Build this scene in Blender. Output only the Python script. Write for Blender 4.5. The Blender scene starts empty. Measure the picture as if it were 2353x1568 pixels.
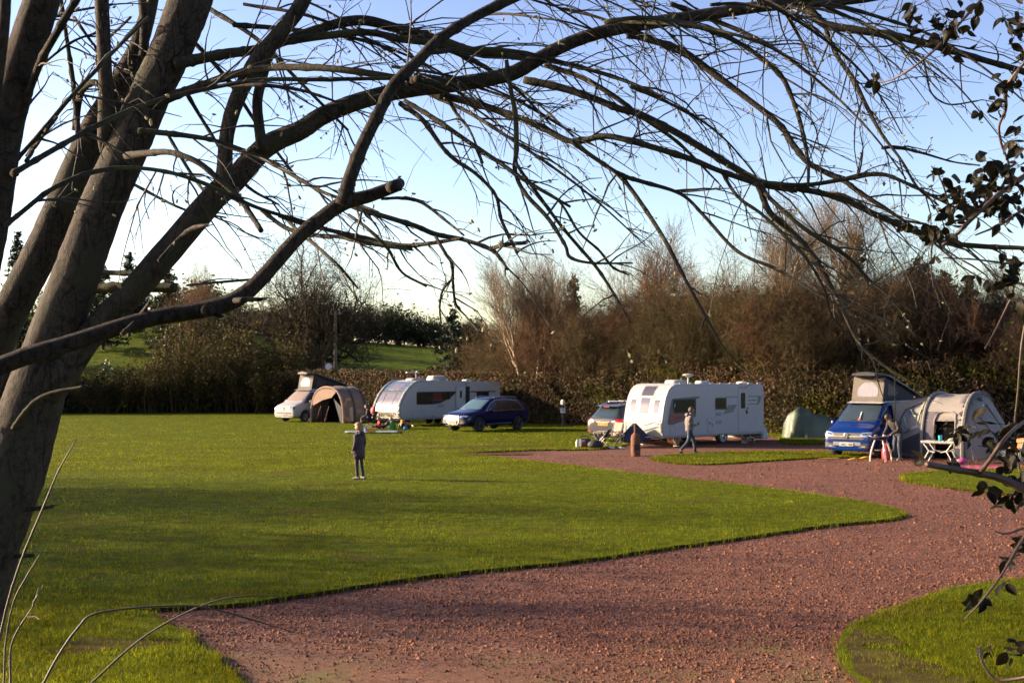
import bpy, bmesh, math, random
import numpy as np
from mathutils import Vector, Matrix, Quaternion
from mathutils.bvhtree import BVHTree
from mathutils.geometry import delaunay_2d_cdt, tessellate_polygon

sc = bpy.context.scene
COL = sc.collection
# ------------------------------------------------------------------ camera, sky, sun, exposure
CZ, FPX, HZN = 2.96, 2900.0, 858.0          # eye height, focal length and horizon row of a 2352 px wide picture
TH = math.atan((HZN - 784) / FPX)
cam_d = bpy.data.cameras.new('camera'); cam = bpy.data.objects.new('camera', cam_d); COL.objects.link(cam)
cam.location = (0, 0, CZ); cam.rotation_euler = (math.pi / 2 + TH, 0, 0)
cam_d.sensor_width = 36; cam_d.lens = 36 * FPX / 2352
cam_d.clip_start = 0.05; cam_d.clip_end = 5000
cam_d.dof.use_dof = True; cam_d.dof.focus_distance = 7.5; cam_d.dof.aperture_fstop = 9.0
sc.camera = cam
SUN_EL = math.radians(17.5)
SUN_DIR = Vector((-math.cos(SUN_EL) * math.cos(math.radians(11.5)), math.cos(SUN_EL) * math.sin(math.radians(11.5)), math.sin(SUN_EL)))
sd = bpy.data.lights.new('sun', 'SUN'); sd.energy = 5.0; sd.angle = math.radians(0.55); sd.color = (1.0, 0.80, 0.56)
sun = bpy.data.objects.new('sun', sd); COL.objects.link(sun)
sun.rotation_euler = SUN_DIR.to_track_quat('Z', 'Y').to_euler()
w = bpy.data.worlds.new('World'); sc.world = w; w.use_nodes = True
nt = w.node_tree; nt.nodes.clear()
sky = nt.nodes.new('ShaderNodeTexSky'); sky.sky_type = 'NISHITA'; sky.sun_disc = False
sky.sun_elevation = SUN_EL; sky.sun_rotation = math.atan2(SUN_DIR.x, SUN_DIR.y)
sky.altitude = 60; sky.air_density = 1.0; sky.dust_density = 1.0; sky.ozone_density = 1.5
bg = nt.nodes.new('ShaderNodeBackground'); bg.inputs['Strength'].default_value = 0.039
ow = nt.nodes.new('ShaderNodeOutputWorld')
hs = nt.nodes.new('ShaderNodeHueSaturation'); hs.inputs['Saturation'].default_value = .86; hs.inputs['Hue'].default_value = .505
gm = nt.nodes.new('ShaderNodeGamma'); gm.inputs[1].default_value = 1.7
nt.links.new(sky.outputs[0], gm.inputs[0]); nt.links.new(gm.outputs[0], hs.inputs['Color']); tn = nt.nodes.new('ShaderNodeMix'); tn.data_type = 'RGBA'; tn.blend_type = 'MULTIPLY'; tn.inputs[0].default_value = 1; tn.inputs[7].default_value = (1.09, .965, .995, 1)
nt.links.new(hs.outputs[0], tn.inputs[6]); nt.links.new(tn.outputs[2], bg.inputs[0]); nt.links.new(bg.outputs[0], ow.inputs[0])
sc.view_settings.view_transform = 'Standard'; sc.view_settings.look = 'None'
sc.view_settings.exposure = 1.55; sc.view_settings.gamma = 1.0
sc.render.engine = 'CYCLES'
sc.cycles.use_denoising = True
sc.cycles.max_bounces = 5; sc.cycles.diffuse_bounces = 2; sc.cycles.glossy_bounces = 2; sc.cycles.transmission_bounces = 4
sc.cycles.transparent_max_bounces = 6; sc.cycles.caustics_reflective = False; sc.cycles.caustics_refractive = False

R = random.Random(7)
NR = np.random.default_rng(7)

def P(px, py, d):
    u = (px - 1176) / FPX; v = (784 - py) / FPX
    yd = math.cos(TH) - v * math.sin(TH); zd = math.sin(TH) + v * math.cos(TH)
    t = d / yd
    return Vector((u * t, d, CZ + zd * t))

def G(px, py, z=0.0):
    u = (px - 1176) / FPX; v = (784 - py) / FPX
    yd = math.cos(TH) - v * math.sin(TH); zd = math.sin(TH) + v * math.cos(TH)
    t = (z - CZ) / zd
    return Vector((u * t, yd * t, z))

# ------------------------------------------------------------------ materials
def _mat(name):
    m = bpy.data.materials.new(name); m.use_nodes = True
    nt = m.node_tree; nt.nodes.clear()
    o = nt.nodes.new('ShaderNodeOutputMaterial')
    return m, nt, o

def N(nt, t, **kw):
    n = nt.nodes.new(t)
    for k, v in kw.items():
        if k in n.inputs: n.inputs[k].default_value = v
        else: setattr(n, k, v)
    return n

def ramp(nt, fac, stops):
    r = nt.nodes.new('ShaderNodeValToRGB'); el = r.color_ramp.elements
    while len(el) < len(stops): el.new(0.5)
    for e, (p, c) in zip(el, stops): e.position = p; e.color = (*c, 1)
    nt.links.new(fac, r.inputs[0]); return r.outputs[0]

def mixc(nt, fac, a, b, mode='MIX'):
    m = nt.nodes.new('ShaderNodeMix'); m.data_type = 'RGBA'; m.blend_type = mode
    for s, v in ((m.inputs[0], fac), (m.inputs[6], a), (m.inputs[7], b)):
        if hasattr(v, 'links'): nt.links.new(v, s)
        elif isinstance(v, (int, float)): s.default_value = v
        else: s.default_value = (*v, 1)
    return m.outputs[2]

def noise(nt, scale, detail=4, rough=.55, coord='Object', stretch=None, dist=0.0):
    tc = nt.nodes.new('ShaderNodeTexCoord') if coord != 'Pos' else nt.nodes.new('ShaderNodeNewGeometry')
    src = tc.outputs['Position'] if coord == 'Pos' else tc.outputs[coord]
    if stretch:
        mp = nt.nodes.new('ShaderNodeMapping'); mp.inputs['Scale'].default_value = stretch
        nt.links.new(src, mp.inputs[0]); src = mp.outputs[0]
    n = nt.nodes.new('ShaderNodeTexNoise'); n.inputs['Scale'].default_value = scale
    n.inputs['Detail'].default_value = detail; n.inputs['Roughness'].default_value = rough
    n.inputs['Distortion'].default_value = dist
    nt.links.new(src, n.inputs['Vector']); return n.outputs[0]

def mat(name, col, rough=.6, metal=0.0, var=.18, scale=3.0, bump=0.0, bscale=40.0, spec=.5, coat=0.0, trans=0.0, sheen=0.0):
    """painted / cloth / metal surface with an uneven tone and an optional fine bump"""
    m, nt, o = _mat(name)
    b = nt.nodes.new('ShaderNodeBsdfPrincipled')
    f = noise(nt, scale, 6, .65)
    lo = tuple(c * (1 - var) for c in col); hi = tuple(min(1, c * (1 + var * .6)) for c in col)
    nt.links.new(ramp(nt, f, [(.28, lo), (.72, hi)]), b.inputs['Base Color'])
    b.inputs['Roughness'].default_value = rough; b.inputs['Metallic'].default_value = metal
    b.inputs['Specular IOR Level'].default_value = spec
    b.inputs['Coat Weight'].default_value = coat; b.inputs['Coat Roughness'].default_value = .08
    b.inputs['Sheen Weight'].default_value = sheen
    if bump:
        bn = nt.nodes.new('ShaderNodeBump'); bn.inputs['Strength'].default_value = bump; bn.inputs['Distance'].default_value = .02
        nt.links.new(noise(nt, bscale, 4, .6), bn.inputs['Height']); nt.links.new(bn.outputs[0], b.inputs['Normal'])
    out = b.outputs[0]
    if trans:
        t = nt.nodes.new('ShaderNodeBsdfTranslucent'); t.inputs[0].default_value = (*hi, 1)
        mx = nt.nodes.new('ShaderNodeMixShader'); mx.inputs[0].default_value = trans
        nt.links.new(out, mx.inputs[1]); nt.links.new(t.outputs[0], mx.inputs[2]); out = mx.outputs[0]
    nt.links.new(out, o.inputs[0]); return m

def leafy(name, a, b_, trans=.4, rough=.5, patch=.25, patch_cols=None, spec=.35):
    """many small blades, leaves or twigs in one mesh: each island gets its own tone"""
    m, nt, o = _mat(name)
    g = nt.nodes.new('ShaderNodeNewGeometry')
    c = ramp(nt, g.outputs['Random Per Island'], [(0, a), (1, b_)])
    if patch_cols:
        f = noise(nt, patch, 5, .6, 'Pos')
        c2 = ramp(nt, f, [(.40, (1, 1, 1)), (.62, patch_cols)])
        c = mixc(nt, 1.0, c, c2, 'MULTIPLY')
    b = nt.nodes.new('ShaderNodeBsdfPrincipled'); b.inputs['Roughness'].default_value = rough
    b.inputs['Specular IOR Level'].default_value = spec
    nt.links.new(c, b.inputs['Base Color']); out = b.outputs[0]
    if trans:
        t = nt.nodes.new('ShaderNodeBsdfTranslucent'); nt.links.new(c, t.inputs[0])
        mx = nt.nodes.new('ShaderNodeMixShader'); mx.inputs[0].default_value = trans
        nt.links.new(out, mx.inputs[1]); nt.links.new(t.outputs[0], mx.inputs[2]); out = mx.outputs[0]
    nt.links.new(out, o.inputs[0]); return m

def bark_mat(name, lo, hi, scale=9.0, lichen=None, cracks=0):
    m, nt, o = _mat(name)
    b = nt.nodes.new('ShaderNodeBsdfPrincipled'); b.inputs['Roughness'].default_value = .85
    b.inputs['Specular IOR Level'].default_value = .2
    f = noise(nt, scale, 8, .7, stretch=(1, 1, .35), dist=.4)
    c = ramp(nt, f, [(.30, lo), (.62, hi)])
    f2 = noise(nt, scale * 5, 5, .7)
    c = mixc(nt, .55, c, ramp(nt, f2, [(.40, tuple(x * .25 for x in lo)), (.55, hi)]), 'MIX')
    f4 = noise(nt, scale * 11, 3, .5, stretch=(1, 1, 2.2))
    c = mixc(nt, ramp(nt, f4, [(.33, (1, 1, 1)), (.40, (0, 0, 0))]), c, tuple(x * .12 for x in lo))
    if cracks:
        tc = nt.nodes.new('ShaderNodeTexCoord'); mp = nt.nodes.new('ShaderNodeMapping'); mp.inputs['Scale'].default_value = (1, 1, .28); mp.inputs['Rotation'].default_value = (0, .45, 0); nt.links.new(tc.outputs['Object'], mp.inputs[0])
        nz = nt.nodes.new('ShaderNodeTexNoise'); nz.inputs['Scale'].default_value = 6; nt.links.new(mp.outputs[0], nz.inputs['Vector'])
        ad = nt.nodes.new('ShaderNodeMix'); ad.data_type = 'RGBA'; ad.blend_type = 'LINEAR_LIGHT'; ad.inputs[0].default_value = .12; nt.links.new(mp.outputs[0], ad.inputs[6]); nt.links.new(nz.outputs['Color'], ad.inputs[7])
        vv = nt.nodes.new('ShaderNodeTexVoronoi'); vv.feature = 'DISTANCE_TO_EDGE'; vv.inputs['Scale'].default_value = cracks; nt.links.new(ad.outputs[2], vv.inputs['Vector'])
        c = mixc(nt, ramp(nt, vv.outputs[0], [(.0, (.85, .85, .85)), (.07, (0, 0, 0))]), c, tuple(x * .15 for x in lo))
    if lichen:
        f3 = noise(nt, 3.0, 4, .6)
        k = ramp(nt, f3, [(.50, (0, 0, 0)), (.66, (1, 1, 1))])
        c = mixc(nt, k, c, lichen)
    nt.links.new(c, b.inputs['Base Color'])
    bn = nt.nodes.new('ShaderNodeBump'); bn.inputs['Strength'].default_value = .9; bn.inputs['Distance'].default_value = .015
    nt.links.new(noise(nt, scale * 2.2, 8, .75, stretch=(1, 1, .4), dist=.6), bn.inputs['Height'])
    nt.links.new(bn.outputs[0], b.inputs['Normal'])
    nt.links.new(b.outputs[0], o.inputs[0]); return m

# ------------------------------------------------------------------ objects
def link(name, me, m=None, parent=None):
    o = bpy.data.objects.new(name, me); COL.objects.link(o)
    if m is not None:
        for x in (m if isinstance(m, (list, tuple)) else [m]): me.materials.append(x)
    if parent is not None: o.parent = parent
    return o

def tag(o, label=None, cat=None, group=None, kind=None):
    if label: o['label'] = label
    if cat: o['category'] = cat
    if group: o['group'] = group
    if kind: o['kind'] = kind
    return o

def thing(name, label, cat, loc=(0, 0, 0), rz=0.0, group=None):
    o = bpy.data.objects.new(name, None); COL.objects.link(o)
    o.location = loc; o.rotation_euler = (0, 0, rz); o.empty_display_size = .3
    return tag(o, label, cat, group)

def np_mesh(name, V, F, smooth=False):
    V = np.asarray(V, dtype=np.float32); F = np.asarray(F, dtype=np.int32)
    me = bpy.data.meshes.new(name); n, (mf, k) = len(V), F.shape
    me.vertices.add(n); me.vertices.foreach_set('co', V.ravel())
    me.loops.add(mf * k); me.loops.foreach_set('vertex_index', F.ravel())
    me.polygons.add(mf); me.polygons.foreach_set('loop_start', np.arange(mf, dtype=np.int32) * k)
    try: me.polygons.foreach_set('loop_total', np.full(mf, k, dtype=np.int32))
    except Exception: pass
    if smooth: me.polygons.foreach_set('use_smooth', np.ones(mf, dtype=bool))
    me.update(calc_edges=True); return me

class MB:
    """collects shapes; build() links them as ONE mesh object"""
    def __init__(s): s.v = []; s.f = []; s.mi = []; s.cur = 0
    def add(s, v, f, M=None):
        b = len(s.v)
        s.v += [tuple(M @ Vector(p)) if M is not None else tuple(p) for p in v]
        s.f += [[i + b for i in q] for q in f]; s.mi += [s.cur] * len(f); return s
    def box(s, c, size, rz=0.0, M=None, taper=1.0):
        x, y, z = (k / 2 for k in size)
        v = [(-x, -y, -z), (x, -y, -z), (x, y, -z), (-x, y, -z), (-x * taper, -y * taper, z), (x * taper, -y * taper, z), (x * taper, y * taper, z), (-x * taper, y * taper, z)]
        T = Matrix.Translation(c) @ Matrix.Rotation(rz, 4, 'Z')
        if M is not None: T = M @ T
        return s.add(v, [(0, 3, 2, 1), (4, 5, 6, 7), (0, 1, 5, 4), (1, 2, 6, 5), (2, 3, 7, 6), (3, 0, 4, 7)], T)
    def tube(s, pts, rad, n=8, cap=True, M=None):
        pts = [Vector(p) for p in pts]
        if not hasattr(rad, '__len__'): rad = [rad] * len(pts)
        V, F = tube_np(np.array([tuple(p) for p in pts]), np.array(rad, float), n)
        F = [list(map(int, q)) for q in F]
        if cap:
            k = len(pts); F.append(list(range(n))[::-1]); F.append([(k - 1) * n + i for i in range(n)])
        return s.add([tuple(p) for p in V], F, M)
    def bar(s, a, b, r, n=6, M=None): return s.tube([a, b], r, n, True, M)
    def lathe(s, prof, n=20, M=None):
        v = []; f = []
        for (r, z) in prof:
            for i in range(n):
                a = 2 * math.pi * i / n; v.append((r * math.cos(a), r * math.sin(a), z))
        for j in range(len(prof) - 1):
            for i in range(n):
                f.append((j * n + i, j * n + (i + 1) % n, (j + 1) * n + (i + 1) % n, (j + 1) * n + i))
        f.append(list(range(n))[::-1]); f.append([(len(prof) - 1) * n + i for i in range(n)])
        return s.add(v, f, M)
    def prism(s, poly, a, b, axis='y', M=None):
        """poly in the two other axes, extruded a..b along axis"""
        n = len(poly)
        def q(p, t):
            return (p[0], t, p[1]) if axis == 'y' else ((t, p[0], p[1]) if axis == 'x' else (p[0], p[1], t))
        v = [q(p, a) for p in poly] + [q(p, b) for p in poly]
        f = [list(range(n)), [n + i for i in range(n)][::-1]] + [(i, (i + 1) % n, n + (i + 1) % n, n + i) for i in range(n)]
        return s.add(v, f, M)
    def ball(s, c, r, n=10, sx=1, sy=1, sz=1, M=None):
        prof = [(max(1e-4, r * math.sin(math.pi * j / n)), -r * math.cos(math.pi * j / n)) for j in range(n + 1)]
        T = Matrix.Translation(c) @ Matrix.Diagonal((sx, sy, sz, 1))
        if M is not None: T = M @ T
        return s.lathe(prof, n + 4, T)
    def mesh(s, name, smooth=False, bevel=0.0, seg=2):
        me = bpy.data.meshes.new(name); me.from_pydata(s.v, [], s.f)
        bm = bmesh.new(); bm.from_mesh(me)
        for fc, i in zip(bm.faces, s.mi): fc.material_index = i
        bmesh.ops.recalc_face_normals(bm, faces=bm.faces)
        if bevel:
            es = [e for e in bm.edges if len(e.link_faces) == 2 and e.calc_face_angle(0) > .5]
            bmesh.ops.bevel(bm, geom=es, offset=bevel, segments=seg, affect='EDGES', clamp_overlap=True)
        bm.to_mesh(me); bm.free()
        if smooth: shade(me)
        return me
    def build(s, name, m, parent=None, smooth=False, bevel=0.0, seg=2):
        return link(name, s.mesh(name, smooth, bevel, seg), m, parent)

def shade(me, ang=40):
    for p in me.polygons: p.use_smooth = True
    try: me.set_sharp_from_angle(angle=math.radians(ang))
    except Exception: pass

def tube_np(pts, rad, n):
    k = len(pts)
    t = np.gradient(pts, axis=0) if k > 2 else np.repeat((pts[1:] - pts[:1]), 2, 0)
    t /= np.linalg.norm(t, axis=1, keepdims=True) + 1e-9
    ref = np.array([0., 0., 1.]) if abs(t[:, 2]).mean() < .8 else np.array([0., 1., 0.])
    a = np.cross(t, ref); a /= np.linalg.norm(a, axis=1, keepdims=True) + 1e-9
    b = np.cross(t, a)
    ph = np.arange(n) * 2 * np.pi / n
    V = pts[:, None, :] + rad[:, None, None] * (np.cos(ph)[None, :, None] * a[:, None, :] + np.sin(ph)[None, :, None] * b[:, None, :])
    V = V.reshape(-1, 3)
    i = np.arange(n); j = np.arange(k - 1)[:, None] * n
    F = np.stack([j + i, j + (i + 1) % n, j + n + (i + 1) % n, j + n + i], -1).reshape(-1, 4)
    return V, F

class NB:
    """numpy collector of quads (tubes, cards)"""
    def __init__(s): s.V = []; s.F = []; s.n = 0
    def add(s, V, F): s.V.append(V); s.F.append(F + s.n); s.n += len(V)
    def tube(s, pts, rad, n=4): s.add(*tube_np(np.asarray(pts, float), np.asarray(rad, float), n))
    def arrays(s): return np.concatenate(s.V), np.concatenate(s.F)
    def build(s, name, m, parent=None, smooth=True):
        V, F = s.arrays(); return link(name, np_mesh(name, V, F, smooth), m, parent)

def children(o): return [c for c in bpy.data.objects if c.parent == o]
def copy_tree(o, parent=None, kids=None):
    c = o.copy(); COL.objects.link(c); c.parent = parent
    for ch in list(o.children): copy_tree(ch, c)
    return c

def smooth_path(pts, m=6):
    """Catmull-Rom through rows of numbers"""
    p = np.array(pts, float); p = np.vstack([2 * p[0] - p[1], p, 2 * p[-1] - p[-2]]); out = []
    for i in range(1, len(p) - 2):
        for t in np.arange(m) / m:
            a, b, c, d = p[i - 1], p[i], p[i + 1], p[i + 2]
            out.append(.5 * ((2 * b) + (c - a) * t + (2 * a - 5 * b + 4 * c - d) * t * t + (3 * b - a - 3 * c + d) * t ** 3))
    out.append(p[-2]); return np.array(out)

def in_poly(x, y, poly):
    r = np.zeros(len(x), bool); n = len(poly)
    for i in range(n):
        x1, y1 = poly[i]; x2, y2 = poly[(i + 1) % n]
        c = (y1 > y) != (y2 > y)
        with np.errstate(divide='ignore', invalid='ignore'):
            r ^= c & (x < (x2 - x1) * (y - y1) / (y2 - y1 + 1e-12) + x1)
    return r
# ------------------------------------------------------------------ the ground
def spath(pts, m=5): return [tuple(q) for q in smooth_path(pts, m)]
LIP = 0.055
_lawn_px = [(600, 1600), (570, 1568), (485, 1495), (392, 1434), (322, 1397)]
_lawn_px2 = spath([(322, 1397), (430, 1391), (560, 1383), (750, 1355), (1000, 1318), (1300, 1288), (1600, 1247), (1880, 1207), (2020, 1193), (2068, 1184), (2072, 1174), (2010, 1156), (1800, 1124), (1500, 1090), (1250, 1061), (1120, 1047), (1030, 1041)])[1:]
_lawn_px3 = spath([(1030, 1041), (1120, 1036), (1230, 1032), (1330, 1031), (1405, 1027), (1440, 1016), (1462, 1000), (1520, 992), (1650, 994), (1785, 1002), (1800, 1016), (1890, 1017), (1960, 1003), (2150, 998), (2500, 1002)])[1:]
lawn_main = [G(*p).xy[:] for p in _lawn_px + _lawn_px2 + _lawn_px3]
lawn_main = lawn_main + [(60, 57), (200, 57), (200, 260), (-200, 260), (-200, 8.2), (-2.5, 8.2)]
lawn_tongue = [G(*p).xy[:] for p in spath([(1500, 1050), (1560, 1042), (1700, 1036), (1890, 1036), (1960, 1038), (1985, 1043), (1960, 1049), (1890, 1049), (1760, 1056), (1650, 1063), (1570, 1063), (1515, 1057), (1500, 1050)])[:-1]]
lawn_side = [G(*p).xy[:] for p in spath([(2420, 1072), (2300, 1076), (2190, 1078), (2105, 1084), (2073, 1092), (2096, 1106), (2190, 1119), (2265, 1128), (2420, 1140)])] + [(60, 30), (60, 39)]
lawn_corner = [G(*p).xy[:] for p in spath([(2440, 1313), (2352, 1326), (2210, 1345), (2060, 1392), (1955, 1438), (1926, 1480), (1938, 1530), (1998, 1580), (2080, 1640)])] + [(5.6, 8.2), (40, 8.2), (40, 19)]
def ragged(poly, seed):
    """uneven cut edge where it can be seen"""
    g = np.random.default_rng(seed); out = []
    for i, p in enumerate(poly):
        q = poly[(i + 1) % len(poly)]; L = math.hypot(q[0] - p[0], q[1] - p[1]); out.append(p)
        if L > 14 or max(p[1], q[1]) > 62 or max(abs(p[0]), abs(q[0])) > 24: continue
        n = int(L / .16); nx, ny = -(q[1] - p[1]) / (L + 1e-9), (q[0] - p[0]) / (L + 1e-9)
        for k in range(1, n):
            t = k / n; o = g.normal(0, .016) + .03 * math.sin(9 * (p[0] + q[0]) * t + k * .9) + .025 * math.sin(k * .37 + i)
            out.append((p[0] + (q[0] - p[0]) * t + nx * o, p[1] + (q[1] - p[1]) * t + ny * o))
    return out
lawn_main, lawn_tongue, lawn_side, lawn_corner = [ragged(pl, i) for i, pl in enumerate((lawn_main, lawn_tongue, lawn_side, lawn_corner))]
LAWNS = [lawn_main, lawn_tongue, lawn_side, lawn_corner]

def ground_mat(name, stops, scale, patch=None, bump=.6, bscale=60):
    m, nt, o = _mat(name)
    b = nt.nodes.new('ShaderNodeBsdfPrincipled'); b.inputs['Roughness'].default_value = .9; b.inputs['Specular IOR Level'].default_value = .03
    c = ramp(nt, noise(nt, scale, 8, .65, 'Pos'), stops)
    if patch:
        k = ramp(nt, noise(nt, patch[0], 5, .6, 'Pos', stretch=patch[2]), [(patch[3], (0, 0, 0)), (patch[3] + .14, (1, 1, 1))])
        c = mixc(nt, k, c, patch[1])
    nt.links.new(c, b.inputs['Base Color'])
    bn = nt.nodes.new('ShaderNodeBump'); bn.inputs['Strength'].default_value = bump; bn.inputs['Distance'].default_value = .05
    nt.links.new(noise(nt, bscale, 6, .7, 'Pos'), bn.inputs['Height']); nt.links.new(bn.outputs[0], b.inputs['Normal'])
    nt.links.new(b.outputs[0], o.inputs[0]); return m

M_turf = ground_mat('turf', [(.3, (.030, .042, .002)), (.55, (.080, .100, .004)), (.75, (.11, .108, .007))], 2.6, (.5, (.075, .050, .014), (1, 1.8, 1), .56))
M_soil = ground_mat('field_soil', [(.3, (.05, .06, .015)), (.7, (.07, .08, .02))], .4)

M_cut = ground_mat('cut_soil', [(.3, (.02, .013, .008)), (.7, (.05, .03, .018))], 6)

def gravel_material():
    m, nt, o = _mat('red_gravel')
    b = nt.nodes.new('ShaderNodeBsdfPrincipled'); b.inputs['Roughness'].default_value = .85; b.inputs['Specular IOR Level'].default_value = .25
    g = nt.nodes.new('ShaderNodeNewGeometry')
    vo = nt.nodes.new('ShaderNodeTexVoronoi'); vo.inputs['Scale'].default_value = 26
    nt.links.new(g.outputs['Position'], vo.inputs['Vector'])
    sep = nt.nodes.new('ShaderNodeSeparateColor'); nt.links.new(vo.outputs['Color'], sep.inputs[0])
    c = ramp(nt, sep.outputs[0], [(0, (.040, .014, .009)), (.45, (.12, .041, .024)), (.8, (.18, .074, .037)), (1, (.20, .115, .08))])
    c = mixc(nt, 1.0, c, ramp(nt, noise(nt, .33, 5, .65, 'Pos', stretch=(1, 1.6, 1)), [(.32, (.72, .72, .74)), (.66, (1.15, 1.08, 1.02))]), 'MULTIPLY')
    # bare trodden earth near the entrance, patches of moss
    sx = nt.nodes.new('ShaderNodeSeparateXYZ'); nt.links.new(g.outputs['Position'], sx.inputs[0])
    n1 = noise(nt, .55, 6, .6, 'Pos')
    ma = nt.nodes.new('ShaderNodeMath'); ma.operation = 'MULTIPLY_ADD'; nt.links.new(n1, ma.inputs[0]); ma.inputs[1].default_value = 7.0
    nt.links.new(sx.outputs[1], ma.inputs[2])
    mr = nt.nodes.new('ShaderNodeMapRange'); mr.inputs[1].default_value = 18.2; mr.inputs[2].default_value = 15.4
    nt.links.new(ma.outputs[0], mr.inputs[0])
    earth = ramp(nt, noise(nt, 9, 7, .7, 'Pos'), [(.3, (.10, .046, .020)), (.7, (.20, .098, .046))])
    c = mixc(nt, mr.outputs[0], c, earth)
    moss = ramp(nt, noise(nt, .8, 5, .65, 'Pos'), [(.50, (0, 0, 0)), (.62, (.85, .85, .85))])
    mm = nt.nodes.new('ShaderNodeMath'); mm.operation = 'MULTIPLY'; nt.links.new(moss, mm.inputs[0]); nt.links.new(mr.outputs[0], mm.inputs[1])
    c = mixc(nt, mm.outputs[0], c, (.11, .10, .018))
    nt.links.new(c, b.inputs['Base Color'])
    bn = nt.nodes.new('ShaderNodeBump'); bn.inputs['Strength'].default_value = .55; bn.inputs['Distance'].default_value = .02
    nt.links.new(noise(nt, 34, 6, .75, 'Pos'), bn.inputs['Height']); nt.links.new(bn.outputs[0], b.inputs['Normal'])
    nt.links.new(b.outputs[0], o.inputs[0]); return m
M_gravel = gravel_material()

def sheet(name, pts, z, m):
    me = bpy.data.meshes.new(name); me.from_pydata([(x, y, z) for x, y in pts], [], [tuple(range(len(pts)))]); me.update()
    return tag(link(name, me, m), kind='structure')
sheet('ground', [(-1500, -60), (1500, -60), (1500, 3000), (-1500, 3000)], -LIP - .02, M_soil)
sheet('gravel_drive', [(-9, 8), (45, 8), (45, 62), (-9, 62)], -LIP, M_gravel)

def slab(name, poly):
    tri = tessellate_polygon([[Vector((x, y, 0)) for x, y in poly]])
    n = len(poly); v = [(x, y, 0.0) for x, y in poly] + [(x, y, -LIP - .01) for x, y in poly]
    f = [tuple(t) for t in tri] + [(i, (i + 1) % n, n + (i + 1) % n, n + i) for i in range(n)]
    me = bpy.data.meshes.new(name); me.from_pydata(v, [], f)
    bm = bmesh.new(); bm.from_mesh(me); bmesh.ops.recalc_face_normals(bm, faces=bm.faces)
    for fc in bm.faces:
        if len(fc.verts) == 3 and fc.normal.z < 0: fc.normal_flip()
        fc.material_index = 1 if abs(fc.normal.z) < .5 else 0
    bm.to_mesh(me); bm.free()
    return tag(link(name, me, [M_turf, M_cut]), kind='structure')
for nm, pl in (('lawn', lawn_main), ('lawn_tongue', lawn_tongue), ('lawn_verge', lawn_side), ('lawn_corner', lawn_corner)): slab(nm, pl)

# the grassy bank the photographer stands on (below the frame)
me = bpy.data.meshes.new('bank'); gx, gy = np.meshgrid(np.linspace(-22, 22, 45), np.linspace(-30, 8.6, 40))
gz = 1.3 * np.clip((8.4 - gy) / 5.0, 0, 1) ** 1.5 - .02
V = np.stack([gx, gy, gz], -1).reshape(-1, 3); ii = np.arange(39)[:, None] * 45 + np.arange(44)
tag(link('bank', np_mesh('bank', V, np.stack([ii, ii + 1, ii + 46, ii + 45], -1).reshape(-1, 4), True), M_turf), kind='structure')

# hillside field beyond the hedge
def hill_z(x, y):
    t = np.clip((y - 97) / 75.0, 0, 1); t = t * t * (3 - 2 * t)
    far = np.clip((y - 172) / 200, 0, 1)
    side = 6.3 + .085 * np.clip(-9 - x, 0, 90) - .03 * np.clip(x + 9, 0, 60)
    return t * side + far * 3.0 - .12 * (1 - t)
gx, gy = np.meshgrid(np.linspace(-260, 260, 131), np.concatenate([np.linspace(95, 190, 60), np.linspace(195, 480, 30)]))
gz = hill_z(gx, gy) + .12 * np.sin(gx * .9 + gy * .35) * np.clip((gy - 100) / 20, 0, 1) * .5
V = np.stack([gx, gy, gz], -1).reshape(-1, 3); ii = np.arange(89)[:, None] * 131 + np.arange(130)
M_field = ground_mat('field_grass', [(.3, (.035, .060, .006)), (.5, (.075, .10, .010)), (.7, (.13, .145, .016))], 1.1, bump=1.6, bscale=3.2)
tag(link('hill', np_mesh('hill', V, np.stack([ii, ii + 1, ii + 132, ii + 131], -1).reshape(-1, 4), True), M_field), kind='structure')

# grass blades and gravel stones that can be seen near by: stuff
def scatter_screen(n, y0, y1, x0=-250, x1=2600, pw=1.0):
    px = NR.uniform(x0, x1, n); py = y0 + (y1 - y0) * NR.random(n) ** pw
    u = (px - 1176) / FPX; v = (784 - py) / FPX
    yd = math.cos(TH) - v * math.sin(TH); zd = math.sin(TH) + v * math.cos(TH)
    t = -CZ / zd
    return u * t, yd * t
MUD = [(G(1010, 1029), 2.6, .50, .12), (G(1110, 1040.5), 2.3, .30, .05), (G(1160, 1024), 2.0, .45, .1), (G(930, 1019), 1.6, .4, .2), (G(985, 1041), 1.3, .22, .1), (G(1965, 1505), .55, .9, .3), (G(1950, 1462), .5, .5, .2), (G(2035, 1560), .7, .4, .3), (G(250, 1480), .6, .35, .2)]
def mud_mask(x, y):
    r = np.zeros(len(x), bool)
    for (c, a, b, t) in MUD:
        u = (x - c.x) * math.cos(t) + (y - c.y) * math.sin(t); v = -(x - c.x) * math.sin(t) + (y - c.y) * math.cos(t); ph = np.arctan2(v / b, u / a)
        r |= (u / a) ** 2 + (v / b) ** 2 < (1 + .22 * np.sin(3 * ph + c.x) + .15 * np.sin(7 * ph + c.y)) ** 2
    return r
def lawn_mask(x, y):
    r = np.zeros(len(x), bool)
    for pl in LAWNS: r |= in_poly(x, y, pl)
    return r
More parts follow.
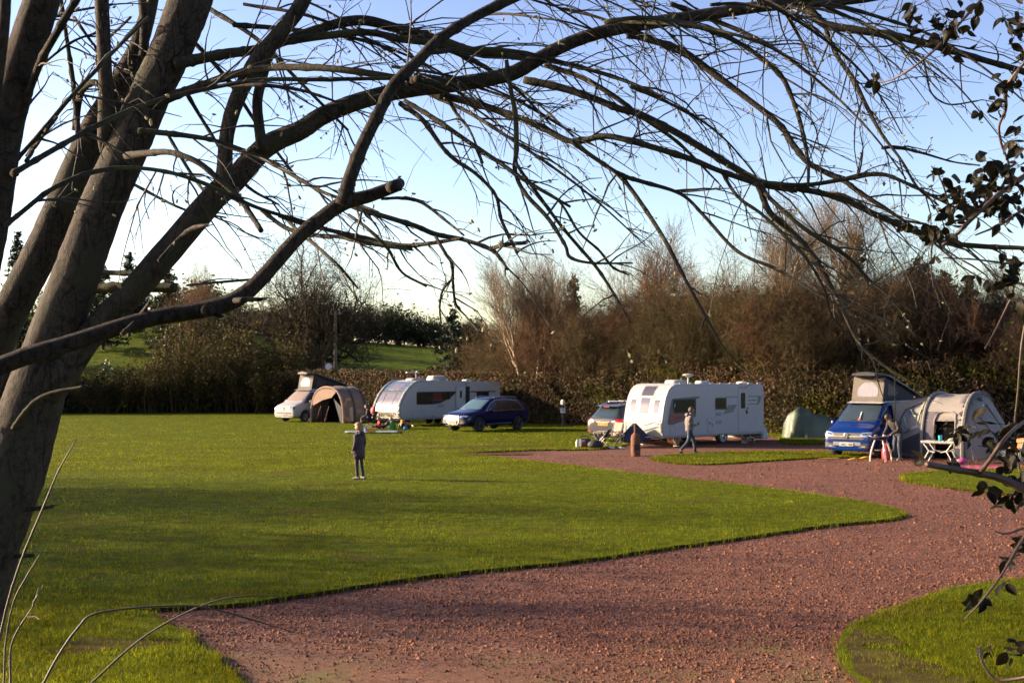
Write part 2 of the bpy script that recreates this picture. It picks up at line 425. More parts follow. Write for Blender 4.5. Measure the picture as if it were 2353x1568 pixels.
def make_grass():
    xs, ys = [], []
    for (n, a, b) in ((260000, 955, 1640), (90000, 955, 1080), (60000, 1350, 1640)):
        x, y = scatter_screen(n, a, b); xs.append(x); ys.append(y)
    # a shaggy fringe along the cut edges
    ex, ey = [], []
    for pl in LAWNS:
        a = np.array(pl); b = np.roll(a, -1, 0)
        for p, q in zip(a, b):
            if max(p[1], q[1]) > 60 or max(abs(p[0]), abs(q[0])) > 30: continue
            L = np.linalg.norm(q - p); n = NR.poisson(L * 110)
            if n < 1: continue
            t = NR.random((n, 1)); e = p + (q - p) * t + NR.normal(0, .05, (n, 2)); ex.append(e[:, 0]); ey.append(e[:, 1])
    fx, fy = np.concatenate(ex), np.concatenate(ey)
    x = np.concatenate(xs); y = np.concatenate(ys)
    k = lawn_mask(x, y) & (y < 90); x, y = x[k], y[k]
    # thin and worn where people walk
    worn = (np.sin(x * .9 + 1.3 * np.sin(y * .31)) * np.sin(y * .55 + x * .2)) > .72
    k = ~worn | (NR.random(len(x)) < .5); x, y = x[k], y[k]
    k = ~mud_mask(x, y) | (NR.random(len(x)) < .38); x, y = x[k], y[k]
    k = ~mud_mask(fx, fy) | (NR.random(len(fx)) < .4)
    return x, y, fx[k], fy[k]
def grass_mesh():
    x, y, fx, fy = make_grass()
    nf = len(fx); x = np.concatenate([x, fx]); y = np.concatenate([y, fy]); n = len(x)
    cl = .5 + .5 * np.sin(x * 23 + 2.1 * np.sin(y * 9)) * np.sin(y * 14 + 1.7 * np.sin(x * 11)); cl2 = .5 + .5 * np.sin(x * 5.3 + 1.9 * np.sin(y * 2.3)) * np.sin(y * 3.1 + 1.4 * np.sin(x * 2.7))
    h = NR.uniform(.022, .058, n) * (.45 + .75 * cl + .35 * cl2); wd = np.clip(y * .00055, .004, .03) * NR.uniform(.7, 1.5, n)
    a = NR.uniform(0, 2 * np.pi, n); lean = NR.uniform(.1, .9, n) * h; la = NR.uniform(0, 2 * np.pi, n)
    dx, dy = np.cos(a) * wd / 2, np.sin(a) * wd / 2
    V = np.empty((n, 3, 3)); z0 = np.where(np.arange(n) < n - nf, -.01, -.05); V[:, 0] = np.stack([x - dx, y - dy, z0], -1); V[:, 1] = np.stack([x + dx, y + dy, z0], -1)
    V[:, 2] = np.stack([x + np.cos(la) * lean, y + np.sin(la) * lean, h], -1)
    return np_mesh('grass', V.reshape(-1, 3), np.arange(3 * n).reshape(n, 3))
M_mud = ground_mat('worn_mud', [(.35, (.045, .028, .014)), (.65, (.085, .070, .016))], 3.0)
for i, (c, a, b, t) in enumerate(MUD):
    pts = []
    for k in range(40):
        ph = 2 * math.pi * k / 40; r = 1 + .22 * math.sin(3 * ph + c.x) + .15 * math.sin(7 * ph + c.y); u, v = a * r * math.cos(ph), b * r * math.sin(ph)
        pts.append((c.x + u * math.cos(t) - v * math.sin(t), c.y + u * math.sin(t) + v * math.cos(t)))
    px_, py_ = np.array(pts).T
    if lawn_mask(px_, py_).mean() > .97 or i < 5: sheet('worn_patch', pts, .004 + .0025 * (i % 4), M_mud)
    else:
        keep = [p for p, q in zip(pts, lawn_mask(px_, py_)) if q]
        if len(keep) > 3: sheet('worn_patch', keep, .004 + .0025 * (i % 4), M_mud)
M_grass = leafy('grass_blades', (.048, .066, .003), (.275, .285, .014), .5, .6, .45, (.58, .50, .42), .03)
tag(link('grass', grass_mesh(), M_grass), 'short mown yellow green grass on the camping field', 'grass', kind='stuff')

def stones_mesh():
    x, y = scatter_screen(240000, 1040, 1640, -50, 2500)
    k = ~lawn_mask(x, y) & (y < 52) & (x > -8.5); x, y = x[k], y[k]
    q = y + 1.5 * np.sin(x * .8) * np.sin(x * .37 + 1) + 1.0 * np.sin(x * 2.3 + y) * np.sin(y * 1.7) + NR.normal(0, .5, len(x))
    k = NR.random(len(x)) < np.clip((q - 12.2) / 2.8, .07, 1); x, y = x[k], y[k]; n = len(x)
    s = np.clip(NR.lognormal(-4.38, .42, n), .007, .045) * np.clip(.55 + y / 45, .8, 1.5)
    B = np.array([(1, 0, 0), (-.5, .87, 0), (-.5, -.87, 0), (.1, .05, 1.0), (.3, .9, .5)]); F = np.array([(0, 4, 3), (4, 1, 3), (1, 2, 3), (2, 0, 3), (0, 1, 4)])
    a = NR.uniform(0, 2 * np.pi, n); ca, sa = np.cos(a), np.sin(a)
    J = B[None] * NR.uniform(.6, 1.3, (n, 5, 3)) * s[:, None, None] * np.array([1.15, .9, .95])
    X = J[..., 0] * ca[:, None] - J[..., 1] * sa[:, None] + x[:, None]; Y = J[..., 0] * sa[:, None] + J[..., 1] * ca[:, None] + y[:, None]
    V = np.stack([X, Y, J[..., 2] - LIP - .002], -1).reshape(-1, 3)
    return np_mesh('gravel_stones', V, (F[None] + (np.arange(n) * 5)[:, None, None]).reshape(-1, 3))
M_stone = leafy('gravel_stone', (.058, .021, .011), (.265, .106, .054), 0, .8, .6, (.8, .78, .78), .25)
tag(link('gravel_stones', stones_mesh(), M_stone), 'loose red gravel stones strewn over the drive', 'gravel', kind='stuff')
# ------------------------------------------------------------------ vegetation generators
def _unit(v): return v / (np.linalg.norm(v) + 1e-9)

def bare_tree(seed, H, r0, spread=.9, up=.25, trunk=.32, levels=4, kids=(7, 6, 6, 5), lean=(0, 0), wob=.12, fork=None, wide=1.0, rmin=.008, norm=True):
    """leafless tree: returns (trunk+limbs, crown twigs) as numpy collectors"""
    g = np.random.default_rng(seed); T, C = NB(), NB()
    def grow(p, d, L, r, lv):
        k = (7, 6, 5, 4, 3)[min(lv, 4)]
        pts = [p]; dd = d.copy()
        for i in range(k - 1):
            dd = _unit(dd + g.normal(0, wob * (1 + .5 * (lv > 0)), 3) + np.array([0, 0, up * (.42 if lv in (1, 2) else .2)]))
            pts.append(pts[-1] + dd * L / (k - 1))
        pts = np.array(pts); end = .62 if lv == 0 else .3
        rad = r * np.linspace(1, end, k)
        (T if lv < 2 else C).tube(pts, rad, 9 if lv == 0 else (6 if lv == 1 else (4 if lv == 2 else 3)))
        if lv >= levels: return
        n = kids[lv]
        for i in range(n):
            t = (.55 + .45 * (i + .5) / n) if lv == 0 else (.2 + .8 * (i + g.random()) / n)
            q = t * (k - 1); j = min(int(q), k - 2); f = q - j
            s = pts[j] * (1 - f) + pts[j + 1] * f; ax = _unit(pts[j + 1] - pts[j])
            az = i * 2.4 + g.normal(0, .5)
            side = np.cross(ax, [math.cos(az), math.sin(az), .3]); side = _unit(side)
            ang = spread * g.uniform(.65, 1.15)
            nd = _unit(ax * math.cos(ang) + side * math.sin(ang))
            rr = r * (1 - (1 - end) * t) * (.62 if lv == 0 else .55)
            LL = (H * (1 - trunk) * .70 if lv == 0 else L * .64) * g.uniform(.7, 1.15) * (1.15 - .4 * t if lv else 1)
            grow(s, nd, LL, max(rr, rmin), lv + 1)
        grow(pts[-1], dd, L * (.55 if lv else (1 - trunk) / trunk * .42), rad[-1], lv + 1)
    base = np.array([0, 0, -.2]); d0 = _unit(np.array([lean[0], lean[1], 1.0]))
    for (dx, ld) in (fork or [((0, 0), (0, 0))]):
        grow(base + np.array([dx[0], dx[1], 0]), _unit(d0 + np.array([ld[0], ld[1], 0])), H * trunk, r0, 0)
    k = H / np.percentile(np.concatenate([v[:, 2] for v in C.V]), 99.3)
    if not norm: k = 1.0
    for nb in (T, C): nb.V = [v * [wide * k, wide * k, k] for v in nb.V]
    return T, C

def cards(pts, size, seed, asp=.55, flat=None):
    """leaf sized rhombi at the given points"""
    g = np.random.default_rng(seed); n = len(pts)
    a = g.normal(size=(n, 3)); a /= np.linalg.norm(a, axis=1, keepdims=True)
    b = np.cross(a, g.normal(size=(n, 3))); b /= np.linalg.norm(b, axis=1, keepdims=True)
    s = size * g.uniform(.6, 1.4, (n, 1))
    V = np.stack([pts - a * s, pts + b * s * asp, pts + a * s, pts - b * s * asp], 1).reshape(-1, 3)
    return V, np.arange(4 * n).reshape(n, 4)

def bush(seed, H, Wd, stems=9, twigs=420, leaves=0, leaf=.07, tw=.012, fan=.55):
    """many stemmed leafless shrub: twig collector and leaf points"""
    g = np.random.default_rng(seed); C = NB(); tips = []
    for i in range(stems):
        az = g.uniform(0, 6.28); L = H * g.uniform(.65, 1.05); f = fan * g.uniform(.2, 1)
        p = np.array([g.normal(0, Wd * .12), g.normal(0, Wd * .12), -.1]); d = _unit(np.array([math.cos(az) * f, math.sin(az) * f, 1]))
        pts = [p]
        for k in range(5): d = _unit(d + g.normal(0, .13, 3) + [0, 0, .03]); pts.append(pts[-1] + d * L / 5)
        pts = np.array(pts); C.tube(pts, np.linspace(.045, .012, 6) * H / 5, 4)
        for k in range(twigs // stems):
            t = 5 * g.uniform(.12, 1) ** .8; j = min(int(t), 4); q = pts[j] + (pts[j + 1] - pts[j]) * (t - j)
            dd = _unit(g.normal(0, 1, 3) * [1, 1, .7] + [0, 0, .75]); l = H * g.uniform(.10, .30)
            m = q + dd * l * .5 + g.normal(0, l * .08, 3); e = m + _unit(dd + g.normal(0, .35, 3)) * l * .5
            C.tube(np.array([q, m, e]), np.array([1, .7, .35]) * tw * g.uniform(.7, 1.5), 3); tips += [m, e]
    tips = np.array(tips); lp = tips[g.integers(0, len(tips), leaves)] + g.normal(0, .12, (leaves, 3)) if leaves else np.zeros((0, 3))
    return C, lp

def merged(protos, places):
    """protos: list of (V, F); places: (index, x, y, z, rot, sx, sz) -> arrays of one mesh"""
    Vs, Fs, n = [], [], 0
    for (i, x, y, z, a, s, sz) in places:
        V, F = protos[i]; c, q = math.cos(a), math.sin(a)
        W_ = np.stack([(V[:, 0] * c - V[:, 1] * q) * s + x, (V[:, 0] * q + V[:, 1] * c) * s + y, V[:, 2] * sz + z], -1)
        Vs.append(W_); Fs.append(F + n); n += len(V)
    return np.concatenate(Vs), np.concatenate(Fs)

M_bark_far = bark_mat('far_bark', (.05, .035, .022), (.13, .10, .07), 4)
M_bark_pale = bark_mat('pale_bark', (.16, .12, .075), (.36, .28, .18), 4)
M_twig_brown = leafy('brown_twigs', (.055, .030, .016), (.15, .085, .045), 0, .8, .12, (.75, .7, .6), .1)
M_twig_grey = leafy('grey_twigs', (.07, .05, .03), (.17, .12, .075), 0, .8, .2, (.8, .8, .7), .1)
M_twig_red = leafy('russet_twigs', (.040, .029, .014), (.122, .084, .042), 0, .8, .15, (.65, .75, .6), .1)
M_twig_dark = leafy('dark_twigs', (.02, .016, .010), (.055, .042, .024), 0, .8, .2, None, .1)
M_leaf_brown = leafy('brown_bramble_leaves', (.032, .020, .010), (.155, .092, .044), .25, .65, .5, (.42, .62, .30), .2)
M_leaf_green = leafy('ivy_leaves', (.018, .030, .006), (.075, .085, .016), .2, .5, .3, (.6, .6, .4), .3)
M_leaf_olive = leafy('olive_leaves', (.035, .035, .006), (.13, .115, .015), .4, .6, .3, (.7, .7, .5), .2)
M_conifer = leafy('conifer_needles', (.008, .016, .008), (.025, .036, .016), .1, .6, .3, None, .2)
M_earth = ground_mat('bank_earth', [(.3, (.012, .009, .006)), (.7, (.030, .021, .012))], .8, bscale=3)

def hedge_y(px):
    """depth of the foot of the back hedge at a picture column"""
    return float(np.interp(px, [-200, 100, 620, 900, 1200, 1500, 1800, 2100, 2600], [94, 94, 97, 86, 76, 69, 62.5, 59, 58]))

def wx(px, d): return (px - 1176) / FPX * d

# ---- bank of brambles behind the pitches (right) : earth core + leaf and cane cover
pxs = np.linspace(1150, 2900, 70)
bd = np.array([hedge_y(p) for p in pxs])
def bank_h(px): return float(np.interp(px, [1150, 1300, 1600, 2000, 2400, 2900], [2.0, 2.9, 3.4, 3.3, 3.2, 3.0]))
prof = [(0, -.05), (.5, .45), (1.0, .78), (1.9, 1.0), (4.0, 1.06), (14, 1.25), (40, 1.5)]
V = []; 
for p, d in zip(pxs, bd):
    for (o, h) in prof: V.append((wx(p, d) * (1 + o / d), d + .5 + o, h * bank_h(p) * .88 + .15 * math.sin(p * .05 + o)))
k = len(prof); ii = (np.arange(69)[:, None] * k + np.arange(k - 1))
tag(link('embankment', np_mesh('embankment', V, np.stack([ii, ii + k, ii + k + 1, ii + 1], -1).reshape(-1, 4), True), M_earth), kind='structure')

def bank_points(n, seed, lo=1185, hi=2700, jit=.28):
    g = np.random.default_rng(seed); out = np.empty((n, 3))
    for i in range(n):
        p = g.uniform(lo, hi); d = float(np.interp(p, pxs, bd)); t = g.random()
        o = np.interp(t, [0, .25, .5, .75, 1], [.0, .5, 1.0, 2.0, 4.2]); h = np.interp(o, [q[0] for q in prof], [q[1] for q in prof])
        out[i] = (wx(p, d) * (1 + o / d), d + .35 + o - abs(g.normal(0, jit)), max(.03, h * bank_h(p) + g.normal(0, jit * .8) + .18 * math.sin(p * .11) * math.sin(p * .037 + o)))
    return out
bp = bank_points(60000, 3); holl = np.sin(bp[:, 0] * 1.9 + 2 * np.sin(bp[:, 2] * 2.1)) * np.sin(bp[:, 2] * 2.7 + bp[:, 0] * .8); bp = bp[(holl < .42) | (np.random.default_rng(2).random(len(bp)) < .25)]
green = (np.sin(bp[:, 0] * .9) * np.sin(bp[:, 0] * .37 + bp[:, 2] * 1.7) + np.clip((bp[:, 0] - 12) * .03, -.2, .35)) > .42
tag(link('bramble_bank', np_mesh('bramble_bank', *cards(bp[~green], .075, 4)), M_leaf_brown), 'tangled brown bramble cover on the bank behind the pitches', 'brambles', kind='stuff')
tag(link('ivy_cover', np_mesh('ivy_cover', *cards(bp[green], .08, 5)), M_leaf_olive), 'green ivy and nettle patches over the bramble bank', 'ivy', kind='stuff')
cn = NB(); g = np.random.default_rng(9)
for q in bank_points(1500, 8):
    a = g.uniform(0, 6.28); L = g.uniform(.5, 1.3); e = q + np.array([math.cos(a) * L * .6, math.sin(a) * L * .35 - .25, -.15 * L]); m = (q + e) / 2 + np.array([0, 0, .35 * L])
    cn.tube(np.array([q, m, e]), [.010, .012, .006], 3)
tag(cn.build('bramble_canes', M_twig_red), 'thin arching bramble canes over the bank', 'brambles', kind='stuff')

# ---- leafless thicket rising behind the bank
def scrub(seed, H, sp):
    T, C = bare_tree(seed, H, .07, sp, .22, .10, 4, (10, 7, 6, 4), (0, 0), .2, rmin=.007, fork=[((0, 0), (0, 0)), ((.7, .2), (.35, 0)), ((-.6, -.2), (-.3, .1))])
    return np.concatenate(T.V + C.V), np.concatenate([f + o for nb, base in ((T, 0), (C, T.n)) for f, o in zip(nb.F, [base] * len(nb.F))])
BT = [scrub(40, 5.2, .85), scrub(41, 5.2, 1.0), bush(42, 5.2, 4.0, 12, 560, 0, fan=.85)[0].arrays(), scrub(43, 5.2, .7)]
def thicket_places(rows, seed, topf, step):
    g = np.random.default_rng(seed); out = []
    for (off, lo, hi) in rows:
        p = lo
        while p < hi:
            d = hedge_y(p) + off + g.normal(0, 1.0); top = topf(p)
            zt = CZ + (HZN - top) / FPX * d + g.normal(0, .35)
            z0 = bank_h(p) * (1.0 if off > 3 else .8) if p > 1150 else 0
            h = max(1.8, (zt - z0) * g.uniform(.80, 1.04))
            out.append((int(g.integers(0, 4)), wx(p, d), d, z0 - .1, g.uniform(0, 6.28), max(.75, h / 5.6), h / 5.2)); p += step * g.uniform(.7, 1.3)
    return out
def top_right(p): return float(np.interp(p, [1060, 1100, 1200, 1290, 1350, 1430, 1587, 1700, 1850, 1960, 2112, 2160, 2270, 2400, 2700], [750, 735, 720, 692, 688, 656, 642, 628, 625, 612, 604, 630, 662, 665, 670]))
pl = thicket_places([(3.4, 1275, 2750), (6.5, 1150, 2750), (10, 1120, 2750)], 21, top_right, 58)
pl = [q[:3] + (q[3] if q[1] > 1.5 else float(hill_z(q[1], q[2])) * .0 + q[3],) + q[4:] for q in pl]
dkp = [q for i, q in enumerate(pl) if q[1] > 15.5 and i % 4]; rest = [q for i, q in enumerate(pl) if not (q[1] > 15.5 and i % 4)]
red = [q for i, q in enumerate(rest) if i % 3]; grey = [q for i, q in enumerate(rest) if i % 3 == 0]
tag(link('dark_thicket', np_mesh('dark_thicket', *merged(BT, dkp)), leafy('deep_brown_twigs', (.022, .014, .009), (.065, .040, .024), 0, .8, .2, None, .1)), 'darker purplish brown thicket at the right behind the bank', 'thicket', kind='stuff')  # right end in darker brown twigs
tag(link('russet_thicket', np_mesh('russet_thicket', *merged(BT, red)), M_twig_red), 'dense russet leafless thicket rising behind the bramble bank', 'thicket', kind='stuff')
tag(link('brown_thicket', np_mesh('brown_thicket', *merged(BT, grey)), M_twig_brown), 'paler brown leafless scrub mixed into the thicket', 'thicket', kind='stuff')
# leafy shade inside the thicket: old leaves and ivy
g = np.random.default_rng(31); tp = []
for q in pl:
    n = 190; h = q[6] * 5.2; w_ = q[5] * 1.7
    tp.append(np.stack([q[1] + g.normal(0, w_, n), q[2] + np.abs(g.normal(0, 1.0, n)), q[3] + h * g.uniform(.02, .86, n) ** 1.1], -1))
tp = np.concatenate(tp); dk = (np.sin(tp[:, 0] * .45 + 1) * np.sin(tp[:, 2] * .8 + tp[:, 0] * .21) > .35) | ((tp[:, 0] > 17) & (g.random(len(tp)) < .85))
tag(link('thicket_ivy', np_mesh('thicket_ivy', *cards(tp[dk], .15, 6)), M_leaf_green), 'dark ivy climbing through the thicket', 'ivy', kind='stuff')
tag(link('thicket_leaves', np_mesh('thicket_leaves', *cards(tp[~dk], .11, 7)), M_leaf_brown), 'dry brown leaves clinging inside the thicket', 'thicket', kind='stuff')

# ---- dark overgrown hedgerow on the left, seen against the light
B2 = [bush(60 + i, 5.5, 3.4, 10, 620, 900, fan=.42) for i in range(4)]
BT2 = [b[0].arrays() for b in B2]; BL2 = [cards(b[1], .085, 70 + i) for i, b in enumerate(B2)]
def top_left(p): return float(np.interp(p, [-300, 60, 180, 215, 300, 345, 420, 520, 640, 760], [760, 775, 800, 838, 842, 745, 728, 718, 752, 780]))
g = np.random.default_rng(77); lp = []
for (off, step) in ((0, 46), (2.2, 52), (4.5, 70)):
    p = -420
    while p < 655:
        d = hedge_y(p) + off + g.normal(0, .5); zt = CZ + (HZN - top_left(p)) / FPX * d
        h = zt * g.uniform(.60, 1.08) * (1 if off else .80)
        lp.append((int(g.integers(0, 4)), wx(p, d), d, 0, g.uniform(0, 6.28), max(.8, h / 6.2), h / 5.5)); p += step * g.uniform(.7, 1.3)
tag(link('hedgerow', np_mesh('hedgerow', *merged(BT2, lp)), leafy('hedgerow_twigs', (.028, .019, .010), (.085, .055, .028), 0, .8, .2, (.7, .7, .5), .1)), 'dark overgrown leafless hedgerow along the far left of the field', 'hedgerow', kind='stuff')
tag(link('hedgerow_leaves', np_mesh('hedgerow_leaves', *merged(BL2, lp)), M_leaf_olive), 'yellow green leaves scattered through the left hedgerow', 'hedgerow', kind='stuff')
g = np.random.default_rng(78); n = 26000; p_ = g.uniform(-300, 680, n); d_ = np.array([hedge_y(q) for q in p_]) + g.uniform(.5, 5, n)
hp = np.stack([wx(p_, d_), d_, g.uniform(0, 1, n) ** 1.5 * (2.7 + .9 * np.sin(p_ * .03) + .6 * np.sin(p_ * .11))], -1)
tag(link('hedgerow_undergrowth', np_mesh('hedgerow_undergrowth', *cards(hp, .15, 79)), M_leaf_green), 'dark ivy and undergrowth filling the foot of the left hedgerow', 'ivy', kind='stuff')

# ---- clipped hedge across the back (behind the van and the first caravan)
def clipped_hedge():
    root = thing('clipped_hedge', 'long clipped brown hedge running behind the white caravan', 'hedge', (0, 0, 0))
    px = np.linspace(600, 1300, 44); g = np.random.default_rng(5)
    def hh(p): return float(np.interp(p, [600, 760, 900, 1050, 1180, 1250, 1300], [3.0, 3.15, 3.05, 3.0, 2.9, 2.4, 1.2]))
    V = []
    for p in px:
        d = hedge_y(p) + .3
        for (o, h) in ((.15, -.05), (.05, .5), (.15, .93), (.4, .97), (1.1, .97), (1.4, .9), (1.5, -.05)): V.append((wx(p, d), d + o, h * (hh(p) - .1)))
    k = 7; ii = (np.arange(43)[:, None] * k + np.arange(k - 1))
    link('hedge_core', np_mesh('hedge_core', V, np.stack([ii, ii + k, ii + k + 1, ii + 1], -1).reshape(-1, 4), True), M_earth, root)
    n = 30000; p = g.uniform(600, 1300, n); d = np.array([hedge_y(q) for q in p]) + .3; H = np.array([hh(q) for q in p])
    t = g.random(n); front = t < .6; o = np.where(front, g.normal(0, .07, n), g.uniform(0, 1.4, n)); z = np.where(front, g.uniform(0, 1, n), 1 + g.normal(-.01, .025, n)) * H + .05 * np.sin(p * .2)
    pts = np.stack([wx(p, d), d + o, z], -1)
    link('foliage', np_mesh('foliage', *cards(pts, .075, 6)), M_leaf_brown, root)
    tw = NB()
    for i in range(900):
        q = pts[g.integers(0, n)]; tw.tube(np.array([q, q + g.normal(0, .12, 3) + [0, -.03, .12]]), [.008, .004], 3)
    tw.build('twigs', M_twig_red, root)
clipped_hedge()

# ---- woodland edge above the hill field (reads as one dark mass)
B3 = [bush(90 + i, 6.0, 4.5, 11, 420, 900, tw=.02, fan=.6) for i in range(3)]
BT3 = [b[0].arrays() for b in B3]; BL3 = [cards(b[1], .17, 95 + i, .6) for i, b in enumerate(B3)]
g = np.random.default_rng(15); wp = []
for off in (0, 5, 11):
    p = 120
    while p < 1130:
        d = 166 + off + g.normal(0, 1.5); x = wx(p, d); z0 = float(hill_z(x, d))
        top = np.interp(p, [100, 330, 560, 620, 760, 900, 960, 1010, 1060, 1130], [640, 660, 690, 690, 685, 690, 712, 722, 715, 735]); zt = CZ + (HZN - top) / FPX * d
        h = max(3.0, (zt - z0) * g.uniform(.7, 1.05)); wp.append((int(g.integers(0, 3)), x, d, z0 - .3, g.uniform(0, 6.28), max(1.0, h / 6.5), h / 6.0)); p += 42 * g.uniform(.7, 1.3)
for (x_, y_) in ((-33, 128), (-35, 133), (-34, 138), (-37, 143), (-36, 148), (-39, 153), (-38, 158), (-41, 163), (-31, 122)):
    wp.append((int(g.integers(0, 3)), x_, y_, float(hill_z(x_, y_)) - .3, g.uniform(0, 6.28), 1.3, 1.15))
tag(link('far_wood', np_mesh('far_wood', *merged(BT3, wp)), M_twig_dark), 'far dark wood along the top of the green hill field', 'wood', kind='stuff')
tag(link('far_wood_leaves', np_mesh('far_wood_leaves', *merged(BL3, wp)), M_leaf_green), 'dark evergreen leaves of the far wood above the field', 'wood', kind='stuff')

# ---- single trees
def put_tree(name, label, px, d, tree, mt, mc, z=0.0, rz=0, extra=None, group=None):
    root = thing(name, label, 'tree', (wx(px, d), d, z), rz, group)
    tree[0].build('trunk', mt, root); tree[1].build('crown', mc, root, smooth=False)
    if extra is not None: link('ivy', np_mesh('ivy', *cards(extra, .13, 3)), M_leaf_green, root)
    return root
put_tree('oak_tree', 'large spreading leafless oak behind the hedge and the white campervan', 742, 101,
         bare_tree(23, 15.0, .55, .98, .30, .33, 4, (12, 9, 9, 7), (-.03, 0), .17, rmin=.015, norm=False), M_bark_far, M_twig_dark, .2)
def upright(seed, H, r): return bare_tree(seed, H, r, .38, .5, .25, 4, (9, 8, 7, 4), (0, 0), .07, rmin=.009)
put_tree('young_tree', 'fine upright leafless tree against the pale sky left of the oak', 445, 122, upright(12, 13.5, .16), M_bark_far, M_twig_brown, .8)
put_tree('young_tree', 'tall thin leafless tree rising faintly behind the pale trunked trees', 1232, 112, upright(14, 14.2, .14), M_bark_far, M_twig_grey, 0)
put_tree('birch_tree', 'bare tree with pale twin trunks behind the end of the clipped hedge', 1226, 78,
         bare_tree(15, 9.6, .12, .50, .30, .45, 4, (7, 7, 7, 5), (0, 0), .10, fork=[((-.1, 0), (-.22, 0)), ((.25, .1), (.12, 0)), ((.05, .2), (.02, 0))]), M_bark_pale, M_twig_grey, 1.0)
put_tree('ash_tree', 'rounded leafless tree showing above the russet thicket', 1480, 88, bare_tree(16, 12.2, .26, .62, .35, .4, 4, (10, 8, 8, 6), (0, 0), .12, rmin=.012), M_bark_far, M_twig_brown, 1)
ivy = np.random.default_rng(4).normal(0, 1, (1500, 3)) * [.42, .42, 1] ; ivy[:, 2] = np.random.default_rng(5).uniform(1, 8.2, 1500); ivy[:, :2] *= (1.25 - ivy[:, 2:] * .08)
put_tree('field_maple', 'tallest leafless tree of the bank with ivy climbing its trunk', 1965, 71, bare_tree(17, 11.3, .24, .75, .3, .40, 4, (10, 8, 8, 6), (-.06, 0), .14), M_bark_pale, M_twig_grey, 2.6, extra=ivy)
put_tree('leaning_tree', 'slender tree with a pale leaning trunk rising through the thicket', 1840, 66, bare_tree(18, 9.6, .12, .6, .3, .5, 4, (9, 8, 7, 5), (-.32, .1), .13), M_bark_pale, M_twig_grey, 2.6)
put_tree('scrub_tree', 'wide leafless tree at the left shoulder of the thicket', 1690, 70, bare_tree(19, 7.6, .14, .8, .3, .35, 4, (9, 8, 7, 5), (0, 0), .15), M_bark_far, M_twig_brown, 2.6)
put_tree('hedge_tree', 'small leafless tree at the far right above the awning', 2330, 68, bare_tree(20, 6.8, .10, .6, .35, .35, 4, (8, 6, 6, 4), (0, 0), .12), M_bark_far, M_twig_brown, 2.6)

def conifer(name, label, px, d, top_y, wd, z0, seed, rag=1.0, group=None):
    zt = CZ + (HZN - top_y) / FPX * d; H = zt - z0; g = np.random.default_rng(seed)
    root = thing(name, label, 'tree', (wx(px, d), d, z0), 0, group); t = NB()
    t.tube(np.array([[0, 0, -.2], [0, 0, H * .6], [0, 0, H * .98]]), [H * .022, H * .013, .02], 6); t.build('trunk', M_bark_far, root)
    pts = []
    for i in range(int(15 * H)):
        f = g.uniform(.06, 1); az = g.uniform(0, 6.28); L = wd * (1 - f) ** .75 * g.uniform(.55, 1.1) * rag + .12
        m = int(8 + 26 * L); s = g.random(m) ** .7
        pts.append(np.stack([np.cos(az) * s * L, np.sin(az) * s * L, f * H - s * L * .22 + s * s * L * .12], -1) + g.normal(0, .10, (m, 3)))
    link('crown', np_mesh('crown', *cards(np.concatenate(pts), .16, seed + 1, .45)), M_conifer, root); return root
conifer('conifer', 'dark pointed conifer on the skyline between the leaning trunks', 296, 150, 578, 2.4, float(hill_z(-45, 150)), 1)
conifer('conifer', 'broad dark conifer on the skyline beside the fine upright tree', 384, 140, 600, 3.0, float(hill_z(-38, 140)), 2)
conifer('conifer', 'tall dark conifer behind the near trunks at the left edge', 40, 130, 528, 3.2, float(hill_z(-50, 130)), 3)
conifer('conifer', 'wide dark conifer in the gap between the two main stems', 236, 140, 610, 3.2, float(hill_z(-46, 140)), 4)
conifer('conifer', 'small dark conifer above the thicket in the middle', 1318, 98, 632, 1.6, 2.0, 5, 1.1)
conifer('conifer', 'reddish dark conifer peak above the right of the thicket', 2112, 78, 596, 3.8, 2.8, 6, 1.15)
conifer('conifer', 'dark conifer between two others on the right skyline', 2170, 84, 622, 2.8, 2.8, 7, 1.1)
conifer('conifer', 'rightmost small conifer on the right skyline', 2226, 88, 638, 2.3, 2.8, 8, 1.1)
conifer('round_evergreen', 'rounded dark evergreen bush at the dip of the skyline', 1040, 128, 712, 2.4, 1.6, 9, 1.3)

# trees standing left of the frame: their shade falls across the lawn
shade_t = [bare_tree(33 + i, 11, .3, .8, .3, .3, 4, (8, 7, 6, 4), (0, 0), .14) for i in range(2)]
sh_leaf = []
for i in range(2):
    Vc = shade_t[i][1].arrays()[0]; g = np.random.default_rng(i); sh_leaf.append(Vc[g.integers(0, len(Vc), 1300)] + g.normal(0, .15, (1300, 3)))
first = None
for i, (x, y, s, rz) in enumerate([(-24, 22.5, .9, .3), (-33, 28.5, 1.05, 1.7), (-29, 33, 1.0, 3.0), (-40, 36, 1.25, 4.2), (-38, 26, 1.15, 5.2)]):
    lab = ['ivy clad tree left of the frame nearest the drive', 'second ivy clad tree left of the frame', 'tallest ivy clad tree left of the frame', 'farthest ivy clad tree left of the frame', 'ivy clad tree left of the frame behind the second one'][i]
    if i < 2:
        o = thing('boundary_tree', lab, 'tree', (x, y, 0), rz, 'trees along the left boundary'); shade_t[i][0].build('trunk', M_bark_far, o); shade_t[i][1].build('crown', M_twig_brown, o, smooth=False)
        link('ivy', np_mesh('ivy', *cards(sh_leaf[i], .13, i)), M_leaf_green, o); first = first or []; first.append(o)
    else:
        o = copy_tree(first[i % 2]); o.location = (x, y, 0); o.rotation_euler = (0, 0, rz); o['label'] = lab
    o.scale = (s, s, s)

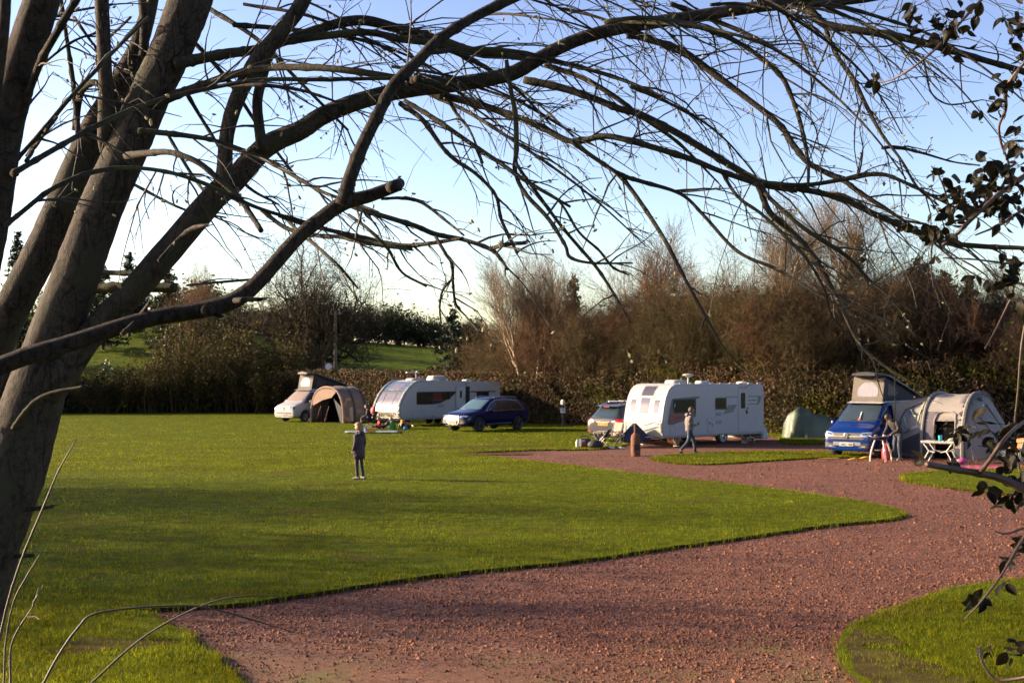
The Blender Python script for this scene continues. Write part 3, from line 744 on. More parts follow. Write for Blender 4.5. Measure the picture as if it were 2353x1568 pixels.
# ---- pole and round sign by the oak
M_pole = mat('weathered_wood', (.16, .12, .08), .8, var=.4, scale=2, bump=.4)
mb = MB(); d = 99; zt = CZ + (HZN - 714) / FPX * d
root = thing('utility_pole', 'plain wooden utility pole standing in front of the oak', 'pole', (wx(770, d), d, 0))
mb.tube([(0, 0, -.2), (0, 0, zt * .5), (0, 0, zt)], [.15, .135, .11], 10); mb.build('pole', M_pole, root, True)
mb = MB(); mb.box((0, 0, zt - .25), (.9, .09, .10)); mb.build('crossarm', M_pole, root)
mb = MB(); mb.lathe([(.03, 0), (.05, .03), (.03, .09), (.045, .12), (.02, .16)], 8, Matrix.Translation((-.35, 0, zt - .2)));
mb.build('insulator', mat('porcelain', (.4, .4, .38), .3), root, True)
mb = MB(); mb.lathe([(.03, 0), (.05, .03), (.03, .09), (.045, .12), (.02, .16)], 8, Matrix.Translation((.35, 0, zt - .2))); mb.build('insulator', bpy.data.materials['porcelain'], root, True)
d = 98; zc = CZ + (HZN - 842) / FPX * d
root = thing('road_sign', 'round white road sign with a red rim above the hedge', 'sign', (wx(755, d), d, 0))
MY = Matrix.Translation((0, -.05, zc)) @ Matrix.Rotation(math.pi / 2, 4, 'X')
mb = MB(); mb.lathe([(.33, -.012), (.335, 0), (.33, .012)], 28, MY); mb.build('rim', mat('sign_red', (.45, .05, .04), .45), root, True)
mb = MB(); mb.lathe([(.255, .005), (.255, .018)], 28, MY); mb.build('face', mat('sign_white', (.75, .76, .78), .45), root, True)
mb = MB(); mb.tube([(0, 0, 0), (0, 0, zc + .3)], .035, 8); mb.build('post', mat('galvanised_steel', (.45, .46, .47), .45, .8), root, True)
# ------------------------------------------------------------------ vehicles
def smat(name, col, rough=.35, metal=0.0, coat=0.0, var=.06, **k): return mat(name, col, rough, metal, var, 1.5, coat=coat, **k)
M_white = smat('white_paint', (.31, .305, .30), .45, spec=.2)
M_cwhite = smat('caravan_white', (.325, .32, .312), .5, var=.05, spec=.15)
M_blue = smat('blue_paint', (.002, .018, .118), .14, 0, spec=.5)
M_navy = smat('navy_paint', (.0018, .0040, .036), .16, 0, spec=.30)
M_grey = smat('grey_paint', (.040, .042, .055), .14, 0, spec=.5)
M_glass = smat('dark_glass', (.012, .014, .016), .06, 0, spec=.7)
M_glass2 = smat('windscreen_glass', (.03, .045, .055), .05, 0, spec=.9)
M_acryl = smat('tinted_acrylic', (.055, .050, .066), .05, .0, spec=.5)
M_black = smat('black_plastic', (.018, .018, .019), .55)
M_rubber = smat('rubber', (.014, .014, .014), .8)
M_alloy = smat('alloy', (.42, .42, .43), .3, .9)
M_dalloy = smat('dark_alloy', (.09, .09, .095), .35, .8)
M_chrome = smat('chrome', (.45, .44, .42), .22, 1.0)
M_silver = smat('silver_panel', (.30, .27, .22), .28, .75)
M_lamp = smat('headlamp', (.55, .57, .60), .08, .5, spec=.9)
M_red = smat('tail_lamp_red', (.50, .012, .012), .2, coat=.8)
M_plate_w = smat('white_plate', (.42, .40, .34), .4)
M_plate_y = smat('yellow_plate', (.45, .26, .02), .4)
M_glyph = smat('plate_black', (.03, .03, .03), .5)
M_greytrim = smat('grey_trim', (.13, .13, .135), .5)
M_canvasl = mat('pale_canvas', (.15, .13, .105), .85, var=.12, scale=5, bump=.25, bscale=14, trans=.15)
M_canvasd = mat('dark_canvas', (.013, .014, .019), .85, var=.12, scale=5, bump=.2, bscale=14)
M_roofdark = smat('dark_roof', (.020, .020, .024), .4)

def rpoly(pts, r=.04, n=4):
    """polygon with rounded corners; r may be a list"""
    out = []; k = len(pts)
    for i in range(k):
        p = Vector(pts[i]).to_2d(); a = Vector(pts[i - 1]).to_2d(); b = Vector(pts[(i + 1) % k]).to_2d(); rr = r[i] if hasattr(r, '__len__') else r
        u, v = (a - p), (b - p); q = min(rr, u.length * .49, v.length * .49)
        if q < 1e-4: out.append(tuple(p)); continue
        s, e = p + u.normalized() * q, p + v.normalized() * q
        for t in range(n + 1):
            t /= n; out.append(tuple((1 - t) ** 2 * s + 2 * t * (1 - t) * p + t * t * e))
    return out
def rect(x0, z0, x1, z1, r=.04): return rpoly([(x0, z0), (x1, z0), (x1, z1), (x0, z1)], r)

def car_loft(name, st, m, parent, sub=2, arches=()):
    """st: (x, zb, zbelt, zt, wb, w, wt) stations from the rear to the front"""
    V, F = [], []
    for (x, zb, ze, zt, wb, w_, wt) in st:
        half = [(0, zb), (wb * .7, zb), (wb, zb + .05), (w_, zb + (ze - zb) * .35), (w_ * .995, zb + (ze - zb) * .8), (w_ * .975, ze), ((w_ + wt) * .49, ze + (zt - ze) * .5), (wt, zt - min(.07, (zt - ze) * .3)), (wt * .86, zt - .008), (wt * .45, zt + .012), (0, zt + .018)]
        ring = [(x, -y, z) for y, z in half[::-1]][:-1] + [(x, y, z) for y, z in half][:-1]
        V += ring
    k = 20
    for i in range(len(st) - 1):
        for j in range(k): F.append((i * k + j, i * k + (j + 1) % k, (i + 1) * k + (j + 1) % k, (i + 1) * k + j))
    for (b, sgn) in ((0, 1), ((len(st) - 1) * k, -1)):
        # cap: strips between the two halves
        L = [b + 10 - j for j in range(11)]; Rr = [b + (10 + j) % k for j in range(11)]
        for j in range(10):
            q = [L[j], L[j + 1], Rr[j + 1], Rr[j]]; q = list(dict.fromkeys(q))
            if len(q) > 2: F.append(tuple(q if sgn > 0 else q[::-1]))
    me = bpy.data.meshes.new(name); me.from_pydata(V, [], F)
    bm = bmesh.new(); bm.from_mesh(me); bmesh.ops.recalc_face_normals(bm, faces=bm.faces); bm.to_mesh(me); bm.free()
    o = link(name, me); md = o.modifiers.new('s', 'SUBSURF'); md.levels = md.render_levels = sub
    cut = []
    for (x, y0, y1, r, z) in arches:
        mb = MB(); mb.lathe([(r, y0), (r, y1)], 28, Matrix.Translation((x, 0, z)) @ Matrix.Rotation(math.pi / 2, 4, 'X'))
        c = mb.build('cutter', M_black); cut.append(c); b = o.modifiers.new('b', 'BOOLEAN'); b.object = c; b.operation = 'DIFFERENCE'; b.solver = 'EXACT'
    dg = bpy.context.evaluated_depsgraph_get(); me2 = bpy.data.meshes.new_from_object(o.evaluated_get(dg)); me2.name = name
    o.modifiers.clear(); o.data = me2; bpy.data.meshes.remove(me)
    for c in cut: bpy.data.objects.remove(c)
    me2.materials.clear(); me2.materials.append(m); shade(me2, 35); o.parent = parent
    return o

class Skin:
    """lays thin panels (glass, lamps, grilles, badges) on a body by ray casting in its local axes"""
    AX = {'L': ((0, -1, 0), lambda a, b: (a, 6, b)), 'R': ((0, 1, 0), lambda a, b: (a, -6, b)), 'F': ((-1, 0, 0), lambda a, b: (8, a, b)), 'B': ((1, 0, 0), lambda a, b: (-8, a, b)), 'T': ((0, 0, -1), lambda a, b: (a, b, 8))}
    def __init__(s, o):
        bm = bmesh.new(); bm.from_mesh(o.data); s.t = BVHTree.FromBMesh(bm); bm.free()
    def hit(s, side, a, b):
        d, f = s.AX[side]; return s.t.ray_cast(Vector(f(a, b)), Vector(d))
    def panel(s, name, m, parent, side, poly, off=.006, grid=.09, thick=.012, label=None):
        n = len(poly); dense = []
        for i in range(n):
            p, q = Vector(poly[i]), Vector(poly[(i + 1) % n]); k = max(1, int((q - p).length / grid))
            dense += [tuple(p + (q - p) * t / k) for t in range(k)]
        xs = [p[0] for p in dense]; zs = [p[1] for p in dense]
        gx = np.arange(min(xs) + grid / 2, max(xs), grid); gz = np.arange(min(zs) + grid / 2, max(zs), grid)
        A, Bb = np.meshgrid(gx, gz); A, Bb = A.ravel(), Bb.ravel(); k = in_poly(A, Bb, dense)
        pts = [Vector(p) for p in dense] + [Vector((a, b)) for a, b in zip(A[k], Bb[k])]
        nb = len(dense); ed = [(i, (i + 1) % nb) for i in range(nb)]
        r = delaunay_2d_cdt(pts, ed, [], 1, 1e-5); v2, fc, orig = r[0], r[2], r[3]
        dv = Vector(s.AX[side][0]); top, nor = [], []; last = None
        for p in v2:
            h = s.hit(side, p[0], p[1])
            if h[0] is None:
                b = s.t.find_nearest(Vector(s.AX[side][1](p[0], p[1])) + dv * (7 if side in 'FB' else 5.1)); h = (b[0], b[1])
            nn = h[1].normalized()
            if nn.dot(dv) > 0: nn = -nn
            if nn.dot(dv) > -.15: nn = (nn - dv * .5).normalized()
            top.append(h[0] + nn * off); nor.append(nn)
        nv = len(top); V = top + [t - q * thick for t, q in zip(top, nor)]; F = [tuple(f) for f in fc]
        cnt = {}
        for f in fc:
            for i in range(len(f)):
                e = (f[i], f[(i + 1) % len(f)]); cnt[tuple(sorted(e))] = cnt.get(tuple(sorted(e)), 0) + 1
        for e, c in cnt.items():
            if c == 1: F.append((e[0], e[1], e[1] + nv, e[0] + nv))
        me = bpy.data.meshes.new(name); me.from_pydata([tuple(v) for v in V], [], F)
        bm = bmesh.new(); bm.from_mesh(me); bmesh.ops.recalc_face_normals(bm, faces=bm.faces)
        if bm.faces and sum((f.normal.dot(dv) * f.calc_area()) for f in bm.faces if len(f.verts) == 3) > 0:
            for f in bm.faces: f.normal_flip()
        bm.to_mesh(me); bm.free(); shade(me, 30)
        o = link(name, me, m, parent)
        if label: o['label'] = label
        return o

def wheel(parent, x, y, r, wd, rim_m=None, out=1, spokes=5):
    rim_m = rim_m or M_alloy
    T = Matrix.Translation((x, y, r)) @ Matrix.Rotation(-out * math.pi / 2, 4, 'X'); h = wd / 2; q = r * .68
    mb = MB(); mb.lathe([(q * .7, -h), (r * .93, -h), (r, -h * .6), (r, h * .6), (r * .93, h), (q * 1.02, h), (q, h * .6), (q * .95, -h * .4)], 28, T)
    t = mb.build('wheel', M_rubber, parent, True)
    mb = MB(); mb.lathe([(q * .2, h * .45), (q * .2, h * .86), (q * .10, h * .9)], 14, T)
    for i in range(spokes * 2):
        a = 2 * math.pi * (i // 2) / spokes + (.12 if i % 2 else -.12)
        b = 2 * math.pi * (i // 2) / spokes + (.26 if i % 2 else -.26)
        mb.bar(T @ Vector((q * .18 * math.cos(a), q * .18 * math.sin(a), h * .72)), T @ Vector((q * .93 * math.cos(b), q * .93 * math.sin(b), h * .72)), r * .05, 5)
    ring = [(q * .9, h * .3), (q * .9, h * .85), (q * 1.0, h * .98), (q * 1.02, h * .8), (q * 1.0, h * .3)]
    for j in range(4):
        for i in range(28):
            pass
    mb.lathe(ring, 28, T); mb.build('rim', rim_m, t, True)
    mb = MB(); mb.lathe([(q * .96, -h * .3), (q * .96, -h * .1)], 24, T); mb.build('brake_disc', M_black, t)
    return t

def place(px, py, head, anchor):
    g = G(px, py, -LIP if px > 1400 else 0); hx, hy = head; n = math.hypot(hx, hy); hx /= n; hy /= n
    ax, ay = anchor
    return (g.x - (hx * ax - hy * ay), g.y - (hy * ax + hx * ay), g.z), math.atan2(hy, hx)

def disc(c, r, n=20): return [(c[0] + r * math.cos(2 * math.pi * i / n), c[1] + r * math.sin(2 * math.pi * i / n)) for i in range(n)]
def glyphs(sk, parent, side, x0, x1, z0, z1, n, m, seed, name='lettering', grid=.05):
    """upright marks of the size and spacing of characters too small to read in the photograph, in one mesh"""
    g = random.Random(seed); w_ = (x1 - x0) / n; mb = MB(); dv = Vector(Skin.AX[side][0])
    for i in range(n):
        if i == int(n * .56): continue
        a = x0 + w_ * (i + .16); b = x0 + w_ * (i + .84); st = [(a, z0, a + w_ * .16, z1)]
        if g.random() < .7: st.append((b - w_ * .16, z0, b, z1))
        for zz in (z0, (z0 + z1) / 2, z1):
            if g.random() < .6: st.append((a, zz - (z1 - z0) * .07, b, zz + (z1 - z0) * .07))
        for (p, q, r, s) in st:
            h = sk.hit(side, (p + r) / 2, (q + s) / 2)
            if h[0] is None: continue
            c = h[0] - dv * .02
            sz = {'L': (r - p, .004, s - q), 'R': (r - p, .004, s - q), 'F': (.004, r - p, s - q), 'B': (.004, r - p, s - q)}[side]
            mb.box(c, sz)
    return mb.build(name, m, parent)

# ---- campervans -------------------------------------------------------------
def campervan(label, paint, loc, rz, front, cover=False):
    root = thing('campervan', label, 'campervan', loc, rz, 'pop top campervans')
    L2, W2 = 2.45, .95
    st = [(-2.84, .42, 1.05, 1.80, .80, .86, .70), (-2.82, .32, 1.05, 1.90, .86, .93, .74), (-2.70, .30, 1.07, 1.955, .90, .95, .77), (-1.2, .28, 1.08, 1.975, .90, .952, .785), (0, .28, 1.08, 1.975, .90, .952, .785),
          (.55, .28, 1.08, 1.965, .90, .952, .78), (.80, .28, 1.08, 1.91, .90, .95, .76), (1.22, .28, 1.08, 1.60, .90, .945, .79), (1.58, .28, 1.06, 1.30, .90, .94, .84), (1.72, .27, 1.02, 1.20, .90, .93, .85), (2.05, .26, .98, 1.11, .90, .92, .82), (2.28, .25, .90, 1.02, .88, .90, .80), (2.40, .24, .80, .93, .85, .87, .76), (2.45, .30, .66, .78, .72, .78, .66)]
    body = car_loft('body', st, paint, root, 2, [(1.50, .5, 1.2, .40, .36), (1.50, -1.2, -.5, .40, .36), (-1.9, .5, 1.2, .40, .36), (-1.9, -1.2, -.5, .40, .36)])
    sk = Skin(body)
    for (x, y) in ((1.50, .83), (1.50, -.83), (-1.9, .83), (-1.9, -.83)): wheel(root, x, y, .335, .22, M_dalloy if not cover else M_alloy, 1 if y > 0 else -1)
    # glass
    sk.panel('windscreen', mat('screen_cover', (.20, .155, .135), .55, var=.1, bump=.2, bscale=8) if cover else M_glass2, root, 'F', rpoly([(-.74, 1.285), (.74, 1.285), (.66, 1.86), (-.66, 1.86)], .06), .006)
    for side, s in (('L', 1), ('R', -1)):
        sk.panel('side_window', M_glass, root, side, rpoly([(1.42, 1.16), (.62, 1.16), (.62, 1.80), (.88, 1.80), (1.30, 1.44)], .05))
        sk.panel('side_window', M_glass, root, side, rect(-.75, 1.16, .50, 1.80, .06))
        sk.panel('side_window', M_glass, root, side, rect(-2.6, 1.16, -.85, 1.80, .06))
        sk.panel('sill_trim', M_black, root, side, rect(-1.45, .33, 1.05, .42, .02))
        sk.panel('quarter_light', M_glass, root, side, rpoly([(1.62, 1.10), (1.46, 1.12), (1.36, 1.36)], .02))
        m_ = MB(); m_.ball((1.22, s * 1.08, 1.20), .13, 10, .65, .8, 1.0); m_.bar((1.26, s * .90, 1.15), (1.22, s * 1.0, 1.17), .03); m_.build('mirror', paint, root, True)
        sk.panel('door_handle', M_black, root, side, rect(.66, .98, .86, 1.03, .02), .02)
    sk.panel('rear_window', M_glass, root, 'B', rect(-.62, 1.15, .62, 1.72, .08))
    # front end
    front(sk, root)
    # raised roof: bellows and lid
    h0, hx = 1.99, .62
    def zl(x): return 2.17 + (x + 2.6) / 3.35 * .88
    b = MB(); yw = .60
    prof = [(.70, h0 - .03), (.48, zl(.48) - .08), (-2.55, zl(-2.55) - .06), (-2.6, h0 - .03)]
    b.prism(prof, -yw, yw); bel = b.build('bellows', M_canvasd, root)
    sb = Skin(bel)
    fr = sb.panel('front_canvas', M_canvasl, root, 'F', rpoly([(-.60, h0 + .0), (.60, h0 + .0), (.60, 2.88), (.25, 2.80), (-.2, 2.78), (-.60, 2.90)], .02), .012)
    sk2 = Skin(fr)
    mv = mat('clear_vinyl', (.24, .23, .235), .06, 0, .08, 2, bump=.6, bscale=9, spec=.7)
    sk2.panel('vinyl_window', mv, fr, 'F', rpoly([(-.40, 2.17), (.42, 2.17), (.40, 2.50), (.18, 2.70), (-.16, 2.70), (-.38, 2.50)], .12), .01)
    sk2.panel('flap_seam', M_canvasl, fr, 'F', rect(-.58, 2.075, .58, 2.10, .008), .02)
    for side in 'LR': sb.panel('mesh_window', M_black, bel, side, rpoly([(.22, 2.2), (-.55, 2.2), (-.55, zl(-.55) - .25), (.18, zl(.18) - .25)], .05))
    lid = MB(); n = 14; V = []; F = []
    for i in range(n + 1):
        x = -2.75 + 3.65 * i / n; f = i / n; wd = .74 * (1 - .45 * max(0, (f - .8) / .2) ** 2.2)
        for (y, dz) in ((-1, -.02), (-.97, .035), (-.6, .075), (0, .095), (.6, .075), (.97, .035), (1, -.02), (.9, -.05), (0, -.05), (-.9, -.05)): V.append((x, y * wd, zl(x) + dz + .0 - .10 * max(0, (f - .82) / .18) ** 2))
    for i in range(n):
        for j in range(10): F.append((i * 10 + j, i * 10 + (j + 1) % 10, (i + 1) * 10 + (j + 1) % 10, (i + 1) * 10 + j))
    F += [tuple(range(10)), tuple(n * 10 + i for i in range(10))[::-1]]
    lid.add(V, F); lid.build('pop_top_roof', M_roofdark if not cover else M_roofdark, root, True)
    rl = MB(); rl.prism(rpoly([(.98, 1.935), (.55, 2.01), (-2.7, 2.01), (-2.7, 1.96), (.55, 1.95)], .02), -.68, .68); rl.build('roof_edge', smat('roof_edge', (.40, .36, .33), .4) if not cover else paint, root, False)
    us = MB(); us.box((-.2, 0, .30), (4.7, 1.5, .12)); us.build('underbody', M_black, root)
    return root, sk

def badge(sk, parent, y, z, r):
    h = sk.hit('F', y, z)[0]; T = Matrix.Translation(h + Vector((.03, 0, 0))) @ Matrix.Rotation(math.pi / 2, 4, 'Y')
    mb = MB(); mb.lathe([(r, -.03), (r, .012), (r * .86, .016), (r * .82, .004)], 24, T); b = mb.build('badge', M_chrome, parent, True)
    mb = MB(); x = h.x + .045; k = r * .9
    def seg(a, c): mb.bar((x, y + a[0] * k, z + a[1] * k), (x, y + c[0] * k, z + c[1] * k), r * .07, 5)
    for s in (-1, 1):
        seg((s * .30, .80), (0, .08)); seg((s * .82, .36), (s * .38, -.72)); seg((s * .38, -.72), (0, -.05))
    mb.build('badge_strokes', M_chrome, b); return b

def front_blue(sk, root):
    sk.panel('grille', M_black, root, 'F', rpoly([(-.62, .66), (.62, .66), (.74, .90), (-.74, .90)], .03), .008)
    for z in (.70, .745, .83, .87): sk.panel('grille_slat', M_greytrim, root, 'F', rect(-.60, z, .60, z + .012, .004), .016)
    sk.panel('grille_bar', M_chrome, root, 'F', rect(-.80, .765, .80, .80, .012), .024)
    for s in (-1, 1):
        lp = sk.panel('headlight', M_lamp, root, 'F', rpoly([(s * .50, .80), (s * .86, .815), (s * .87, .945), (s * .56, .90)][::s], .03), .014)
        sk.panel('headlamp_lens', M_glass2, lp, 'F', rpoly([(s * .56, .825), (s * .74, .83), (s * .74, .895), (s * .58, .88)][::s], .02), .022)
        sk.panel('fog_lamp', M_lamp, root, 'F', rect(s * .62 - .07, .405, s * .62 + .07, .44, .015), .012)
        sk.panel('bumper_intake', M_black, root, 'F', rpoly([(s * .42, .36), (s * .84, .38), (s * .84, .56), (s * .48, .50)][::s], .03), .006)
    sk.panel('lower_intake', M_greytrim, root, 'F', rect(-.52, .455, .52, .58, .03), .008)
    pl = sk.panel('number_plate', M_plate_w, root, 'F', rect(-.26, .435, .26, .555, .01), .03)
    glyphs(Skin(pl), pl, 'F', -.22, .22, .462, .53, 8, M_glyph, 3)
    badge(sk, root, 0, .80, .095)
    for s in (-.35, .35):
        h = sk.hit('F', s, 1.30)[0]
        mb = MB(); mb.tube([h + Vector((.03, 0, -.02)), h + Vector((-.03, .30, .06)), h + Vector((-.05, .5, .08))], .010, 5); mb.build('wiper', M_black, root)
    h = sk.hit('F', .10, 1.36)[0]; mb = MB(); mb.ball(h + Vector((.03, 0, 0)), .055, 8, .5, 1.3, .8); mb.build('dashboard_toy', smat('toy_red', (.45, .03, .03), .5), root, True)
    mb = MB(); h2 = sk.hit('F', .04, 1.62)[0]; mb.bar(h + Vector((.03, 0, .02)), h2 + Vector((.03, 0, 0)), .022); mb.build('parking_permit', smat('permit', (.55, .62, .5), .6), root)

def front_white(sk, root):
    sk.panel('grille', M_black, root, 'F', rpoly([(-.60, .77), (.60, .77), (.66, .89), (-.66, .89)], .02), .008)
    for z in (.80, .85): sk.panel('grille_slat', M_chrome, root, 'F', rect(-.58, z, .58, z + .014, .004), .018)
    for s in (-1, 1):
        lp = sk.panel('headlight', M_glass2, root, 'F', rpoly([(s * .36, .755), (s * .84, .765), (s * .86, .93), (s * .50, .90)][::s], .03), .014)
        for c in (.53, .72): sk.panel('headlamp_lens', M_lamp, lp, 'F', disc((s * c, .83), .055, 14), .024, .05)
    sk.panel('lower_intake', M_black, root, 'F', rect(-.66, .49, .66, .60, .03), .008)
    sk.panel('bumper_slot', M_black, root, 'F', rect(-.66, .36, .66, .40, .015), .008)
    pl = sk.panel('number_plate', M_plate_w, root, 'F', rect(-.26, .385, .26, .48, .01), .03)
    glyphs(Skin(pl), pl, 'F', -.22, .22, .405, .46, 8, M_glyph, 5)
    badge(sk, root, 0, .83, .085)

HEAD = (-.65, -.76)
loc, rz = place(2001, 1054, (-.64, -.77), (2.40, .90))
blue_van, sk_bv = campervan('bright blue campervan with raised pop top parked beside the grey awning', M_blue, loc, rz, front_blue)
loc, rz = place(676, 969.5, (-.60, -.80), (2.40, .90))
white_van, sk_wv = campervan('white campervan with raised dark pop top and covered windscreen', M_white, loc, rz, front_white, True)

# ---- blue SUV ----------------------------------------------------------------
def blue_suv():
    loc, rz = place(1073, 992.5, (-.66, -.75), (2.45, .93))
    root = thing('estate_car', 'dark blue estate car with chrome grille beside the open caravan door', 'car', loc, rz)
    st = [(-2.52, .55, .95, 1.10, .72, .80, .60), (-2.50, .42, .98, 1.22, .82, .90, .64), (-2.38, .36, 1.02, 1.40, .88, .95, .64), (-2.05, .32, 1.04, 1.60, .90, .975, .66), (-1.5, .30, 1.03, 1.70, .90, .98, .68), (-.6, .28, 1.01, 1.735, .90, .98, .69), (.1, .28, 1.0, 1.72, .90, .98, .685), (.50, .28, .99, 1.62, .90, .98, .68), (1.0, .28, .985, 1.33, .90, .975, .72), (1.28, .28, .97, 1.14, .90, .97, .80), (1.5, .28, .94, 1.08, .90, .965, .82), (2.0, .28, .88, 1.01, .90, .95, .78), (2.34, .28, .78, .93, .88, .90, .70), (2.46, .28, .68, .84, .80, .82, .62), (2.52, .36, .60, .72, .62, .66, .50)]
    body = car_loft('body', st, M_navy, root, 2, [(1.52, .45, 1.3, .425, .38), (1.52, -1.3, -.45, .425, .38), (-1.48, .45, 1.3, .425, .38), (-1.48, -1.3, -.45, .425, .38)])
    sk = Skin(body)
    for (x, y) in ((1.52, .85), (1.52, -.85), (-1.48, .85), (-1.48, -.85)): wheel(root, x, y, .375, .26, M_dalloy, 1 if y > 0 else -1)
    sk.panel('windscreen', smat('reflecting_glass', (.06, .11, .13), .05, spec=.8), root, 'F', rpoly([(-.72, 1.135), (.72, 1.135), (.62, 1.60), (-.62, 1.60)], .06))
    for side, s in (('L', 1), ('R', -1)):
        sk.panel('window_trim', M_chrome, root, side, rpoly([(1.05, 1.02), (-2.02, 1.07), (-1.62, 1.57), (-.6, 1.635), (.1, 1.61), (.5, 1.45)], .05), .004)
        w_ = sk.panel('side_window', M_glass, root, side, rpoly([(.96, 1.05), (-1.93, 1.10), (-1.6, 1.54), (-.6, 1.605), (.1, 1.58), (.48, 1.43)], .05), .012)
        for x in (.02, -.95): sk.panel('pillar', M_black, w_, side, rect(x - .035, 1.07, x + .035, 1.58, .01), .018)
        sk.panel('sill_trim', M_greytrim, root, side, rpoly([(1.0, .36), (-1.0, .36), (-.95, .43), (1.0, .40)], .02), .01)
        mb = MB(); mb.ball((.78, s * 1.07, 1.08), .12, 10, .6, .9, .75); mb.bar((.82, s * .9, 1.02), (.8, s * 1.0, 1.05), .03); mb.build('mirror', M_navy, root, True)
        for x in (.12, -.90): sk.panel('door_handle', M_navy, root, side, rect(x - .2, .86, x, .90, .015), .025)
        mb = MB(); mb.tube([(-1.7, s * .62, 1.70), (-1.2, s * .66, 1.765), (-.3, s * .66, 1.775), (.15, s * .64, 1.73)], .02, 6); mb.build('roof_rail', M_alloy, root, True)
        lp = sk.panel('headlight', M_lamp, root, 'F', rpoly([(s * .46, .72), (s * .84, .755), (s * .86, .83), (s * .47, .82)][::s], .02), .012)
        sk.panel('headlamp_lens', M_glass2, lp, 'F', rect(s * .62 - .10, .745, s * .62 + .10, .80, .02), .02)
        sk.panel('bumper_intake', M_black, root, 'F', rpoly([(s * .46, .40), (s * .84, .44), (s * .84, .58), (s * .48, .56)][::s], .03), .008)
        sk.panel('tail_light', M_red, root, 'B', rect(s * .62 - .17, .88, s * .62 + .17, 1.0, .03))
    fr = sk.panel('grille_frame', M_chrome, root, 'F', rpoly([(-.33, .36), (.33, .36), (.44, .52), (.40, .83), (-.40, .83), (-.44, .52)], .04), .03)
    g_ = Skin(fr); gr = g_.panel('grille', M_black, fr, 'F', rpoly([(-.28, .40), (.28, .40), (.385, .53), (.35, .795), (-.35, .795), (-.385, .53)], .03), .008)
    g2 = Skin(gr)
    for z in (.575, .625, .675, .725, .77): g2.panel('grille_slat', M_chrome, fr, 'F', rect(-.34, z - .009, .34, z + .009, .004), .014)
    pl = g2.panel('number_plate', M_plate_w, root, 'F', rect(-.26, .44, .26, .55, .01), .02); glyphs(Skin(pl), pl, 'F', -.22, .22, .465, .525, 8, M_glyph, 8)
    x = g2.hit('F', 0, .74)[0].x + .03; mb = MB()
    for i in range(4):
        mb.tube([(x, -.105 + .07 * i + .042 * math.cos(a), .735 + .042 * math.sin(a)) for a in np.linspace(0, 6.283, 14)], .007, 5)
    mb.build('ring_badge', M_chrome, root, True)
    sk.panel('bumper_blade', M_chrome, root, 'F', rect(-.55, .315, .55, .335, .008), .02)
    us = MB(); us.box((0, 0, .33), (4.4, 1.5, .10)); us.build('underbody', M_black, root)
    return root
blue_suv()

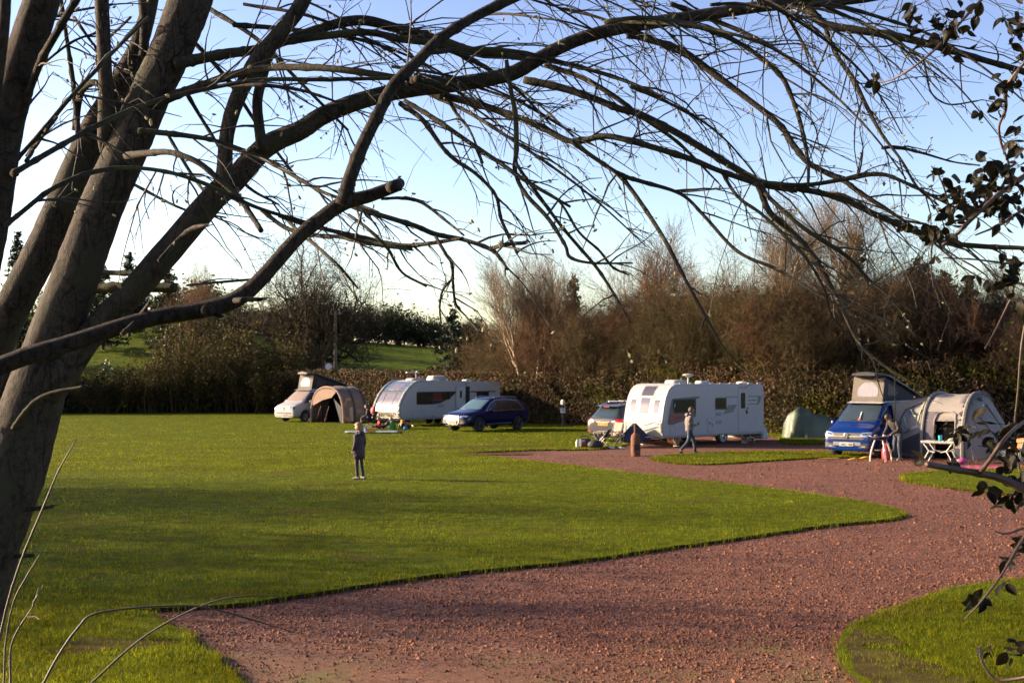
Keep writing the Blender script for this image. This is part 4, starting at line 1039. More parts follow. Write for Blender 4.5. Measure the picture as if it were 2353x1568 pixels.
# ---- grey SUV seen from the rear ----------------------------------------------
def grey_suv():
    loc, rz = place(1424, 1019, (.66, .75), (-2.2, -.88))
    root = thing('hatchback_car', 'grey hatchback seen from the rear with yellow number plate behind the folding chairs', 'car', loc, rz)
    st = [(-2.25, .46, .80, .95, .70, .76, .60), (-2.24, .34, .86, 1.08, .82, .88, .70), (-2.12, .30, .98, 1.16, .86, .93, .70), (-1.95, .28, 1.04, 1.38, .88, .94, .64), (-1.70, .27, 1.06, 1.62, .88, .94, .60), (-1.2, .26, 1.03, 1.68, .88, .94, .62), (-.3, .25, 1.0, 1.69, .88, .94, .63), (.35, .25, .98, 1.60, .88, .94, .64), (.9, .25, .97, 1.25, .88, .93, .70), (1.2, .25, .95, 1.08, .88, .92, .78), (1.7, .25, .88, 1.0, .86, .90, .74), (2.1, .26, .75, .88, .80, .84, .66), (2.22, .34, .6, .7, .6, .66, .5)]
    body = car_loft('body', st, M_grey, root, 2, [(1.38, .45, 1.3, .40, .35), (1.38, -1.3, -.45, .40, .35), (-1.32, .45, 1.3, .40, .35), (-1.32, -1.3, -.45, .40, .35)])
    sk = Skin(body)
    for (x, y) in ((1.38, .82), (1.38, -.82), (-1.32, .82), (-1.32, -.82)): wheel(root, x, y, .35, .23, M_alloy, 1 if y > 0 else -1)
    sk.panel('rear_window', M_glass2, root, 'B', rpoly([(-.66, 1.14), (0, 1.10), (.66, 1.14), (.56, 1.55), (-.56, 1.55)], .08), .008)
    mb = MB(); mb.prism(rpoly([(-2.0, 1.60), (-1.6, 1.68), (-1.6, 1.64), (-1.95, 1.57)], .01), -.58, .58); sp = mb.build('spoiler', M_grey, root)
    mb = MB(); mb.box((-1.985, 0, 1.575), (.03, .30, .03)); mb.build('brake_lamp', M_red, root)
    for s in (1, -1):
        sk.panel('tail_light', M_red, root, 'B', rpoly([(s * .50, .90), (s * .86, .88), (s * .90, 1.04), (s * .72, 1.06)][::s], .03), .014)
        side = 'L' if s > 0 else 'R'
        sk.panel('tail_light', M_red, root, side, rpoly([(-2.12, .90), (-1.98, .92), (-1.62, 1.06), (-1.98, 1.06)], .03), .012)
        sk.panel('reversing_lamp', M_lamp, root, 'B', rpoly([(s * .48, .92), (s * .62, .92), (s * .66, 1.00), (s * .54, .98)][::s], .02), .022)
        sk.panel('reflector', M_red, root, 'B', rect(s * .74 - .08, .50, s * .74 + .08, .54, .01), .012)
        sk.panel('side_window', M_glass, root, side, rpoly([(.78, 1.04), (-1.55, 1.10), (-1.45, 1.46), (-.4, 1.57), (.3, 1.48)], .05))
        mb = MB(); mb.tube([(-1.55, s * .56, 1.66), (-1.2, s * .60, 1.74), (-.3, s * .61, 1.75), (.2, s * .60, 1.68)], .02, 6); mb.build('roof_rail', M_alloy, root, True)
        mb = MB(); mb.ball((.68, s * 1.03, 1.06), .11, 10, .6, .9, .75); mb.bar((.7, s * .86, 1.0), (.7, s * .96, 1.03), .03); mb.build('mirror', M_grey, root, True)
    pl = sk.panel('number_plate', M_plate_y, root, 'B', rect(-.26, .76, .26, .875, .01), .02); glyphs(Skin(pl), pl, 'B', -.22, .22, .785, .85, 8, M_glyph, 11)
    sk.panel('tailgate_trim', M_chrome, root, 'B', rect(-.34, .90, .34, .935, .01), .018)
    sk.panel('bumper_strip', M_chrome, root, 'B', rect(-.78, .425, .78, .47, .015), .02)
    sk.panel('lower_bumper', M_black, root, 'B', rect(-.74, .32, .74, .41, .03), .012)
    for x in (-1.0, -.2):
        mb = MB(); mb.bar((x, -.66, 1.80), (x, .66, 1.80), .022, 6)
        for s in (-1, 1): mb.box((x, s * .60, 1.765), (.08, .05, .07))
        mb.build('roof_bar', M_alloy, root)
    mb = MB()
    for (x, y) in ((-1.1, -.3), (-1.0, .35), (-.4, -.4), (-.2, .2)):
        mb.tube([(x, y, 1.80), (x + .03, y, 1.86), (x + .10, y, 1.88)], .03, 6)
    mb.build('bike_clamp', M_black, root)
    mb = MB(); mb.tube([(-2.2, 0, .36), (-2.36, 0, .36), (-2.38, 0, .42)], .03, 8); mb.ball((-2.38, 0, .45), .035, 8); mb.build('tow_ball', M_black, root, True)
    us = MB(); us.box((0, 0, .30), (4.0, 1.5, .10)); us.build('underbody', M_black, root)
grey_suv()

# ---- caravans ---------------------------------------------------------------------
def caravan_body(prof, W2, m, parent, wheel_xs, wr, bev=.07):
    mb = MB(); mb.prism(prof, -W2, W2); o = mb.build('body', m, parent, False, bev, 3)
    cut = []
    for x in wheel_xs:
        for s in (-1, 1):
            c = MB(); c.lathe([(wr * 1.18, 0), (wr * 1.18, .5)], 28, Matrix.Translation((x, s * (W2 - .25), wr + .03)) @ Matrix.Rotation(-s * math.pi / 2, 4, 'X')); k = c.build('cutter', M_black); cut.append(k)
            b = o.modifiers.new('b', 'BOOLEAN'); b.object = k; b.solver = 'EXACT'; b.operation = 'DIFFERENCE'
    dg = bpy.context.evaluated_depsgraph_get(); me = bpy.data.meshes.new_from_object(o.evaluated_get(dg)); me.name = 'body'
    o.modifiers.clear(); o.data = me
    for c in cut: bpy.data.objects.remove(c)
    me.materials.clear(); me.materials.append(m); shade(me, 30); return o

def roof_dome(root, name, x, y, z, lx, ly, h, m=None):
    mb = MB(); V = []; n = 24
    prof = [(1, 0), (.98, .55), (.85, .9), (.5, 1.0)]
    for (r, t) in prof:
        for i in range(n):
            a = 2 * math.pi * i / n; c, s = math.cos(a), math.sin(a); e = .45
            V.append((x + lx / 2 * r * math.copysign(abs(c) ** e, c), y + ly / 2 * r * math.copysign(abs(s) ** e, s), z + h * t))
    F = [(j * n + i, j * n + (i + 1) % n, (j + 1) * n + (i + 1) % n, (j + 1) * n + i) for j in range(3) for i in range(n)] + [tuple(3 * n + i for i in range(n))]
    mb.add(V, F); return mb.build(name, m or M_cwhite, root, True)

def bottle_steady(root, xs, W2, zb):
    for x in xs:
        for s in (-1, 1):
            mb = MB(); mb.bar((x, s * (W2 - .25), zb), (x - .18 * (1 if x > 0 else -1), s * (W2 - .2), .03), .022, 6); mb.box((x - .18 * (1 if x > 0 else -1), s * (W2 - .2), .015), (.18, .18, .03)); mb.build('corner_steady', M_alloy, root)

def drawbar(root, x0, zb, cover):
    mb = MB()
    for s in (-1, 1): mb.bar((x0, s * .55, zb), (x0 + 1.15, .03 * s, zb + .05), .04, 6)
    mb.build('drawbar', M_alloy, root)
    mb = MB(); mb.bar((x0 + .8, .10, .1), (x0 + .8, .10, zb + .35), .025, 8); mb.lathe([(.10, -.04), (.10, .04)], 16, Matrix.Translation((x0 + .8, .10, .10)) @ Matrix.Rotation(math.pi / 2, 4, 'X')); mb.build('jockey_wheel', M_black, root)
    mb = MB(); mb.box((x0 + 1.18, 0, zb + .10), (.22, .10, .10)); mb.build('hitch', M_alloy, root)
    if cover:
        mb = MB(); v = [(x0 + .02, -.62, zb - .15), (x0 + .02, .62, zb - .15), (x0 + 1.35, .14, zb - .18), (x0 + 1.35, -.14, zb - .18), (x0 + .55, -.10, zb + .62), (x0 + .55, .10, zb + .62), (x0 + 1.2, .07, zb + .18), (x0 + 1.2, -.07, zb + .18)]
        mb.add(v, [(0, 1, 5, 4), (1, 2, 6, 5), (2, 3, 7, 6), (3, 0, 4, 7), (4, 5, 6, 7), (0, 3, 2, 1)]); mb.build('hitch_cover', mat('navy_cover', (.010, .014, .035), .7, bump=.3, bscale=8), root, False, .04)

M_maroon = smat('maroon_graphic', (.12, .016, .014), .4)
M_graph = smat('dark_graphic', (.045, .06, .06), .45)
M_graphg = smat('green_grey_graphic', (.09, .125, .105), .45)
M_salmon = smat('salmon_graphic', (.25, .08, .05), .45)
M_seam = smat('panel_seam', (.24, .24, .24), .6)

def right_caravan():
    L2, W2, zb, zt = 3.25, 1.12, .36, 2.60
    loc, rz = place(1524, 1027, (-.74, -.67), (L2 - .02, W2))
    root = thing('caravan', 'white touring caravan with three lilac front windows behind the rusty stove', 'caravan', loc, rz, 'touring caravans')
    front = [(3.20, zb), (3.25, .62), (3.25, 1.02), (3.20, 1.30), (3.10, 1.75), (2.98, 2.08), (2.84, 2.32), (2.66, 2.48), (2.42, 2.575), (2.1, zt)]
    prof = front + [(-3.45, zt - .03), (-3.55, zt - .10), (-3.6, zt - .4), (-3.6, zb + .0)]
    body = caravan_body(prof, W2, M_cwhite, root, [-.70], .33); sk = Skin(body)
    for s in (1, -1): wheel(root, -.70, s * (W2 - .13), .33, .20, M_alloy, s)
    # front windows
    for (y0, y1) in ((-.86, -.44), (.44, .86)):
        f = sk.panel('front_window', smat('window_frame', (.40, .31, .25), .4), root, 'F', rpoly([(y0, 1.33), (y1, 1.33 - .0), (y1, 2.0), (y0, 2.0)], .05), .010)
        Skin(f).panel('pane', M_acryl, f, 'F', rect(y0 + .06, 1.39, y1 - .06, 1.94, .04), .008)
    f = sk.panel('front_window', M_greytrim, root, 'F', rpoly([(-.36, 1.26), (.36, 1.26), (.36, 2.50), (-.36, 2.50)], .04), .010)
    fs = Skin(f); fs.panel('frame_edge', smat('window_frame2', (.40, .31, .25), .4), f, 'F', rect(-.325, 1.295, .325, 2.08, .04), .006)
    fs.panel('pane', M_acryl, f, 'F', rect(-.26, 1.35, .26, 2.02, .04), .014); fs.panel('sky_pane', M_acryl, f, 'F', rect(-.30, 2.10, .30, 2.47, .03), .012)
    # moulded lower front
    def wave(z, amp, h, y0=-.95, y1=.95, n=18):
        ys = np.linspace(y0, y1, n); zz = [z - amp * math.cos(y / .95 * math.pi * .5) ** 2 for y in ys]
        return [(y, q) for y, q in zip(ys, zz)] + [(y, q + h) for y, q in zip(ys[::-1], zz[::-1])]
    sk.panel('front_moulding', M_cwhite, root, 'F', wave(1.05, .17, .05), .03); sk.panel('front_moulding', M_greytrim, root, 'F', wave(1.09, .17, .012), .012)
    sk.panel('front_moulding', M_cwhite, root, 'F', wave(.84, .18, .05), .04); sk.panel('front_moulding', M_greytrim, root, 'F', wave(.80, .18, .012), .012)
    sk.panel('front_graphic', M_salmon, root, 'F', [(-.50, 1.13), (-.2, 1.03), (0, 1.0), (.2, 1.03), (.50, 1.13)], .016)
    sk.panel('crest', M_cwhite, root, 'F', [(-.06, 1.03), (0, 1.0), (.06, 1.03), (.06, 1.12), (-.06, 1.12)], .026)
    glyphs(sk, root, 'F', -.34, .34, 1.185, 1.215, 9, M_greytrim, 21)
    for s in (-1, 1):
        sk.panel('marker_lamp', M_lamp, root, 'F', rect(s * .78 - .10, .92, s * .78 + .10, .98, .03), .03)
        sk.panel('vent_recess', smat('vent_tan', (.30, .27, .18), .5), root, 'F', rpoly([(s * .36, .52), (s * .92, .52), (s * .92, .72), (s * .66, .70)][::s], .03), .012)
        sk.panel('brow_line', M_greytrim, root, 'F', [(s * .50, 2.10), (s * .84, 2.17), (s * .84, 2.185), (s * .50, 2.125)][::s], .008)
        sk.panel('grab_handle', M_cwhite, root, 'F', rect(s * .98 - .03, .60, s * .98 + .03, 1.02, .03), .05)
    # nearside
    sk.panel('side_graphic', M_graph, root, 'L', rpoly([(2.98, .93), (2.85, 1.50), (2.70, 1.98), (1.05, 2.06), (.93, 2.05), (.90, 1.99), (1.15, 1.95), (1.15, 1.22), (2.7, .90)], .06), .006)
    sk.panel('side_graphic', M_maroon, root, 'L', rpoly([(2.86, .99), (2.74, 1.52), (2.6, 1.50), (1.25, 1.34), (1.25, 1.26), (2.7, .96)], .05), .012)
    glyphs(sk, root, 'L', 1.65, 2.55, 1.16, 1.23, 10, M_salmon, 31)
    for z in (1.36, 1.42, 1.48): sk.panel('pinstripe', M_salmon, root, 'L', [(2.30, z), (2.80, z), (2.80, z + .012), (2.30, z + .012)], .018)
    w_ = sk.panel('side_window', M_black, root, 'L', rect(1.18, 1.36, 2.62, 1.97, .08), .02); Skin(w_).panel('pane', M_glass, w_, 'L', rect(1.24, 1.42, 2.55, 1.92, .06), .006)
    mb = MB(); mb.tube([(2.60, W2 + .05, 1.62), (2.60, W2 + .06, 1.68), (2.56, W2 + .06, 1.75)], .018, 6); mb.build('window_catch', M_chrome, w_)
    w_ = sk.panel('side_window', M_black, root, 'L', rect(-.88, 1.48, -.12, 1.99, .08), .02); Skin(w_).panel('pane', M_glass, w_, 'L', rect(-.82, 1.54, -.18, 1.94, .06), .006)
    sk.panel('stripe', M_graph, root, 'L', [(-.86, 2.0), (-3.3, 2.0), (-3.3, 2.03), (-.86, 2.03)], .008)
    sk.panel('stripe', M_graph, root, 'L', [(-1.85, 1.66), (-3.15, 1.66), (-3.15, 1.69), (-1.85, 1.69)], .008)
    sk.panel('side_graphic', M_graphg, root, 'L', rpoly([(-3.07, 1.66), (-3.21, 1.69), (-3.40, 2.03), (-3.15, 2.03)], .02), .012)
    sk.panel('side_graphic', M_graphg, root, 'L', rpoly([(-.68, 1.27), (-1.02, 1.66), (-1.62, 1.67), (-1.32, 1.36)], .02), .012)
    glyphs(sk, root, 'L', -2.95, -2.42, 1.82, 1.87, 9, M_graph, 33)
    # door
    d = sk.panel('door', M_cwhite, root, 'L', rect(-2.36, .50, -1.70, 2.32, .06), .018); ds = Skin(d)
    ds.panel('door_window', M_glass, d, 'L', rect(-2.18, 1.50, -1.88, 2.18, .06), .010); ds.panel('door_seam', M_seam, d, 'L', rect(-2.34, 1.18, -1.72, 1.195, .003), .006)
    mb = MB(); mb.box((-2.26, W2 + .05, 1.34), (.05, .05, .16)); mb.box((-2.33, W2 + .04, 1.50), (.05, .04, .06)); mb.build('door_handle', M_black, d)
    sk.panel('door_lamp', M_greytrim, root, 'L', rect(-2.32, 2.40, -1.72, 2.435, .01), .012)
    for z in (.86, 1.20): 
        v = sk.panel('fridge_vent', M_seam, root, 'L', rect(-.55, z, -.16, z + .16, .02), .010)
        for k in (.04, .08, .12): Skin(v).panel('louvre', M_greytrim, v, 'L', rect(-.53, z + k - .008, -.18, z + k + .006, .003), .008)
    for (x0, x1, z0, z1) in ((.05, .42, .52, 1.12), (2.52, 2.82, .55, .84)):
        k = .012
        lk = sk.panel('locker_door', M_cwhite, root, 'L', rect(x0, z0, x1, z1, .03), .014)
        mb = MB()
        for (p, q) in (((x0, z0), (x1, z0)), ((x1, z0), (x1, z1)), ((x1, z1), (x0, z1)), ((x0, z1), (x0, z0))): mb.bar((p[0], W2 + .008, p[1]), (q[0], W2 + .008, q[1]), .010, 4)
        mb.build('locker_seal', M_seam, lk)
    sk.panel('filler_cap', M_maroon, root, 'L', disc((.26, .92), .05, 14), .02); sk.panel('mains_inlet', M_black, root, 'L', rect(.08, .80, .13, .90, .01), .02)
    sk.panel('side_skirt', M_seam, root, 'L', rect(-3.55, .44, 3.15, .465, .004), .010)
    # rear foot moulding, steps, roof fittings
    mb = MB(); mb.box((-3.76, 0, .38), (.5, 2.2, .56), 0, None, .86); mb.build('rear_bumper', M_cwhite, root, False, .05)
    mb = MB(); mb.box((-2.0, W2 + .30, .22), (.55, .35, .04)); 
    for x in (-2.24, -1.76): mb.box((x, W2 + .30, .10), (.04, .33, .20))
    st = mb.build('step', M_greytrim, root); 
    roof_dome(root, 'roof_light', 1.55, .35, zt, .85, .7, .16); roof_dome(root, 'roof_light', -.10, .45, zt - .01, .6, .5, .13); roof_dome(root, 'roof_light', -2.8, .5, zt - .03, .42, .42, .10, smat('beige_plastic', (.60, .48, .36), .5))
    mb = MB(); mb.bar((.55, .2, zt - .02), (.55, .2, zt + .30), .04, 10); mb.lathe([(.05, .26), (.24, .34), (.25, .37), (.18, .41), (.05, .42)], 22, Matrix.Translation((.55, .2, zt))); mb.build('aerial_dome', M_cwhite, root, True)
    mb = MB()
    for x in np.linspace(-3.3, 2.0, 9): mb.box((x, W2 - .08, zt + .0), (.25, .05, .05))
    mb.build('roof_rail', M_cwhite, root)
    drawbar(root, 3.2, zb + .02, True); bottle_steady(root, (2.4, -2.9), W2, zb)
    mb = MB(); mb.box((-.2, 0, zb + .02), (6.5, 1.9, .10)); mb.bar((-.70, -W2 + .1, .33), (-.70, W2 - .1, .33), .05); mb.build('chassis', M_black, root)
    wl = MB(); wl.lathe([(.16, -.22), (.17, -.1), (.17, .1), (.16, .22)], 16, Matrix.Translation((1.7, .35, .2)) @ Matrix.Rotation(math.pi / 2, 4, 'X'))
    w_ = wl.build('water_barrel', smat('barrel_orange', (.35, .12, .03), .5)); return root, sk
rc_root, sk_rc = right_caravan()
bar = bpy.data.objects['water_barrel']; bar.matrix_world = Matrix.Translation(rc_root.location) @ Matrix.Rotation(rc_root.rotation_euler.z, 4, 'Z'); tag(bar, 'brown water barrel lying under the front of the right caravan', 'water barrel')

M_acryl_pale = smat('pale_acrylic', (.13, .12, .145), .06, .0, spec=.5); M_cwhite_pale = smat('caravan_white_pale', (.37, .366, .358), .5, var=.05, spec=.15)
def left_caravan():
    L2, W2, zb, zt = 3.65, 1.13, .40, 2.58
    loc, rz = place(922, 979, (-.70, -.714), (L2 - .15, W2))
    root = thing('caravan', 'white touring caravan with raked glossy front and its door standing open', 'caravan', loc, rz, 'touring caravans')
    front = [(3.35, zb - .05), (3.58, zb + .08), (3.65, .75), (3.63, 1.08), (3.50, 1.40), (3.22, 1.82), (2.92, 2.14), (2.60, 2.36), (2.30, 2.49), (1.95, 2.56), (1.6, zt)]
    prof = front + [(-4.25, zt - .10), (-4.37, zt - .16), (-4.4, zt - .4), (-4.4, zb)]
    body = caravan_body(prof, W2, M_cwhite_pale, root, [-.45, -1.15], .31); sk = Skin(body)
    for s in (1, -1):
        for x in (-.45, -1.15): wheel(root, x, s * (W2 - .13), .31, .19, M_alloy, s)
        mb = MB(); fp = [(x, z) for x, z in front[1:]]
        mb.tube([(x + .03 if z < 1.9 else x + .02, s * (W2 - .06), z + (.02 if z > 1.5 else 0)) for x, z in fp], [.07, .08, .08, .075, .07, .07, .065, .06, .05, .03], 8); mb.build('front_pillar', M_cwhite_pale, root, True)
    dk = sk.panel('sky_window', smat('roof_glass', (.07, .10, .14), .07, spec=.9), root, 'F', rpoly([(-.96, 1.98), (.96, 1.98), (.96, 2.50), (-.96, 2.50)], .03), .012)
    Skin(dk).panel('sky_pane', M_acryl_pale, dk, 'F', rect(-.52, 2.10, .52, 2.40, .05), .01)
    glyphs(Skin(dk), dk, 'F', -.42, .42, 2.02, 2.06, 8, M_cwhite_pale, 41)
    sk.panel('window_bar', M_black, root, 'F', rect(-.96, 1.935, .96, 1.97, .004), .016)
    sk.panel('front_bar', M_silver, root, 'F', rect(-.96, 1.86, .96, 1.925, .01), .02)
    for (y0, y1) in ((-.96, -.47), (-.42, .42), (.47, .96)):
        f = sk.panel('front_window', M_black, root, 'F', rpoly([(y0 - .02, 1.20 - .03), (y1 + .02, 1.20 - .03), (y1 + .02, 1.85), (y0 - .02, 1.85)], .02), .010)
        Skin(f).panel('pane', M_acryl_pale, f, 'F', rect(y0 + .015, 1.20, y1 - .015, 1.83, .03), .010)
    pn = sk.panel('nose_panel', M_silver, root, 'F', rpoly([(-.96, 1.15), (.96, 1.15), (.93, .80), (.70, .56), (-.70, .56), (-.93, .80)], .06), .014); ps = Skin(pn)
    lo = ps.panel('lower_grille', smat('dark_silver', (.13, .12, .10), .4, .5), pn, 'F', rpoly([(-.90, .80), (.90, .80), (.68, .60), (-.68, .60)], .06), .01)
    for s in (-1, 1):
        ps.panel('marker_lamp', M_lamp, root, 'F', disc((s * .76, 1.06), .085, 16), .03)
        Skin(lo).panel('reflector', smat('pink_lens', (.55, .22, .20), .3), root, 'F', disc((s * .55, .74), .07, 14), .012)
        sk.panel('marker_lamp', M_lamp, root, 'F', rect(s * .92 - .05, 1.18, s * .92 + .05, 1.24, .02), .03)
    glyphs(Skin(lo), root, 'F', -.1, .1, .66, .70, 4, M_cwhite_pale, 43)
    ps.panel('swan_crest', M_cwhite_pale, root, 'F', rpoly([(-.05, .86), (.06, .86), (.09, .93), (.02, .98), (.06, 1.06), (0, 1.09), (-.05, 1.02), (-.01, .97), (-.07, .92)], .015), .012)
    ps.panel('nose_plate', M_lamp, root, 'F', rect(-.16, 1.16, .16, 1.23, .02), .03)
    # nearside: long dark window band
    bd_ = sk.panel('window_band', M_black, root, 'L', rpoly([(2.38, 1.20), (2.38, 1.93), (-.72, 1.93), (-.50, 1.72), (-.30, 1.62), (-.2, 1.48), (.2, 1.42), (.5, 1.27), (1.1, 1.20)], .06), .012); bs = Skin(bd_)
    bs.panel('side_window', M_glass, root, 'L', rect(1.25, 1.26, 2.32, 1.87, .05), .01); bs.panel('side_window', M_glass, root, 'L', rect(-.15, 1.52, .42, 1.87, .05), .01)
    bs.panel('red_blind', M_maroon, root, 'L', rect(.45, 1.46, 1.10, 1.83, .02), .012); bs.panel('swoosh', M_maroon, root, 'L', rpoly([(.55, 1.30), (.05, 1.42), (.0, 1.46), (.6, 1.40)], .02), .012)
    bs.panel('sill_line', M_greytrim, root, 'L', rect(.44, 1.425, 1.12, 1.45, .004), .014)
    op = sk.panel('doorway', M_black, root, 'L', rect(-1.80, .50, -1.22, 2.22, .05), .006)  # black panel laid on the side in place of the shaded interior
    # open door, hinged at its front edge and folded back against the side
    dr = MB(); dr.box((0, 0, 0), (.60, .045, 1.72)); dm = Matrix.Translation((-1.20 + .28, W2 + .16, 1.36)) @ Matrix.Rotation(math.radians(-20), 4, 'Z')
    do = dr.build('door', M_cwhite_pale, root, False, .02); do.matrix_local = dm
    mb = MB(); mb.box((.0, .03, .40), (.14, .02, .42)); mb.build('door_window', M_glass, do, False, .008); mb = MB(); mb.box((.02, .03, -.5), (.40, .03, .22)); mb.build('door_bin', M_greytrim, do)
    mb = MB(); mb.bar((-.2, .06, .05), (-.2, .06, .3), .015, 6); mb.build('grab_handle', M_greytrim, do)
    bd2 = sk.panel('window_band', M_black, root, 'L', rpoly([(-1.85, 1.86), (-1.85, 1.93), (-4.0, 1.93), (-3.95, 1.86), (-3.4, 1.86), (-3.35, 1.45), (-2.35, 1.45), (-2.35, 1.86)], .02), .012)
    Skin(bd2).panel('side_window', M_glass, root, 'L', rect(-3.3, 1.50, -2.4, 1.88, .05), .01)
    sk.panel('club_badge', M_greytrim, root, 'L', rpoly([(-1.62, 2.30), (-1.38, 2.30), (-1.50, 2.42)], .02), .01)
    sk.panel('vent', M_seam, root, 'L', rect(.30, 1.02, .75, 1.20, .02), .01)
    lk = sk.panel('locker_door', M_cwhite_pale, root, 'L', rect(1.75, .46, 2.75, .78, .03), .014); mb = MB()
    for (p, q) in (((1.75, .46), (2.75, .46)), ((2.75, .46), (2.75, .78)), ((2.75, .78), (1.75, .78)), ((1.75, .78), (1.75, .46))): mb.bar((p[0], W2 + .008, p[1]), (q[0], W2 + .008, q[1]), .009, 4)
    mb.build('locker_seal', M_seam, lk)
    sk.panel('awning_light', M_black, root, 'L', rect(1.1, .48, 1.22, .53, .01), .02)
    sk.panel('side_skirt', M_seam, root, 'L', rect(-4.35, .47, 3.3, .49, .004), .010)
    roof_dome(root, 'roof_light', 1.55, .1, zt - .01, 1.1, .8, .14); roof_dome(root, 'air_conditioner', -.05, .15, zt - .02, 1.15, .8, .30); roof_dome(root, 'roof_light', -2.4, .3, zt - .07, .6, .5, .12)
    mb = MB(); mb.bar((1.65, .25, zt), (1.65, .25, zt + .42), .035, 8); mb.box((1.95, .25, zt + .45), (.85, .12, .07)); mb.box((1.55, .25, zt + .46), (.16, .2, .12)); mb.build('television_aerial', M_cwhite_pale, root)
    mb = MB()
    for x in np.linspace(-3.3, 1.2, 8): mb.box((x, W2 - .08, zt - .01 - (0 if x > 1 else (1.2 - x) * .018)), (.22, .05, .05))
    mb.build('roof_rail', M_cwhite_pale, root)
    mb = MB(); mb.box((3.0, .95, .28), (.45, .14, .5)); mb.build('gas_locker_box', M_black, root)
    drawbar(root, 3.45, zb, False); bottle_steady(root, (2.6, -3.4), W2, zb)
    mb = MB(); mb.box((-.45, 0, zb), (7.6, 1.9, .12)); mb.build('chassis', M_black, root)
    mb = MB(); mb.box((-1.5, W2 + .35, .2), (.6, .4, .05)); mb.box((-1.75, W2 + .35, .09), (.04, .38, .2)); mb.box((-1.25, W2 + .35, .09), (.04, .38, .2)); mb.build('step', M_greytrim, root)
    return root
left_caravan()
# ------------------------------------------------------------------ awnings and camping things
M_taupe = mat('taupe_tent', (.125, .098, .092), .85, var=.12, scale=2, bump=.35, bscale=5, trans=.06)
M_tgrey = mat('grey_tent', (.25, .225, .20), .85, var=.10, scale=2, bump=.3, bscale=4, trans=.18)
M_tdark = mat('dark_tent', (.035, .036, .045), .85, var=.15, scale=2, bump=.3, bscale=5)
M_tin = mat('tent_inside_shade', (.006, .005, .005), .95, var=.3, scale=2, spec=.02)  # near-black colour stands in for the shade inside the awnings
M_pipe = smat('tent_piping', (.03, .03, .035), .6)
M_mesh = mat('tent_window', (.10, .10, .12), .25, var=.15, scale=3, bump=.3, bscale=6, spec=.6)
M_taupe_lit = mat('taupe_sunlit', (.30, .20, .145), .8, var=.1, scale=3, bump=.2, bscale=6, trans=.25)  # paler peach copy of the taupe, standing in for sun on it

def arch_pts(w_, h, n=18, p=2.6):
    """half ellipse like tent arch in (u, z): from -w/2 to w/2"""
    out = []
    for i in range(n + 1):
        a = math.pi * i / n; c, s = math.cos(a), math.sin(a)
        out.append((-w_ / 2 * math.copysign(abs(c) ** (2 / p), c), h * abs(s) ** (2 / p)))
    return out
def tunnel(name, arcs, m, parent, lo=0, hi=None, sag=.05, sub=4):
    """skin over arches: arcs = [(origin Vector, u dir, w, h)], columns lo..hi of each arch"""
    rows = []
    for a, b in zip(arcs[:-1], arcs[1:]):
        for k in range(sub):
            t = k / sub; rows.append((a, b, t))
    rows.append((arcs[-2], arcs[-1], 1.0)); V = []; n = 18; hi = n if hi is None else hi
    for (a, b, t) in rows:
        w_ = a[2] + (b[2] - a[2]) * t; h = a[3] + (b[3] - a[3]) * t - sag * 4 * t * (1 - t); o = a[0].lerp(b[0], t); u = a[1].lerp(b[1], t).normalized()
        for (q, z) in arch_pts(w_, h)[lo:hi + 1]: V.append(o + u * q + Vector((0, 0, z)))
    k = hi - lo + 1; F = [(i * k + j, i * k + j + 1, (i + 1) * k + j + 1, (i + 1) * k + j) for i in range(len(rows) - 1) for j in range(k - 1)]
    me = bpy.data.meshes.new(name); me.from_pydata([tuple(v) for v in V], [], F); shade(me, 60)
    o = link(name, me, m, parent); s = o.modifiers.new('s', 'SOLIDIFY'); s.thickness = .015; s.offset = 0; return o
def wall_fill(name, pts, m, parent, th=.012):
    """flat or bowed cloth panel from an outline of points"""
    c = sum((Vector(p) for p in pts), Vector()) / len(pts); n = len(pts)
    me = bpy.data.meshes.new(name); me.from_pydata([tuple(p) for p in pts] + [tuple(c)], [], [(i, (i + 1) % n, n) for i in range(n)])
    o = link(name, me, m, parent); s = o.modifiers.new('s', 'SOLIDIFY'); s.thickness = th; s.offset = 0; return o
def cord(name, pts, r, m, parent, n=6):
    mb = MB(); mb.tube(pts, r, n); return mb.build(name, m, parent, True)

